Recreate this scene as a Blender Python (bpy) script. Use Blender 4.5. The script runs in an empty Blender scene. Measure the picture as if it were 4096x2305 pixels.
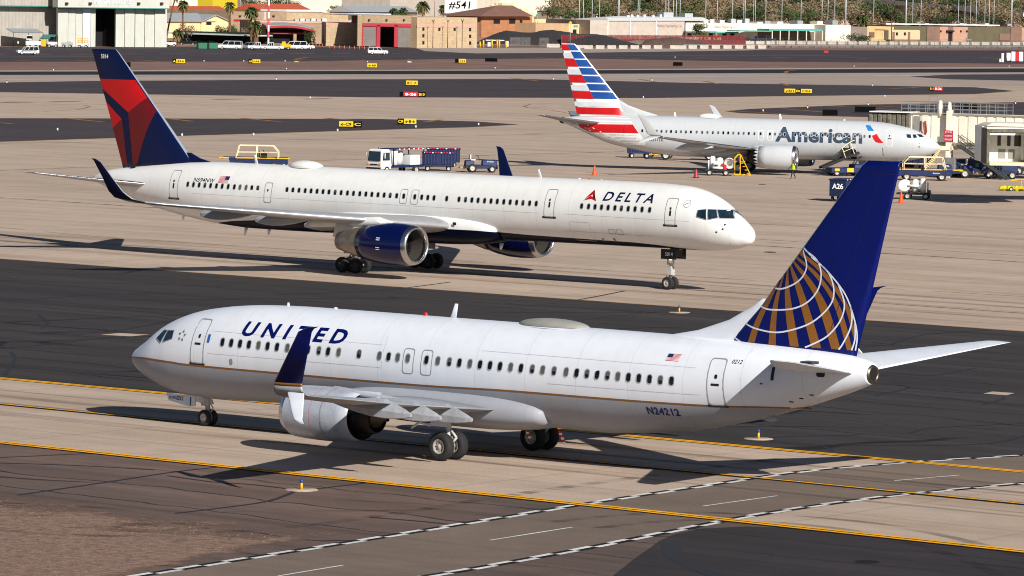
import bpy, bmesh, random
from math import *
from mathutils import Vector, Matrix
random.seed(7)
S = bpy.context.scene
COL = S.collection

# ------------------------------------------------------------------ camera, sky, sun
F, PITCH, ROLL, CH = 18376.77, .0675, .0172, 18.998      # focal length (in 4096ths of the picture width), pitch, roll, height
cam = bpy.data.cameras.new('camera'); cam.sensor_width = 36; cam.lens = F/4096*36
cam.clip_start = 1; cam.clip_end = 9000
co = bpy.data.objects.new('camera', cam); COL.objects.link(co); S.camera = co
r0, u0, f0 = Vector((1, 0, 0)), Vector((0, sin(PITCH), cos(PITCH))), Vector((0, cos(PITCH), -sin(PITCH)))
cr, sr = cos(ROLL), sin(ROLL)
R = r0*cr + u0*sr; U = -r0*sr + u0*cr
m = Matrix((R, U, -f0)).transposed().to_4x4(); m.translation = Vector((0, 0, CH)); co.matrix_world = m
S.render.resolution_x, S.render.resolution_y = 1024, 576; S.cycles.filter_width = 1.05
SAZ, SEL = radians(299), radians(30)
sdir = Vector((cos(SAZ)*cos(SEL), sin(SAZ)*cos(SEL), sin(SEL)))
sl = bpy.data.lights.new('sun', 'SUN'); sl.energy = 5; sl.angle = radians(.5); sl.color = (1, .95, .87)
so = bpy.data.objects.new('sun', sl); COL.objects.link(so); so.rotation_euler = sdir.to_track_quat('Z', 'Y').to_euler()
W = bpy.data.worlds.new('World'); S.world = W; W.use_nodes = True
wt = W.node_tree; sky = wt.nodes.new('ShaderNodeTexSky'); sky.sky_type = 'NISHITA'; sky.sun_disc = False
sky.air_density = .6; sky.dust_density = .3; sky.sun_elevation = SEL; sky.sun_rotation = atan2(sdir.x, sdir.y)
bg = wt.nodes['Background']; bg.inputs[1].default_value = .05; wt.links.new(sky.outputs[0], bg.inputs[0])
S.view_settings.view_transform = 'Standard'; S.view_settings.look = 'None'; S.view_settings.gamma = 1
S.view_settings.exposure = .34

def gp(u, v, z=0.0):
    """ground point (height z) seen at picture point u,v of the 4096 px wide photograph"""
    X = (u-2048)/F; Y = -(v-1152.5)/F
    x = X*cr - Y*sr; up = X*sr + Y*cr
    dy = cos(PITCH)+up*sin(PITCH); dz = -sin(PITCH)+up*cos(PITCH)
    t = (z-CH)/dz
    return Vector((x*t, dy*t, z))
def gd(u, v, z=0.0): return gp(u*1.5901, v*1.5901, z)
def ppm(p): return F/(p[1]*cos(PITCH)-(p[2]-CH)*sin(PITCH))       # photo pixels per metre at a point

# ------------------------------------------------------------------ materials
def lin(h):
    h = h.lstrip('#'); o = []
    for i in (0, 2, 4):
        c = int(h[i:i+2], 16)/255
        o.append(c/12.92 if c <= .04045 else ((c+.055)/1.055)**2.4)
    return tuple(o)+(1,)
MATS = {}
class NT:
    def __init__(s, name):
        s.m = bpy.data.materials.new(name); s.m.use_nodes = True; s.t = s.m.node_tree
        s.b = s.t.nodes['Principled BSDF']
    def n(s, ty, ins=(), **kw):
        n = s.t.nodes.new('ShaderNode'+ty)
        for k, v in kw.items(): setattr(n, k, v)
        for k, v in (ins.items() if isinstance(ins, dict) else enumerate(ins)):
            if v is None: continue
            if hasattr(v, 'is_linked'): s.t.links.new(v, n.inputs[k])
            else: n.inputs[k].default_value = v
        return n
    def m_(s, op, a, b=None, c=None, clamp=False):
        n = s.n('Math', [a, b, c], operation=op); n.use_clamp = clamp; return n.outputs[0]
    def ramp(s, x, lo, hi, a=0., b=1.):
        n = s.n('MapRange', {0: x, 1: lo, 2: hi, 3: a, 4: b}); return n.outputs[0]
    def noise(s, vec, scale, detail=4., rough=.55, dist=0.):
        return s.n('TexNoise', {'Vector': vec, 'Scale': scale, 'Detail': detail, 'Roughness': rough, 'Distortion': dist}).outputs['Fac']
    def mix(s, f, a, b, mode='MIX'):
        n = s.n('Mix', data_type='RGBA', blend_type=mode)
        for i, v in ((0, f), (6, a), (7, b)):
            if hasattr(v, 'is_linked'): s.t.links.new(v, n.inputs[i])
            else: n.inputs[i].default_value = v
        return n.outputs[2]
    def scale(s, col, f):
        return s.n('VectorMath', {0: col, 3: f}, operation='SCALE').outputs[0]
    def obj(s): return s.n('TexCoord').outputs['Object']
    def map(s, vec, rot=0., sc=(1, 1, 1)):
        return s.n('Mapping', {'Vector': vec, 'Rotation': (0, 0, rot), 'Scale': sc}).outputs[0]
    def out(s, col, rough=.6, metal=0., spec=None, bump=None, bd=.05):
        for k, v in (('Base Color', col), ('Roughness', rough), ('Metallic', metal)):
            if hasattr(v, 'is_linked'): s.t.links.new(v, s.b.inputs[k])
            else: s.b.inputs[k].default_value = v
        if spec is not None: s.b.inputs['Specular IOR Level'].default_value = spec
        if bump is not None:
            n = s.n('Bump', {'Height': bump, 'Strength': 1., 'Distance': bd}); s.t.links.new(n.outputs[0], s.b.inputs['Normal'])
        return s.m
def P(name, col, rough=.55, metal=0., var=.12, sc=1.5, coat=0., spec=None):
    if name in MATS: return MATS[name]
    t = NT(name); o = t.obj(); c = lin(col) if isinstance(col, str) else col
    n = t.noise(o, sc, 5.); n2 = t.noise(o, sc*9, 3.)
    f = t.m_('ADD', t.ramp(n, .3, .7, 1-var, 1+var*.5), t.ramp(n2, .3, .7, -var*.35, var*.35))
    t.out(t.scale(tuple(c[:3]), f), t.ramp(n2, .3, .7, max(rough-.06, .02), rough+.06), metal, spec)
    if coat: t.b.inputs['Coat Weight'].default_value = coat; t.b.inputs['Coat Roughness'].default_value = .08
    MATS[name] = t.m; return t.m
TAXI = -.662        # heading of the taxi lanes
def pavement(name, base, alt, kind, dark=.72, ang=TAXI, tint=None):
    t = NT(name); o = t.obj(); r = t.map(o, -ang)
    st = t.noise(t.map(r, 0, (.012, .35, 1)), 1., 6., .6); st2 = t.noise(t.map(r, 0, (.05, 1.6, 1)), 1., 5., .6)
    big = t.noise(o, .05, 7., .65, 1.); med = t.noise(o, .6, 5.); fine = t.noise(o, 9., 3., .8)
    col = t.mix(t.ramp(big, .35, .68), lin(base), lin(alt))
    a_ = kind == 'asphalt'
    f = t.m_('MULTIPLY', t.ramp(st, .35, .62, .74 if a_ else .9, 1.16 if a_ else 1.04), t.ramp(st2, .3, .7, .86 if a_ else .93, 1.1 if a_ else 1.05))
    f = t.m_('MULTIPLY', f, t.ramp(med, .3, .7, .94, 1.05)); f = t.m_('MULTIPLY', f, t.ramp(fine, .3, .7, .86, 1.13))
    sx = t.n('SeparateXYZ', [r]).outputs
    if kind == 'concrete':
        wob = t.noise(o, .15, 2.)
        for ax, per, w in ((0, 7.6, .012), (1, 7.6, .012)):
            fr = t.m_('FRACT', t.m_('DIVIDE', sx[ax], per)); d = t.m_('ABSOLUTE', t.m_('SUBTRACT', fr, .5))
            f = t.m_('MULTIPLY', f, t.ramp(d, .5-w*1.3, .5-w*.4, 1., .82))
        rub = t.noise(t.map(r, 0, (.02, .12, 1)), 1., 5., .6)
        f = t.m_('MULTIPLY', f, t.ramp(rub, .52, .74, 1., .86)); col = t.mix(t.ramp(t.noise(t.map(r, 0, (.03, .22, 1)), 1., 5., .65), .5, .68), col, lin('#a8937f'))
        oil = t.noise(t.map(r, 0, (.5, 1, 1)), .3, 4., .6); f = t.m_('MULTIPLY', f, t.ramp(oil, .66, .74, 1., .7)); pat = t.n('TexBrick', {'Vector': r, 'Color1': (1, 1, 1, 1), 'Color2': (.9, .9, .9, 1), 'Mortar': (.95, .95, .95, 1), 'Scale': 1., 'Mortar Size': .01, 'Brick Width': 7.6, 'Row Height': 7.6, 'Bias': -.55}, offset=0.).outputs[0]; f = t.m_('MULTIPLY', f, pat)
    elif kind == 'asphalt':
        wv = t.noise(o, .1, 3.); wv2 = t.noise(o, .5, 3.)
        y = t.m_('ADD', t.m_('DIVIDE', sx[1], 4.1), t.m_('ADD', t.m_('MULTIPLY', wv, .9), t.m_('MULTIPLY', wv2, .12)))
        d = t.m_('ABSOLUTE', t.m_('SUBTRACT', t.m_('FRACT', y), .5)); msk = t.ramp(t.noise(t.map(r, 0, (.02, .2, 1)), 1., 2.), .34, .46, 0, 1)
        f = t.m_('MULTIPLY', f, t.m_('SUBTRACT', 1., t.m_('MULTIPLY', t.ramp(d, .472, .484, 0, dark), msk)))
        dv = t.n('VectorMath', {0: o, 1: t.n('TexNoise', {'Vector': o, 'Scale': .25, 'Detail': 4.}).outputs['Color']}, operation='ADD').outputs[0]
        vo = t.n('TexVoronoi', {'Vector': t.map(dv, -ang, (.45, 1, 1)), 'Scale': .085}, feature='DISTANCE_TO_EDGE').outputs['Distance']
        ms2 = t.ramp(t.noise(o, .07, 2.), .42, .5, 0, 1)
        f = t.m_('MULTIPLY', f, t.m_('SUBTRACT', 1., t.m_('MULTIPLY', t.ramp(vo, .006, .013, dark, 0), ms2)))
    elif kind == 'gravel':
        f = t.m_('MULTIPLY', f, t.ramp(t.noise(o, 3., 6., .8), .3, .7, .6, 1.35)); 
    MATS[name] = t.out(t.scale(col, f), t.ramp(big, .3, .7, .78, .95), 0, .25, fine, .01)
    return t.m

# ------------------------------------------------------------------ mesh building
class MB:
    def __init__(s): s.v = []; s.f = []; s.m = []; s.cur = 0; s.M = None; s.sm = []; s.smooth = False
    def mat(s, i): s.cur = i; return s
    def av(s, p):
        p = Vector(p)
        if s.M is not None: p = s.M @ p
        s.v.append(p); return len(s.v)-1
    def af(s, ids): s.f.append(tuple(ids)); s.m.append(s.cur); s.sm.append(s.smooth)
    def poly(s, pts): s.af([s.av(p) for p in pts]); return s
    def box(s, c, d, taper=(1, 1), rz=0, bev=0.):
        """box centred at c, size d; the top face scaled by taper"""
        c = Vector(c); hx, hy, hz = d[0]/2, d[1]/2, d[2]/2; rm = Matrix.Rotation(rz, 3, 'Z')
        if bev > 0:
            rings = []
            for z, ins in ((-hz, bev), (-hz+bev, 0), (hz-bev, 0), (hz, bev)):
                k = (z+hz)/(2*hz); tx, ty = 1+(taper[0]-1)*k, 1+(taper[1]-1)*k; ax, ay = hx*tx-ins, hy*ty-ins; b = bev
                rings.append([c+rm@Vector(q) for q in ((-ax+b, -ay, z), (ax-b, -ay, z), (ax, -ay+b, z), (ax, ay-b, z), (ax-b, ay, z), (-ax+b, ay, z), (-ax, ay-b, z), (-ax, -ay+b, z))])
            return s.loft(rings)
        P8 = [c+rm@Vector((x*hx*(taper[0] if z > 0 else 1), y*hy*(taper[1] if z > 0 else 1), z*hz)) for z in (-1, 1) for x, y in ((-1, -1), (1, -1), (1, 1), (-1, 1))]
        i = [s.av(p) for p in P8]
        for q in ((3, 2, 1, 0), (4, 5, 6, 7), (0, 1, 5, 4), (1, 2, 6, 5), (2, 3, 7, 6), (3, 0, 4, 7)): s.af([i[k] for k in q])
        return s
    def loft(s, rings, caps=True, closed=True):
        ids = [[s.av(p) for p in r] for r in rings]; n = len(rings[0])
        for a, b in zip(ids, ids[1:]):
            for k in range(n if closed else n-1): s.af((a[k], a[(k+1) % n], b[(k+1) % n], b[k]))
        if caps: s.af(ids[0][::-1]); s.af(ids[-1])
        return s
    def cyl(s, p0, p1, r0_, r1_=None, n=10, caps=True):
        p0, p1 = Vector(p0), Vector(p1); r1_ = r0_ if r1_ is None else r1_
        d = (p1-p0); q = d.to_track_quat('Z', 'X').to_matrix()
        ring = lambda p, r: [p+q@Vector((r*cos(2*pi*k/n), r*sin(2*pi*k/n), 0)) for k in range(n)]
        old = s.smooth; s.smooth = n > 7; s.loft([ring(p0, r0_), ring(p1, r1_)], False); s.smooth = old
        if caps:
            s.poly(ring(p0, r0_)[::-1]); s.poly(ring(p1, r1_))
        return s
    def tube(s, pts, r, n=6):
        for a, b in zip(pts, pts[1:]): s.cyl(a, b, r, r, n)
        return s
    def lathe(s, prof, o=(0, 0, 0), ax='x', n=32, zs=1., caps=False):
        """profile of (position along axis, radius)"""
        o = Vector(o); rings = []
        for a, r in prof:
            ring = []
            for k in range(n):
                c_, s_ = cos(2*pi*k/n)*r, sin(2*pi*k/n)*r
                ring.append(o+(Vector((a, c_, s_*zs)) if ax == 'x' else Vector((c_, a, s_*zs)) if ax == 'y' else Vector((c_, s_, a))))
            rings.append(ring)
        old = s.smooth; s.smooth = True; s.loft(rings, caps); s.smooth = old; return s
    def ell(s, c, d, n=12, m_=8, half=False):
        c = Vector(c); rings = []; old = s.smooth; s.smooth = True
        for j in range(m_+1):
            a = (-pi/2 if not half else 0)+(pi if not half else pi/2)*j/m_
            rings.append([c+Vector((d[0]*cos(a)*cos(2*pi*k/n), d[1]*cos(a)*sin(2*pi*k/n), d[2]*sin(a))) for k in range(n)])
        s.loft(rings, False); s.smooth = old; return s
    def extr(s, prof, y0, y1, ins=0.):
        """side profile of (x,z) extruded from y0 to y1; ins narrows points above the first ones"""
        a = [s.av((x, y0, z)) for x, z in prof]; b = [s.av((x, y1, z)) for x, z in prof]; n = len(prof)
        s.af(a); s.af(b[::-1])
        for k in range(n): s.af((a[(k+1) % n], a[k], b[k], b[(k+1) % n]))
        return s
    def build(s, name, mats, parent=None, recalc=True):
        me = bpy.data.meshes.new(name); me.from_pydata(s.v, [], s.f)
        for m_ in (mats if isinstance(mats, (list, tuple)) else [mats]): me.materials.append(m_)
        me.polygons.foreach_set('material_index', s.m); me.polygons.foreach_set('use_smooth', s.sm)
        if recalc:
            b = bmesh.new(); b.from_mesh(me); bmesh.ops.remove_doubles(b, verts=b.verts, dist=1e-5)
            bmesh.ops.recalc_face_normals(b, faces=b.faces); b.to_mesh(me); b.free()
        me.update(); o = bpy.data.objects.new(name, me); COL.objects.link(o)
        if parent: o.parent = parent
        return o
def tag(o, label, cat, group=None, kind=None):
    if label: o['label'] = label
    if cat: o['category'] = cat
    if group: o['group'] = group
    if kind: o['kind'] = kind
    return o
def root(name, loc, rz, label, cat, group=None):
    o = bpy.data.objects.new(name, None); COL.objects.link(o); o.empty_display_size = .5
    o.location = loc; o.rotation_euler = (0, 0, rz); return tag(o, label, cat, group)
def dup(r, loc=None, rz=None, label=None, group=None, sc=None):
    c = r.copy(); COL.objects.link(c)
    if loc is not None: c.location = loc
    if rz is not None: c.rotation_euler = (0, 0, rz)
    if label: c['label'] = label
    if group: c['group'] = group
    if sc is not None: c.scale = (sc, sc, sc) if not isinstance(sc, tuple) else sc
    for ch in [x for x in bpy.data.objects if x.parent == r]:
        d = ch.copy(); COL.objects.link(d); d.parent = c
        for g in [x for x in bpy.data.objects if x.parent == ch]:
            e = g.copy(); COL.objects.link(e); e.parent = d
    return c

# ------------------------------------------------------------------ lettering
def glyphs(text, x0, x1, z0, h, shear=0., bold=0., sp=1., flipx=False, wide=None):
    """triangles (lists of (x,z)) of a line of text spanning x0..x1 with capitals h high on base line z0"""
    cu = bpy.data.curves.new('t', 'FONT'); cu.body = text; cu.shear = 0; cu.offset = bold; cu.space_character = sp; cu.resolution_u = 3; cu.fill_mode = 'FRONT'
    ob = bpy.data.objects.new('t', cu); COL.objects.link(ob)
    me = bpy.data.meshes.new_from_object(ob.evaluated_get(bpy.context.evaluated_depsgraph_get()))
    vs = [v.co.copy() for v in me.vertices]; fs = [tuple(p.vertices) for p in me.polygons]
    bpy.data.objects.remove(ob); bpy.data.curves.remove(cu); bpy.data.meshes.remove(me)
    cap = .729 if any(c.isupper() or c.isdigit() for c in text) else max(v.y for v in vs)
    for v in vs: v.x += v.y*shear
    a, b = min(v.x for v in vs), max(v.x for v in vs)
    k = h/cap; kx = (x1-x0)/(b-a) if wide is None else wide*k*(1 if x1 > x0 else -1)
    pts = [(x0+(v.x-a)*kx, z0+v.y*k) for v in vs]
    return [[pts[i] for i in f] for f in fs]
def decal(name, polys, mats, surf, side, parent, eps=.012, step=.3, idx=None):
    """flat outlines (x,z) laid on the curved surface y = side*(surf(x,z)+eps)"""
    b = bmesh.new()
    for k, pl_ in enumerate(polys):
        vv = [b.verts.new((x, 0, z)) for x, z in pl_]
        try: f = b.faces.new(vv)
        except ValueError: continue
        f.material_index = idx[k] if idx else 0
    bmesh.ops.triangulate(b, faces=b.faces[:], ngon_method='EAR_CLIP')
    if step:
        for ax in (0, 2):
            lo = min(v.co[ax] for v in b.verts); hi = max(v.co[ax] for v in b.verts)
            k = ceil((lo+1e-4)/step)
            st = step if (hi-lo)/step < 60 else (hi-lo)/60
            k = ceil((lo+1e-4)/st)
            while k*st < hi-1e-4:
                c_ = [0, 0, 0]; c_[ax] = k*st; n_ = [0, 0, 0]; n_[ax] = 1
                bmesh.ops.bisect_plane(b, geom=b.verts[:]+b.edges[:]+b.faces[:], plane_co=c_, plane_no=n_, dist=1e-5); k += 1
    for v in b.verts: v.co.y = side*(surf(v.co.x, v.co.z)+eps)
    for f in b.faces:
        f.normal_update(); f.smooth = True
        if f.normal.y*side < 0: f.normal_flip()
    me = bpy.data.meshes.new(name); b.to_mesh(me); b.free()
    for m_ in (mats if isinstance(mats, (list, tuple)) else [mats]): me.materials.append(m_)
    o = bpy.data.objects.new(name, me); COL.objects.link(o); o.parent = parent; return o
def rrect(x, z, w, h, r, n=4, lean=0.):
    o = []
    for cx, cz, a in ((x+w/2-r, z+h/2-r, 0), (x-w/2+r, z+h/2-r, 90), (x-w/2+r, z-h/2+r, 180), (x+w/2-r, z-h/2+r, 270)):
        for k in range(n+1):
            t = radians(a+90*k/n); zz = cz+r*sin(t); o.append((cx+r*cos(t)+lean*(zz-z), zz))
    return o
def ringpolys(outer, inner):
    n = len(outer); return [[outer[k], outer[(k+1) % n], inner[(k+1) % n], inner[k]] for k in range(n)]
def stroke(pts, w):
    """band of width w along a line of (x,z) points"""
    L, Rr = [], []
    for i, p in enumerate(pts):
        a = pts[max(i-1, 0)]; c_ = pts[min(i+1, len(pts)-1)]; dx, dz = c_[0]-a[0], c_[1]-a[1]; l = hypot(dx, dz) or 1
        L.append((p[0]-dz/l*w/2, p[1]+dx/l*w/2)); Rr.append((p[0]+dz/l*w/2, p[1]-dx/l*w/2))
    return [[L[i], L[i+1], Rr[i+1], Rr[i]] for i in range(len(pts)-1)]
def bez(pts, n=24):
    """Catmull-Rom curve through points"""
    p = [pts[0]]+list(pts)+[pts[-1]]; o = []
    for i in range(1, len(p)-2):
        for k in range(n):
            t = k/n; q = []
            for d in range(len(pts[0])):
                a, b, c_, e = p[i-1][d], p[i][d], p[i+1][d], p[i+2][d]
                q.append(.5*(2*b+(c_-a)*t+(2*a-5*b+4*c_-e)*t*t+(3*b-a-3*c_+e)*t**3))
            o.append(tuple(q))
    o.append(tuple(pts[-1])); return o

# ------------------------------------------------------------------ aircraft
ST = {
'u': [(0,2.62,2.52,.06),(.18,2.91,2.36,.40),(.6,3.18,2.04,.76),(1.2,3.53,1.78,1.08),(1.7,3.88,1.58,1.27),(2.15,4.16,1.44,1.40),(2.63,4.39,1.33,1.50),(3.22,4.61,1.25,1.61),(4,4.83,1.21,1.71),(4.8,4.98,1.19,1.78),(6,5.14,1.20,1.84),(7.5,5.26,1.24,1.88),(10,5.33,1.29,1.88),(18,5.35,1.32,1.88),(25.5,5.37,1.33,1.88),(27.1,5.37,1.42,1.87),(29,5.37,1.62,1.83),(30.9,5.36,1.94,1.71),(33,5.34,2.42,1.48),(34.5,5.29,2.85,1.25),(35.9,5.21,3.30,.98),(37.0,5.12,3.68,.72),(37.7,5.0,3.95,.52),(38.02,4.88,4.1,.4)],
'd': [(0,3.5,3.4,.06),(.11,3.90,3.16,.38),(.53,4.32,2.94,.78),(.95,4.62,2.80,1.02),(1.68,5.17,2.65,1.30),(2.25,5.56,2.58,1.47),(2.98,5.93,2.54,1.62),(3.8,6.22,2.53,1.73),(4.8,6.41,2.53,1.81),(6.4,6.50,2.52,1.87),(8,6.53,2.51,1.88),(13.5,6.52,2.48,1.88),(20,6.48,2.42,1.88),(37,6.46,2.16,1.88),(40,6.45,2.17,1.88),(43,6.43,2.34,1.84),(46.15,6.29,2.71,1.66),(48.3,6.10,3.08,1.42),(50.4,5.87,3.48,1.14),(52.5,5.62,4.06,.78),(53.6,5.41,4.42,.5),(54.3,5.17,4.68,.28),(54.6,5.05,4.9,.12)],
'a': [(0,2.98,2.9,.06),(.12,3.18,2.7,.3),(.5,3.56,2.40,.68),(.96,3.86,2.14,.95),(1.55,4.18,1.92,1.2),(2.14,4.48,1.77,1.38),(3.03,4.80,1.6,1.56),(4.17,5.06,1.5,1.72),(5.2,5.24,1.46,1.80),(6.3,5.36,1.44,1.85),(8,5.42,1.43,1.88),(15,5.42,1.43,1.88),(25.5,5.44,1.43,1.88),(28.3,5.45,1.6,1.86),(31.4,5.44,2.1,1.68),(33.6,5.40,2.6,1.42),(35.7,5.28,3.45,1.08),(37.2,5.16,4.1,.72),(38.2,5.0,4.5,.42),(38.6,4.9,4.7,.2)]}
def pchip(xs, ys, x):
    n = len(xs); h = [xs[i+1]-xs[i] for i in range(n-1)]; d = [(ys[i+1]-ys[i])/h[i] for i in range(n-1)]
    i = 0
    while i < n-2 and xs[i+1] < x: i += 1
    def mm(i):
        if i == 0: return d[0]
        if i == n-1: return d[-1]
        if d[i-1]*d[i] <= 0: return 0.
        w1, w2 = 2*h[i]+h[i-1], h[i]+2*h[i-1]; return (w1+w2)/(w1/d[i-1]+w2/d[i])
    t = min(max((x-xs[i])/h[i], 0), 1)
    return (2*t**3-3*t*t+1)*ys[i]+(t**3-2*t*t+t)*h[i]*mm(i)+(-2*t**3+3*t*t)*ys[i+1]+(t**3-t*t)*h[i]*mm(i+1)
def sect(pl, x):
    T = ST[pl]; xs = [s[0] for s in T]; return [pchip(xs, [s[k] for s in T], x) for k in (1, 2, 3)]
def ys(pl):
    def f(x, z):
        a, b, w = sect(pl, x); c = (a+b)/2; q = (z-c)/max((a-b)/2, .01); return w*sqrt(max(0, 1-q*q))
    return f
def fuselage(pl, mat_, parent):
    T = ST[pl]; L = T[-1][0]; xs = []; x = 0
    while x < L: xs.append(x); x += .04 if x < .6 else .08 if x < 3.6 else .25 if x < 8 or x > L*.65 else .8
    xs.append(L); b = MB(); b.smooth = True; n = 72; rings = []
    for x in xs:
        a, c, w = sect(pl, x); zc, h = (a+c)/2, (a-c)/2
        rings.append([(x, w*cos(2*pi*k/n), zc+h*sin(2*pi*k/n)) for k in range(n)])
    return b.loft(rings).build('fuselage', mat_, parent)
SS = [0, .006, .02, .05, .1, .17, .26, .36, .48, .6, .72, .84, .93, 1.]
def yt(s): return 5*.2*(.2969*sqrt(s)-.126*s-.3516*s*s+.2843*s**3-.1036*s**4)*.98+.004*s      # half thickness, 1 = .1 at the thickest
def foil(b, secs, le=None, nle=3):
    """secs: (LE point, TE point, half thickness, thickness direction)"""
    rings = []
    for A, B, th, nv in secs:
        A, B, nv = Vector(A), Vector(B), Vector(nv).normalized()
        up = [A.lerp(B, s)+nv*(yt(s)*10*th) for s in SS]; lo = [A.lerp(B, s)-nv*(yt(s)*10*th) for s in SS[1:-1]]
        rings.append(up+lo[::-1])
    b.smooth = True; i0 = len(b.f); b.loft(rings)
    if le is not None:
        n = len(rings[0])
        for k in range(len(secs)-1):
            for j in range(n):
                if j < nle or j >= n-nle: b.m[i0+k*n+j] = le
    return b
class Fin:
    """upright surface given by levels (z, LE x, TE x, half thickness)"""
    def __init__(s, lv): s.lv = lv
    def at(s, z):
        L = s.lv; z = min(max(z, L[0][0]), L[-1][0]); i = 0
        while i < len(L)-2 and L[i+1][0] < z: i += 1
        t = (z-L[i][0])/(L[i+1][0]-L[i][0]); return [L[i][k]*(1-t)+L[i+1][k]*t for k in (1, 2, 3)]
    def y(s, x, z):
        a, b, th = s.at(z); q = min(max((x-a)/(b-a), 0), 1)
        for i in range(len(SS)-1):
            if q <= SS[i+1]: t = (q-SS[i])/(SS[i+1]-SS[i]); return 10*th*(yt(SS[i])*(1-t)+yt(SS[i+1])*t)
        return 0.
    def build(s, name, mats, parent, lmin=0, lmax=99, le=None):
        b = MB(); foil(b, [((a, 0, z), (c, 0, z), th, (0, 1, 0)) for z, a, c, th in s.lv[lmin:lmax]], le, 2); return b.build(name, mats, parent)

RUB = P('tyre_rubber', '#202022', .85, var=.25, sc=4); RIM = P('wheel_rim', '#b9b6ae', .45, .2, var=.3, sc=6)
STEEL = P('bright_metal', '#c9c9cc', .24, 1., var=.08, sc=2); DARKM = P('dark_metal', '#3a3a3c', .45, .7, var=.3, sc=5)
GEARM = P('gear_paint', '#b8bab8', .5, .1, var=.2, sc=6); HOT = P('exhaust_metal', '#6b6259', .38, .9, var=.35, sc=3)
BLACK = P('black_rubber', '#0d0d0f', .7); GLASS = P('cabin_window_glass', '#0a1420', .12, var=.5, sc=.9, spec=.5); CGLASS = P('cockpit_glass', '#1b2f3c', .06, var=.5, sc=2., spec=.9)
SHADE = P('window_shade', '#54585a', .5, var=.2); SEAM = P('panel_seam', '#8d8d92', .6); WFRAME = P('window_frame_metal', '#a3a39b', .45)
RED = P('red_paint', '#c01420', .45); YEL = P('yellow_paint', '#e8b210', .5, var=.15); WHITE = P('white_paint', '#e4e4e2', .4, var=.1); CREAM = P('cream_paint', '#e3d3ae', .5, var=.12)
NAVY = P('navy_paint', '#082252', .45, var=.3, sc=2.); TXTW = P('white_lettering', '#e8e8e8', .5)

def wheel(parent, c, r, w, side, rimr=.52, rim=RIM):
    """wheel with its axle along y; side = which side its hub face shows"""
    b = MB(); h = w/2
    b.lathe([(-h*.8, r*.5), (-h, r*.62), (-h, r*.82), (-h*.8, r*.94), (-h*.45, r*.99), (h*.45, r*.99), (h*.8, r*.94), (h, r*.82), (h, r*.62), (h*.8, r*.5)], c, 'y', 28)
    t = b.build('tyre', RUB, parent)
    b = MB(); q = rimr*r
    for sg in (-1, 1):
        b.lathe([(sg*h*.82, q*1.04), (sg*h*.9, q*.98), (sg*h*.62, q*.86), (sg*h*.5, q*.45), (sg*h*.75, q*.3), (sg*h*.8, .001)], c, 'y', 20)
        b.mat(1)
        for k in range(8):
            a = 2*pi*k/8; b.lathe([(sg*(h*.6), q*.09), (sg*(h*.62), .001)], (c[0]+q*.66*cos(a), c[1], c[2]+q*.66*sin(a)), 'y', 6)
        b.mat(0)
    b.build('rim', [rim, DARKM], parent)
def strut(parent, name, segs, mats=None):
    b = MB()
    for p0, p1, r, n in segs: b.cyl(p0, p1, r, r, n)
    return b
def nose_gear(pr, x, zt, r, w, off, door_mats=None):
    b = MB(); b.cyl((x-.1, 0, zt), (x, 0, r+.35), .12, .11, 12).cyl((x, 0, r+.4), (x, 0, r), .075, .075, 10).cyl((x, -off, r), (x, off, r), .05, .05, 8)
    b.cyl((x-.05, -.16, r+.62), (x-.05, .16, r+.62), .045).tube([(x+.04, 0, r+.7), (x+.3, 0, r+.42), (x+.04, 0, r+.06)], .028, 6)
    b.cyl((x-.05, 0, zt-.3), (x-.9, 0, zt), .05, .05, 8).box((x-.1, 0, r+.95), (.14, .34, .22)).box((x-.16, 0, r+.55), (.2, .3, .12))
    g = b.build('nose_gear', [GEARM], pr)
    for s in (-1, 1): wheel(g, (x, s*off, r), r, w, s, .55)
    return g
def main_gear(pr, x, y, zt, r, w, off, bogie=0., rim=None):
    b = MB(); zz = r+(.1 if bogie else 0)
    b.cyl((x-.1, y, zt), (x, y, zz+.55), .15, .14, 14).cyl((x, y, zz+.6), (x, y, zz), .1, .1, 12)
    b.cyl((x, y, zz+1.0), (x-.15, y-.9*(1 if y > 0 else -1), zt), .07, .07, 8).tube([(x+.1, y, zz+.65), (x+.42, y, zz+.35), (x+.08, y, zz)], .05, 8)
    ax = (-bogie/2, bogie/2) if bogie else (0,)
    if bogie: b.cyl((x-bogie/2, y, r), (x+bogie/2, y, r), .11, .11, 10)
    for a in ax: b.cyl((x+a, y-off, r), (x+a, y+off, r), .075, .075, 10)
    b.cyl((x, y-.22, zz+.3), (x, y+.22, zz+.3), .06, .06, 8)
    g = b.build('main_gear', [GEARM], pr)
    for a in ax:
        for s in (-1, 1): wheel(g, (x+a, y+s*off, r), r, w, s, .5, rim or RIM)
    return g
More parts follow.
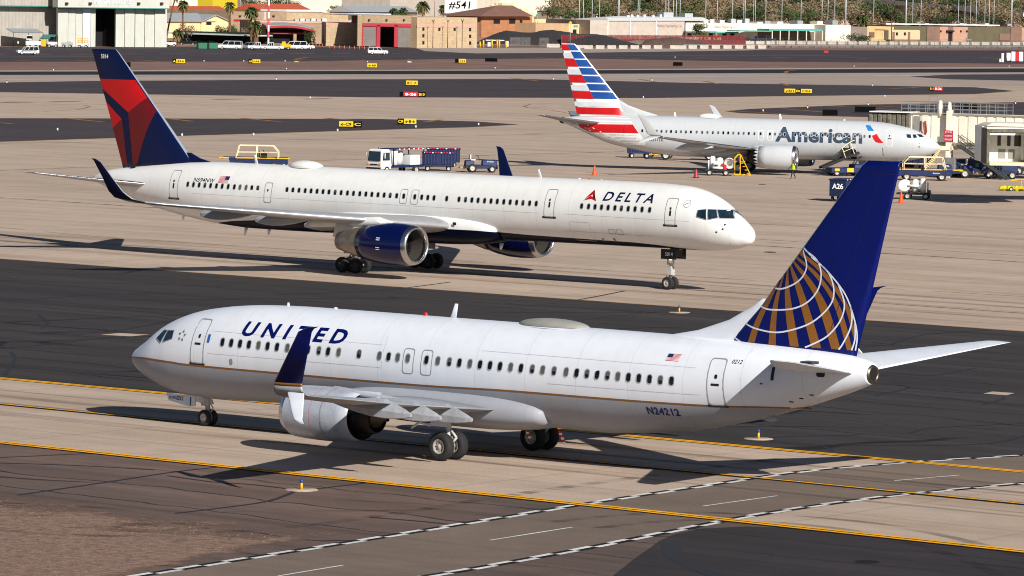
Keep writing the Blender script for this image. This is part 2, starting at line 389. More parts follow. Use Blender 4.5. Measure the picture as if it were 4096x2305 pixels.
def nacelle(pr, y, xf, zc, prof, mats, lipx, inner, nozzle, plug, zs=1., fan_x=.9):
    """prof: outer (x from the front, radius); inner: duct; nozzle / plug: core exhaust"""
    b = MB(); fr = prof[0][1]
    b.mat(0).lathe([p for p in prof if p[0] >= lipx], (xf, y, zc), 'x', 40, zs)
    b.mat(2).lathe([(inner[-1][0]+.9, inner[-1][1]*.98)]+[(prof[-1][0], prof[-1][1]-.02)]+[prof[-1]], (xf, y, zc), 'x', 40, zs)
    o = b.build('engine_nacelle', mats, pr)
    b = MB(); b.lathe([p for p in prof if p[0] <= lipx]+[], (xf, y, zc), 'x', 40, zs).lathe([(0, fr)]+[(.06, fr-.06), (.2, fr-.11), (.36, fr-.12)], (xf, y, zc), 'x', 40, zs)
    b.build('intake_lip', STEEL, o)
    b = MB(); b.lathe([(.36, fr-.12)]+inner, (xf, y, zc), 'x', 40, zs); b.build('intake_duct', MATS['duct'], o)
    b = MB(); rr = inner[-1][1]*.99; x0 = xf+fan_x
    for k in range(26):
        a = 2*pi*k/26; c_, s_ = cos(a), sin(a); c2, s2 = cos(a+.17), sin(a+.17)
        b.poly([(x0, y+.28*c_, zc+.28*s_), (x0, y+rr*c_, zc+rr*s_*zs), (x0+.14, y+rr*c2, zc+rr*s2*zs), (x0+.1, y+.28*c2, zc+.28*s2)])
    b.mat(1).lathe([(-.42, .001), (-.34, .1), (-.15, .23), (.05, .3)], (x0, y, zc), 'x', 20).lathe([(.2, rr), (.2, .001)], (x0, y, zc), 'x', 20)
    b.build('fan', [DARKM, BLACK], o, False)
    b = MB(); b.lathe(nozzle, (xf, y, zc), 'x', 32); b.build('core_nozzle', [MATS['nozzle_'+('d' if len(nozzle) > 4 else 'u')]], o)
    b = MB(); b.lathe(plug, (xf, y, zc), 'x', 24); b.build('exhaust_plug', [HOT], o)
    return o
d_ = NT('duct'); d_.out(lin('#4c4844'), .5, .3); MATS['duct'] = d_.m
P('nozzle_u', '#2c2826', .45, .8, var=.4, sc=4); P('nozzle_d', '#a39a90', .42, .8, var=.3, sc=2)

def canoe(b, x0, x1, y, z0, z1, w=.17, h=.26):
    """flap track fairing: keel below the wing, ridge falling straight to a blunt tip"""
    L = x1-x0; rings = []
    for t, zt, zb, k in ((0, .05, -.02, .1), (.12, .2, -.14, .5), (.3, .32, -.3, .85), (.5, .4, -.42, 1), (.66, .42, -.46, 1), (.8, .22, -.44, .85), (.92, .02, -.38, .55), (.985, -.12, -.32, .3), (1, -.18, -.28, .12)):
        x = x0+L*t; z = z0+(z1-z0)*t-.02; q = w*k
        rings.append([(x, y-q*.25, z+zt*h/.36), (x, y+q*.25, z+zt*h/.36), (x, y+q, z+(zt*.35+zb*.65)*h/.36*.6), (x, y+q*.9, z+zb*h/.36*.9), (x, y+q*.4, z+zb*h/.36), (x, y-q*.4, z+zb*h/.36), (x, y-q*.9, z+zb*h/.36*.9), (x, y-q, z+(zt*.35+zb*.65)*h/.36*.6)])
    b.loft(rings)
def fairing(pr, x0, x1, w, z0, z1, mat_, name='belly_fairing'):
    b = MB(); b.smooth = True; rings = []; zc, h = (z0+z1)/2, (z1-z0)/2
    for k in range(31):
        t = -1+2*k/30; s = max(.02, (1-abs(t)**3.2))**.5
        ring = []
        for a in range(36):
            c_, s_ = cos(2*pi*a/36), sin(2*pi*a/36)
            ring.append(((x0+x1)/2+(x1-x0)/2*t, (1.5+(w-1.5)*s)*abs(c_)**.75*(1 if c_ > 0 else -1), zc+h*(.35+.65*s)*abs(s_)**.8*(1 if s_ > 0 else -1)))
        rings.append(ring)
    b.loft(rings); return b.build(name, mat_, pr)
def windows(pl, pr, side, xs, z, dark=None, w=.27, h=.40, fmat=None):
    f = ys(pl); cache = {}
    for i, x in enumerate(xs):
        shade = (dark is not None and i not in dark); half = (i*7 % 5) < 2 if shade else i % 9 == 4; key = ((shade, half), x < 7.3 or x > ST[pl][-1][0]*.72)
        if key[1] or key not in cache:
            y0 = f(x, z)
            polys = ringpolys(rrect(0, 0, w, h, .12), rrect(0, 0, w*.74, h*.8, .09))+[rrect(0, 0, w*.74, h*.8, .09)]+([rrect(0, h*.16 if not shade else -h*.2, w*.66, h*.36, .05)] if half else [])
            sf = lambda a, c, x=x, y0=y0: f(x+a, z+c)-y0
            o = decal('cabin_window', polys, [fmat or WFRAME, SHADE if shade else GLASS, GLASS if shade else SHADE], sf, side, pr, .008, .12, [0]*14+[0]*(20-14)+[1]+([2] if half else []))
            if not key[1]: cache[key] = o
            o.location = (x, side*y0, z)
        else:
            o = cache[key].copy(); COL.objects.link(o); o.parent = pr; o.location = (x, side*f(x, z), z)
def door(pl, pr, side, x0, x1, z0, z1, mats, handle=True, name='door', lw=.045, win=True, scuff=True):
    f = ys(pl); xc, zc, w, h = (x0+x1)/2, (z0+z1)/2, x1-x0, z1-z0
    polys = ringpolys(rrect(xc, zc, w, h, .14), rrect(xc, zc, w-2*lw, h-2*lw, .11)); idx = [0]*len(polys)
    if scuff: polys += [rrect(xc, z0-.01, w+(.24 if pl == 'd' else .1), .13 if pl == 'd' else .09, .03, 2)]; idx += [1]
    if win: polys += [rrect(xc+.02, z0+h*.62, .13, .17, .06, 3)]; idx += [1]
    if handle: polys += [rrect(xc, z0+h*.45, .36 if pl != 'd' else .14, .09 if pl != 'd' else .34, .03, 2)]; idx += [1]
    return decal(name, polys, mats, f, side, pr, .009, .3, idx)
def flag(pl, pr, side, x0, x1, z0, z1, lean=0., canton_left=True):
    """x0 = the edge at the reader's left"""
    f = ys(pl); P_ = []; I = []; q = lambda a, b: (x0+(x1-x0)*a+lean*b*(z1-z0), z0+(z1-z0)*b)
    for k in range(13):
        P_.append([q(0, k/13), q(1, k/13), q(1, (k+1)/13), q(0, (k+1)/13)]); I.append(0 if k % 2 == 0 else 1)
    o = decal('flag_stripes', P_, [MATS['flag_red'], WHITE], f, side, pr, .01, .5, I)
    a, b = (0, .42) if canton_left else (.58, 1)
    decal('flag_canton', [[q(a, 6/13), q(b, 6/13), q(b, 1), q(a, 1)]], [MATS['flag_blue']], f, side, pr, .014, .5)
P('flag_red', '#b8202c', .5); P('flag_blue', '#1c2a5c', .5)
def blade(pr, x, z, h, c, mat_, name='antenna', lean=.45):
    b = MB(); foil(b, [((x, 0, z-.1), (x+c, 0, z-.1), .03, (0, 1, 0)), ((x+h*lean, 0, z+h), (x+h*lean+c*.5, 0, z+h), .015, (0, 1, 0))]); return b.build(name, mat_, pr)
def dome(pr, x, z, lx, w, h, mats, name='antenna_dome'):
    b = MB(); b.mat(1).ell((x, 0, z-.06), (lx*1.02, w*1.02, h*.35+.06), 28, 8, True); b.mat(0).ell((x, 0, z), (lx, w, h), 28, 8, True); return b.build(name, mats, pr)

def airliner(label, x, y, yaw): return root('jet_airliner', (x, y, .012), yaw, label, 'airliner', 'jet airliners on the taxiways and at the gate')

def body_mat(name, top, low=None, line=None, xr=60., dirt=.1, rough=.28, low_rough=None):
    """painted aluminium: two colours split along the height line(x) (float curve), with faint streaks and skin panels"""
    t = NT(name); o = t.obj(); s = t.n('SeparateXYZ', [o]).outputs
    n = t.noise(t.map(o, 0, (.25, 1, 1)), 1.1, 5.); st = t.noise(t.map(o, 0, (.9, .9, .12)), 2.2, 4.)
    f = t.m_('ADD', t.ramp(n, .35, .7, 1., 1-dirt*.5), t.ramp(st, .45, .75, 0, -dirt*.6))
    fr = t.m_('ABSOLUTE', t.m_('SUBTRACT', t.m_('FRACT', t.m_('DIVIDE', s[0], 2.54)), .5)); f = t.m_('MULTIPLY', f, t.ramp(fr, .491, .496, 1., .86))
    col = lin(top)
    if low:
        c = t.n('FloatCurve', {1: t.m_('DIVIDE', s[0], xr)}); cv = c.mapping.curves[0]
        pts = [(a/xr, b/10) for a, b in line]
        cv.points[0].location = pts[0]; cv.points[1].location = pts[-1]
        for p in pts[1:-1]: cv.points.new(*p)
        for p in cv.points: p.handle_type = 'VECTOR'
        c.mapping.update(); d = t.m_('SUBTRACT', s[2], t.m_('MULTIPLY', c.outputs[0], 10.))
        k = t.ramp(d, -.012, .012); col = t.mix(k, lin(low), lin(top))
    t.out(t.scale(col if hasattr(col, 'is_linked') else tuple(col[:3]), f), t.ramp(n, .3, .7, rough, rough+.12)); t.b.inputs['Coat Weight'].default_value = .25; t.b.inputs['Coat Roughness'].default_value = .12
    if low: t.t.links.new(t.m_('MULTIPLY', k, .22), t.b.inputs['Coat Weight']); t.t.links.new(t.m_('ADD', t.m_('MULTIPLY', k, .42), .08), t.b.inputs['Specular IOR Level'])
    MATS[name] = t.m; return t.m

def wing(pr, secs, mats, name='wing'):
    """secs on the starboard side; mirrored for port"""
    for sg in (1, -1):
        b = MB(); foil(b, [((a[0], a[1]*sg, a[2]), (c[0], c[1]*sg, c[2]), th, (nv[0], nv[1]*sg, nv[2])) for a, c, th, nv in secs], 1, 5); b.build(name, mats, pr)
def stab(pr, secs, mats):
    for sg in (1, -1):
        b = MB(); foil(b, [((a[0], a[1]*sg, a[2]), (c[0], c[1]*sg, c[2]), th, (0, 0, 1)) for a, c, th in secs], 1); b.build('tailplane', mats, pr)

# ---- nearest airliner: white, blue and gold tail
def build_near():
    r = airliner('nearest white jet airliner with gold stripe and blue and gold globe tail, nose left', -15.961, 194.659, -.6852)
    body = body_mat('body_near', '#dfe4ed', '#999ca5', [(0, 2.66), (1.9, 2.74), (4.6, 2.68), (18, 2.72), (25, 2.85), (32, 2.9), (36, 2.98), (60, 2.98)], dirt=.09)
    gold = P('gold_paint', '#86561f', .4, var=.1); blue = P('deep_blue_paint', '#00105c', .38, var=.12, sc=.6, spec=.3); wht = P('aircraft_white', '#d9dee8', .32, var=.06, coat=.2)
    gr = P('wing_grey', '#9fa3aa', .42, var=.22, sc=.9); f = ys('u')
    fuselage('u', body, r)
    ln = [(.15, 2.66), (.9, 2.70), (1.9, 2.75), (2.65, 2.74), (3.7, 2.72), (4.65, 2.69), (8.3, 2.69), (14, 2.70), (18, 2.73), (21.7, 2.82), (27, 2.86), (31.5, 2.90), (33.7, 2.97), (35.3, 2.98)]
    for sd in (1, -1): decal('cheat_line', stroke(bez(ln, 6), .068), gold, f, sd, r, .007, .4)
    fairing(r, 13.0, 23.5, 2.13, 1.08, 2.78, body)
    # wings and split winglets
    sec = [((14.6, 1.5, 1.75), (21.4, 1.5, 1.98), .42, (0, 0, 1)), ((17.4, 4.9, 2.2), (21.9, 5.2, 2.36), .25, (0, 0, 1)), ((19.3, 8.4, 2.62), (22.8, 8.4, 2.7), .17, (0, 0, 1)),
           ((23.1, 16.5, 3.62), (24.75, 16.5, 3.68), .075, (0, 0, 1)), ((23.45, 17.0, 3.74), (24.95, 17.0, 3.8), .06, (0, -.25, .97))]
    wing(r, sec, [gr, STEEL])
    for sg in (1, -1):
        def fl(l, th=.04): return [((a[0], a[1]*sg, a[2]), (c[0], c[1]*sg, c[2]), t_, (0, nv*sg, sqrt(1-nv*nv))) for a, c, t_, nv in l]
        b = MB(); foil(b, fl([((23.45, 17.0, 3.74), (24.95, 17.0, 3.8), .06, -.25), ((23.62, 17.25, 3.86), (25.05, 17.25, 3.9), .05, -.7), ((23.75, 17.4, 4.08), (25.12, 17.4, 4.1), .045, -.95)]), 1)
        wl = b.build('winglet', [gr, P('winglet_edge_grey', '#85888c', .4, .3), blue], r)
        b = MB(); foil(b, fl([((23.75, 17.4, 4.08), (25.12, 17.4, 4.1), .045, -.95), ((23.79, 17.42, 4.2), (25.14, 17.42, 4.22), .045, -.97)]), 1); b.build('winglet_stripe', [gold, MATS['winglet_edge_grey']], wl)
        b = MB(); foil(b, fl([((23.79, 17.42, 4.2), (25.14, 17.42, 4.22), .045, -.97), ((25.05, 17.72, 5.9), (25.8, 17.72, 5.95), .028, -.98), ((25.22, 17.76, 6.13), (25.88, 17.76, 6.15), .022, -.97), ((25.6, 17.8, 6.28), (26.02, 17.8, 6.28), .014, -.95), ((26.1, 17.84, 6.36), (26.3, 17.84, 6.38), .005, -.95)]), 1); b.build('upper_blade', [blue, MATS['winglet_edge_grey']], wl)
        b = MB(); foil(b, fl([((24.32, 17.3, 3.84), (25.15, 17.3, 3.86), .035, .85), ((24.95, 17.75, 3.2), (25.5, 17.75, 3.2), .02, .85), ((25.2, 17.9, 2.98), (25.6, 17.9, 2.97), .014, .85), ((25.55, 17.98, 2.84), (25.75, 17.98, 2.84), .005, .85)]), 1); b.build('lower_blade', [wht, MATS['winglet_edge_grey']], wl)
    for sg in (1, -1):
        for y, xe, zz in ((5.0, 22.85, 2.02), (7.8, 23.65, 2.32), (10.2, 24.2, 2.62)):
            b = MB(); canoe(b, xe-3.9, xe, y*sg, zz+.14, zz+.12, .19, .30); b.build('flap_track_fairing', gr, r)  # grey paint here also stands for the fairings' shaded sides
    # engines
    P('nacelle_white', '#a3a9b4', .3, var=.16, coat=.2)
    for sg in (1, -1):
        prof = [(0, .93), (.03, 1.0), (.12, 1.06), (.3, 1.1), (.7, 1.13), (1.5, 1.16), (2.3, 1.15), (3.0, 1.08), (3.6, .98)]
        e = nacelle(r, 4.83*sg, 13.5, 1.62, prof, [MATS['nacelle_white'], STEEL, BLACK], .3, [(.7, .78), (1.1, .80)], [(2.9, .84), (3.6, .80), (4.35, .58), (4.35, .54)], [(3.9, .45), (4.35, .38), (4.65, .12), (4.9, .09)], .93, 1.0)
        b = MB(); foil(b, [((14.9, 4.83*sg, 2.5), (20.4, 4.83*sg, 2.2), .16, (0, 1, 0)), ((15.6, 4.83*sg, 2.75), (20.3, 4.83*sg, 2.4), .14, (0, 1, 0))]); b.mat(0).box((16.6, 4.83*sg, 2.3), (3.4, .36, .7), (.8, .6)); b.build('engine_pylon', MATS['nacelle_white'], r)
        b = MB(); b.lathe([(1.73, 1.156), (1.74, 1.161), (1.75, 1.156)], (13.5, 4.83*sg, 1.62), 'x', 48, .93); b.build('red_stripe', RED, e)
        b = MB(); b.lathe([(2.3, 1.155), (2.33, 1.158), (2.36, 1.153)], (13.5, 4.83*sg, 1.62), 'x', 48, .93); b.build('cowl_seam', SEAM, e)
    # tail
    lv = [(4.7, 30.4, 37.2, .34), (5.33, 31.45, 37.35, .33), (6.7, 32.82, 37.72, .27), (12.2, 37.33, 39.05, .095), (12.42, 37.6, 39.08, .07)]
    fn = Fin(lv); fin = fn.build('fin', [blue, wht], r, le=1)
    dl = Fin([(4.9, 28.0, 34.3, .28), (5.33, 28.4, 34.0, .22), (5.62, 29.9, 33.4, .16), (6.1, 31.35, 33.2, .12), (6.75, 32.55, 33.3, .1), (7.0, 32.9, 33.35, .06)]); dl.build('dorsal_fillet', wht, r)
    art = []; idx = []
    O = bez([(34.84, 9.03), (35.31, 8.72), (36.07, 8.17), (36.8, 7.4), (37.18, 6.55), (37.33, 5.86), (37.26, 5.3)], 6)
    def band(a, b): return [[a[i], a[i+1], b[i+1], b[i]] for i in range(len(a)-1)]
    def pair(L, Q, n=8): return band(bez(L, n), bez(Q, n))
    bands = [([(33.70, 7.75), (33.16, 6.96), (32.74, 6.16), (32.47, 5.33)], [(33.79, 7.78), (33.42, 6.96), (33.03, 6.12), (32.8, 5.33)]),
             ([(33.93, 8.0), (33.66, 7.2), (33.52, 6.4), (33.46, 5.3)], [(34.0, 8.06), (33.86, 7.3), (33.78, 6.4), (33.8, 5.3)]),
             ([(34.09, 8.16), (34.1, 7.3), (34.23, 6.3), (34.43, 5.3)], [(34.16, 8.2), (34.32, 7.4), (34.6, 6.3), (34.83, 5.3)]),
             ([(34.22, 8.3), (34.6, 7.5), (34.95, 6.6), (35.38, 5.3)], [(34.3, 8.36), (34.86, 7.6), (35.36, 6.5), (35.81, 5.3)]),
             ([(34.36, 8.45), (35.0, 7.85), (35.6, 7.0), (36.24, 5.3)], [(34.42, 8.53), (35.3, 7.85), (36.1, 6.8), (36.63, 5.3)]),
             ([(34.50, 8.6), (35.4, 8.05), (36.3, 7.0), (36.90, 5.3)], [(34.56, 8.7), (35.65, 8.05), (36.6, 6.9), (37.14, 5.3)]),
             ([(34.64, 8.78), (35.6, 8.22), (36.7, 7.05), (37.2, 5.7)], [(34.7, 8.92), (35.9, 8.2), (36.95, 6.95), (37.27, 5.75)])]
    for sd in (1, -1):
        for a, c in bands: decal('gold_ray', pair(a, c), gold, fn.y, sd, fin, .010, .5)
        arcs = [O, [(34.82, 8.95), (35.07, 8.41), (34.94, 7.99), (34.58, 7.68), (34.01, 7.45), (33.56, 7.43)], [(34.98, 8.93), (35.53, 8.61), (35.75, 8.1), (35.63, 7.51), (35.18, 7.01), (34.47, 6.71), (33.46, 6.62), (32.93, 6.7)],
                [(35.27, 8.71), (36.0, 8.23), (36.3, 7.66), (36.25, 7.08), (35.76, 6.52), (35.06, 6.1), (33.91, 5.79), (32.89, 5.85), (32.23, 6.01)], [(36.51, 7.73), (36.78, 7.05), (36.62, 6.4), (36.07, 5.78), (35.36, 5.4), (35.1, 5.3)],
                [(37.03, 7.0), (37.11, 6.54), (37.02, 6.07), (36.71, 5.5), (36.55, 5.3)], [(37.24, 6.32), (37.24, 5.74), (37.1, 5.3)], [(31.75, 5.45), (32.1, 5.32)]]
        for a in arcs: decal('globe_line', stroke(bez(a, 6), .06), wht, fn.y, sd, fin, .016, .5)
    decal('rudder_gap', stroke([(36.2, 6.0), (38.35, 12.15)], .025)+stroke([(37.0, 11.9), (38.9, 11.95)], .02), P('rudder_seam', '#0a1c55', .5), fn.y, -1, fin, .013, .6)
    stab(r, [((33.4, .5, 4.45), (37.5, .5, 4.45), .2), ((34.0, .9, 4.62), (37.6, .9, 4.55), .18), ((38.35, 6.95, 5.36), (39.4, 6.95, 5.36), .05), ((38.7, 7.17, 5.39), (39.46, 7.17, 5.39), .02)], [wht, STEEL])
    b = MB(); b.lathe([(-.32, .50), (0, .415), (.16, .33), (.17, .28), (.05, .24)], (37.95, 0, 4.46), 'x', 24, .95); b.mat(1).lathe([(.12, .31), (.13, .001)], (37.95, 0, 4.46), 'x', 20, .95); b.build('exhaust_outlet', [HOT, BLACK], r, False)
    b = MB(); b.ell((33.4, 0, 2.46), (.32, .04, .12), 12, 8); b.build('tail_skid', gr, r)
    for q_ in [rrect(36.3, 4.42, .34, .26, .08), rrect(34.35, 4.3, .13, .5, .03, 2), rrect(33.9, 3.9, .12, .05, .02, 2)]+[rrect(34.9+.45*k, 3.25+.16*k, .16, .05, .02, 2) for k in range(3)]: decal('tail_opening', [q_], [DARKM], f, -1, r, .012, .3)
    b = MB(); b.box((36.0, -1.2, 4.83), (.5, .5, .1)); b.build('hinge_cover', DARKM, r)
    # windows, doors, titles
    W1 = [6.7, 7.21, 7.71, 8.21, 8.74, 9.25, 9.77, 10.34, 10.9, 11.48, 12.06, 12.56, 13.13, 14.23, 15.31, 15.8, 16.28, 16.81, 17.79, 18.38, 18.98, 19.5, 20.04, 20.56, 21.07, 21.58, 22.12, 22.64, 23.21, 23.73, 24.3, 24.9, 25.42, 25.93, 26.43, 26.94, 27.44, 27.95, 28.45, 28.96, 29.47, 29.98]
    rnd = random.Random(3); windows('u', r, -1, W1, 3.76, [i for i in range(len(W1)) if rnd.random() < .62])
    door('u', r, -1, 4.86, 5.66, 2.78, 4.62, [SEAM, DARKM]); door('u', r, -1, 31.55, 32.3, 2.92, 4.74, [SEAM, DARKM])
    for x in (16.85, 17.8): door('u', r, -1, x-.29, x+.29, 3.14, 4.16, [SEAM, DARKM], False, 'exit_hatch', .035, False, False)
    for p in ([(2.42, 3.65), (2.83, 3.49), (2.99, 3.98), (2.68, 3.98)], [(3.01, 3.54), (3.57, 3.71), (3.49, 4.02), (3.06, 3.99)]):
        for sd in (1, -1):
            c = (sum(q[0] for q in p)/4, sum(q[1] for q in p)/4); big = [(c[0]+(q[0]-c[0])*1.12, c[1]+(q[1]-c[1])*1.14) for q in p]
            decal('cockpit_window', ringpolys(big, p)+[p], [SEAM, CGLASS], f, sd, r, .022, .15, [0]*4+[1])
    decal('title_lettering', glyphs('UNITED', 7.66, 13.36, 4.12, .56, .2, .034, 1.62), blue, f, -1, r)
    decal('registration', glyphs('N24212', 28.7, 30.15, 2.40, .29, .0, .03, 1.1), blue, f, -1, r); decal('fleet_number', glyphs('0212', 32.5, 32.95, 4.58, .15, .15, .01), blue, f, -1, r, .012, .3)
    flag('u', r, -1, 29.5, 30.1, 4.5, 4.76, .1)
    st = []
    for k in range(5):
        a = radians(90+72*k); q = lambda rr, aa: (4.16-rr*cos(aa), 3.86+rr*sin(aa)); st += [[q(.27, a), q(.13, a+.5), q(.16, a-.25)], [q(.27, a), q(.12, a-.2), q(.17, a+.62)]]
    decal('alliance_star', st, P('star_grey', '#6f747c', .5), f, -1, r, .01, .3)
    decal('door_plate', [rrect(5.86, 3.86, .15, .34, .02, 2)], P('plate_blue', '#2b5fa8', .5), f, -1, r)
    decal('fuselage_marks', [rrect(7.26, 2.99, .17, .26, .08)], [SEAM], f, -1, r)
    for q_ in (stroke([(15.4, 5.1), (15.5, 4.3), (15.45, 3.2)], .018), stroke([(5.9, 4.17), (15.4, 4.2)], .014), stroke([(5.9, 3.25), (15.4, 3.3)], .014), stroke([(20.5, 4.3), (31, 4.32)], .014), stroke([(24, 3.25), (31.2, 3.3)], .014), stroke([(33.1, 5.1), (33.0, 4), (33.0, 3.0)], .018), stroke([(1.0, 3.2), (1.05, 2.6), (1.2, 2.1)], .016),): decal('skin_seam', q_, P('faint_seam', '#b9bbc2', .5), f, -1, r, .006, .5)
    blade(r, 17.4, 5.3, .62, .34, wht); blade(r, 8.6, 5.3, .14, .2, wht); b = MB(); b.ell((16.15, 0, 5.36), (.1, .08, .13), 10, 5, True); b.build('beacon', RED, r)
    blade(r, 11.2, 5.3, .1, .3, wht)
    dome(r, 22.8, 5.33, 1.75, .62, .30, [P('dome_grey', '#96958f', .4, var=.12), wht])
    # gear
    g = nose_gear(r, 4.25, 1.4, .343, .2, .2)
    b = MB(); b.smooth = False
    for sg in (-1, 1): b.poly([(2.3, .5*sg, 1.30), (3.95, .5*sg, 1.22), (4.08, .56*sg, .86), (3.7, .57*sg, .80), (2.5, .55*sg, .98)]).poly([(2.3, .47*sg, 1.30), (2.5, .52*sg, .98), (3.7, .54*sg, .80), (4.08, .53*sg, .86), (3.95, .47*sg, 1.22)])
    dr = b.build('gear_door', wht, g)
    pl_ = lambda x, z: .5+(1.25-z)*.13
    decal('door_lettering', [[(x, z) for x, z in t_] for t_ in glyphs('ETOPS', 2.5, 2.9, 1.06, .11, 0, .01)+glyphs('0212', 2.94, 3.32, 1.03, .17, 0, .02)]+[[(3.75, .84), (3.8, .84), (3.76, 1.2), (3.71, 1.2)]], [blue], pl_, -1, r, .02, 0)
    for sg in (1, -1):
        g = main_gear(r, 19.85, 2.86*sg, 2.0, .565, .42, .43)
        b = MB(); b.poly([(19.3, 3.35*sg, 1.35), (20.2, 3.35*sg, 1.35), (20.1, 3.2*sg, 2.1), (19.4, 3.2*sg, 2.1)]).poly([(19.4, 3.17*sg, 2.1), (20.1, 3.17*sg, 2.1), (20.2, 3.32*sg, 1.35), (19.3, 3.32*sg, 1.35)])
        b.tube([(19.3, 3.3*sg, 1.35), (18.8, 3.4*sg, 1.45), (18.4, 3.4*sg, 1.2)], .05); b.build('gear_door', wht, g)
    for x in (21.1, 23.4):
        b = MB()
        for k in range(6): b.mat(k % 2).box((x+.05*k, .35 if x < 22 else -.3, 1.22-.085*k), (.14, .03, .085))
        b.build('drain_mast', [RED, WHITE], r)
    return r

# ---- middle airliner: red and blue tail
def build_mid():
    r = airliner('long white jet airliner with navy belly, red and blue tail, nose to the right', 14.584, 278.235, 2.4804)
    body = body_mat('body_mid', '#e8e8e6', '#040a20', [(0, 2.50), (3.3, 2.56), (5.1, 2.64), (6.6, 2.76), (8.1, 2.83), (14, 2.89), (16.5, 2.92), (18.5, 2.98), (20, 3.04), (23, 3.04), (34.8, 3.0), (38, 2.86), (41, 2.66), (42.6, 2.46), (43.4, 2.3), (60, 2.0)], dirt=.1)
    blue = P('navy_blue_paint', '#06133c', .38, var=.1, sc=.6, spec=.3); wht = P('aircraft_warm_white', '#e2e1dc', .35, var=.06, coat=.2); gr = P('wing_grey_mid', '#aeb0b2', .4, var=.12, sc=.7)
    red = P('tail_red', '#bc0a0e', .4, var=.06); dred = P('tail_dark_red', '#660a12', .35, var=.08); f = ys('d')
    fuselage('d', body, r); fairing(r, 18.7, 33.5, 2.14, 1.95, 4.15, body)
    wing(r, [((21.6, 1.5, 3.15), (30.3, 1.5, 3.3), .55, (0, 0, 1)), ((24.9, 6.5, 3.62), (30.9, 6.5, 3.65), .34, (0, 0, 1)), ((32.0, 17.8, 4.62), (34.1, 17.8, 4.65), .11, (0, 0, 1)), ((32.75, 18.7, 4.74), (34.5, 18.7, 4.76), .09, (0, -.2, .98))], [gr, P('slat_metal', '#c4c5c9', .38, .55)])
    for sg in (1, -1):
        l = [((32.75, 18.7, 4.74), (34.5, 18.7, 4.76), .09, -.2), ((33.3, 19.3, 4.95), (34.8, 19.3, 4.97), .07, -.55), ((33.75, 19.62, 5.35), (35.0, 19.62, 5.37), .055, -.85), ((34.4, 19.9, 6.2), (35.3, 19.9, 6.25), .04, -.97), ((35.1, 20.2, 7.15), (35.7, 20.2, 7.2), .028, -.97), ((35.45, 20.28, 7.34), (35.86, 20.28, 7.38), .015, -.97)]
        b = MB(); foil(b, [((a[0], a[1]*sg, a[2]), (c[0], c[1]*sg, c[2]), t_, (0, nv*sg, sqrt(1-nv*nv))) for a, c, t_, nv in l], 1); b.build('winglet', [blue, P('edge_grey', '#8a8c92', .35, .4)], r)
        for y, xe, zz in ((4.2, 32.2, 3.0), (8.2, 32.9, 3.42), (12.2, 34.0, 3.85)):
            b = MB(); canoe(b, xe-4.6, xe, y*sg, zz+.14, zz+.16, .24, .42); b.build('flap_track_fairing', gr, r)
    for sg in (1, -1):
        prof = [(0, 1.10), (.03, 1.17), (.14, 1.24), (.34, 1.29), (.9, 1.36), (1.7, 1.39), (2.6, 1.36), (3.6, 1.22), (4.25, 1.06)]
        e = nacelle(r, 6.5*sg, 20.95, 2.2, prof, [P('cowl_blue', '#020c40', .2, var=.08, coat=.15), STEEL, BLACK], .34, [(.9, .99), (1.5, 1.0)], [(4.1, 1.04), (4.8, .93), (5.6, .72), (6.3, .56), (6.3, .52), (6.0, .5)], [(5.4, .48), (6.0, .4), (6.3, .001)], .97, 1.2)
        b = MB(); foil(b, [((22.2, 6.5*sg, 3.35), (30.2, 6.5*sg, 2.9), .2, (0, 1, 0)), ((24.0, 6.5*sg, 3.85), (29.9, 6.5*sg, 3.5), .18, (0, 1, 0))]); b.box((25.4, 6.5*sg, 3.05), (4.6, .44, 1.2), (.85, .7)); b.build('engine_pylon', wht, r)
        decal('cowl_marks', [[(22.9+a, z), (23.2+a, z), (23.2+a, z+.05), (22.9+a, z+.05)] for a, z in ((0, 2.6), (0, 2.48), (0, 2.0), (0, 1.88))], [WHITE], lambda x, z: 6.5*1+sqrt(max(0, 1.39**2-(z-2.2)**2)), sg, e, .012, .3)
    lv = [(5.3, 44.6, 51.8, .42), (6.4, 45.55, 52.15, .40), (9.06, 48.12, 53.15, .28), (13.45, 52.4, 54.85, .11), (13.67, 52.68, 54.93, .07)]
    fn = Fin(lv); fin = fn.build('fin', [blue, P('fin_edge', '#9aa3b4', .35, .3)], r, le=1)
    Fin([(6.1, 43.0, 47.5, .3), (6.4, 44.0, 47.3, .22), (6.62, 45.0, 46.9, .16), (6.95, 45.8, 46.6, .1)]).build('dorsal_fillet', blue, r)
    def le(z): return fn.at(z)[0]+.16
    def te(z): return fn.at(z)[1]-.02
    for sd in (1, -1):
        A = [[(te(11.66), 11.66), (le(11.66), 11.66), (le(10.5), 10.5), (51.34, 9.48), (te(11.0), 11.0)], [(te(10.15), 10.15), (51.96, 9.0), (52.9, 8.38), (te(8.6), 8.6)]]
        Bq = [[(le(10.5), 10.5), (le(9.62), 9.62), (49.52, 8.32), (50.0, 7.2), (50.45, 6.0), (50.89, 5.95), (51.1, 8.0), (51.34, 9.48)], [(52.9, 8.38), (51.96, 9.0), (51.9, 8.0), (51.62, 5.9), (te(5.95), 5.95), (te(8.6), 8.6)]]
        decal('bright_red_panels', A, red, fn.y, sd, fin, .014, .4); decal('dark_red_panels', [Bq[0]], dred, fn.y, sd, fin, .014, .4)
        decal('dark_red_panels', [[(52.9, 8.38), (51.93, 9.0), (51.75, 7.4), (51.42, 5.95), (te(5.95)-.0, 5.95), (te(8.6), 8.6)]], dred, fn.y, sd, fin, .014, .4)
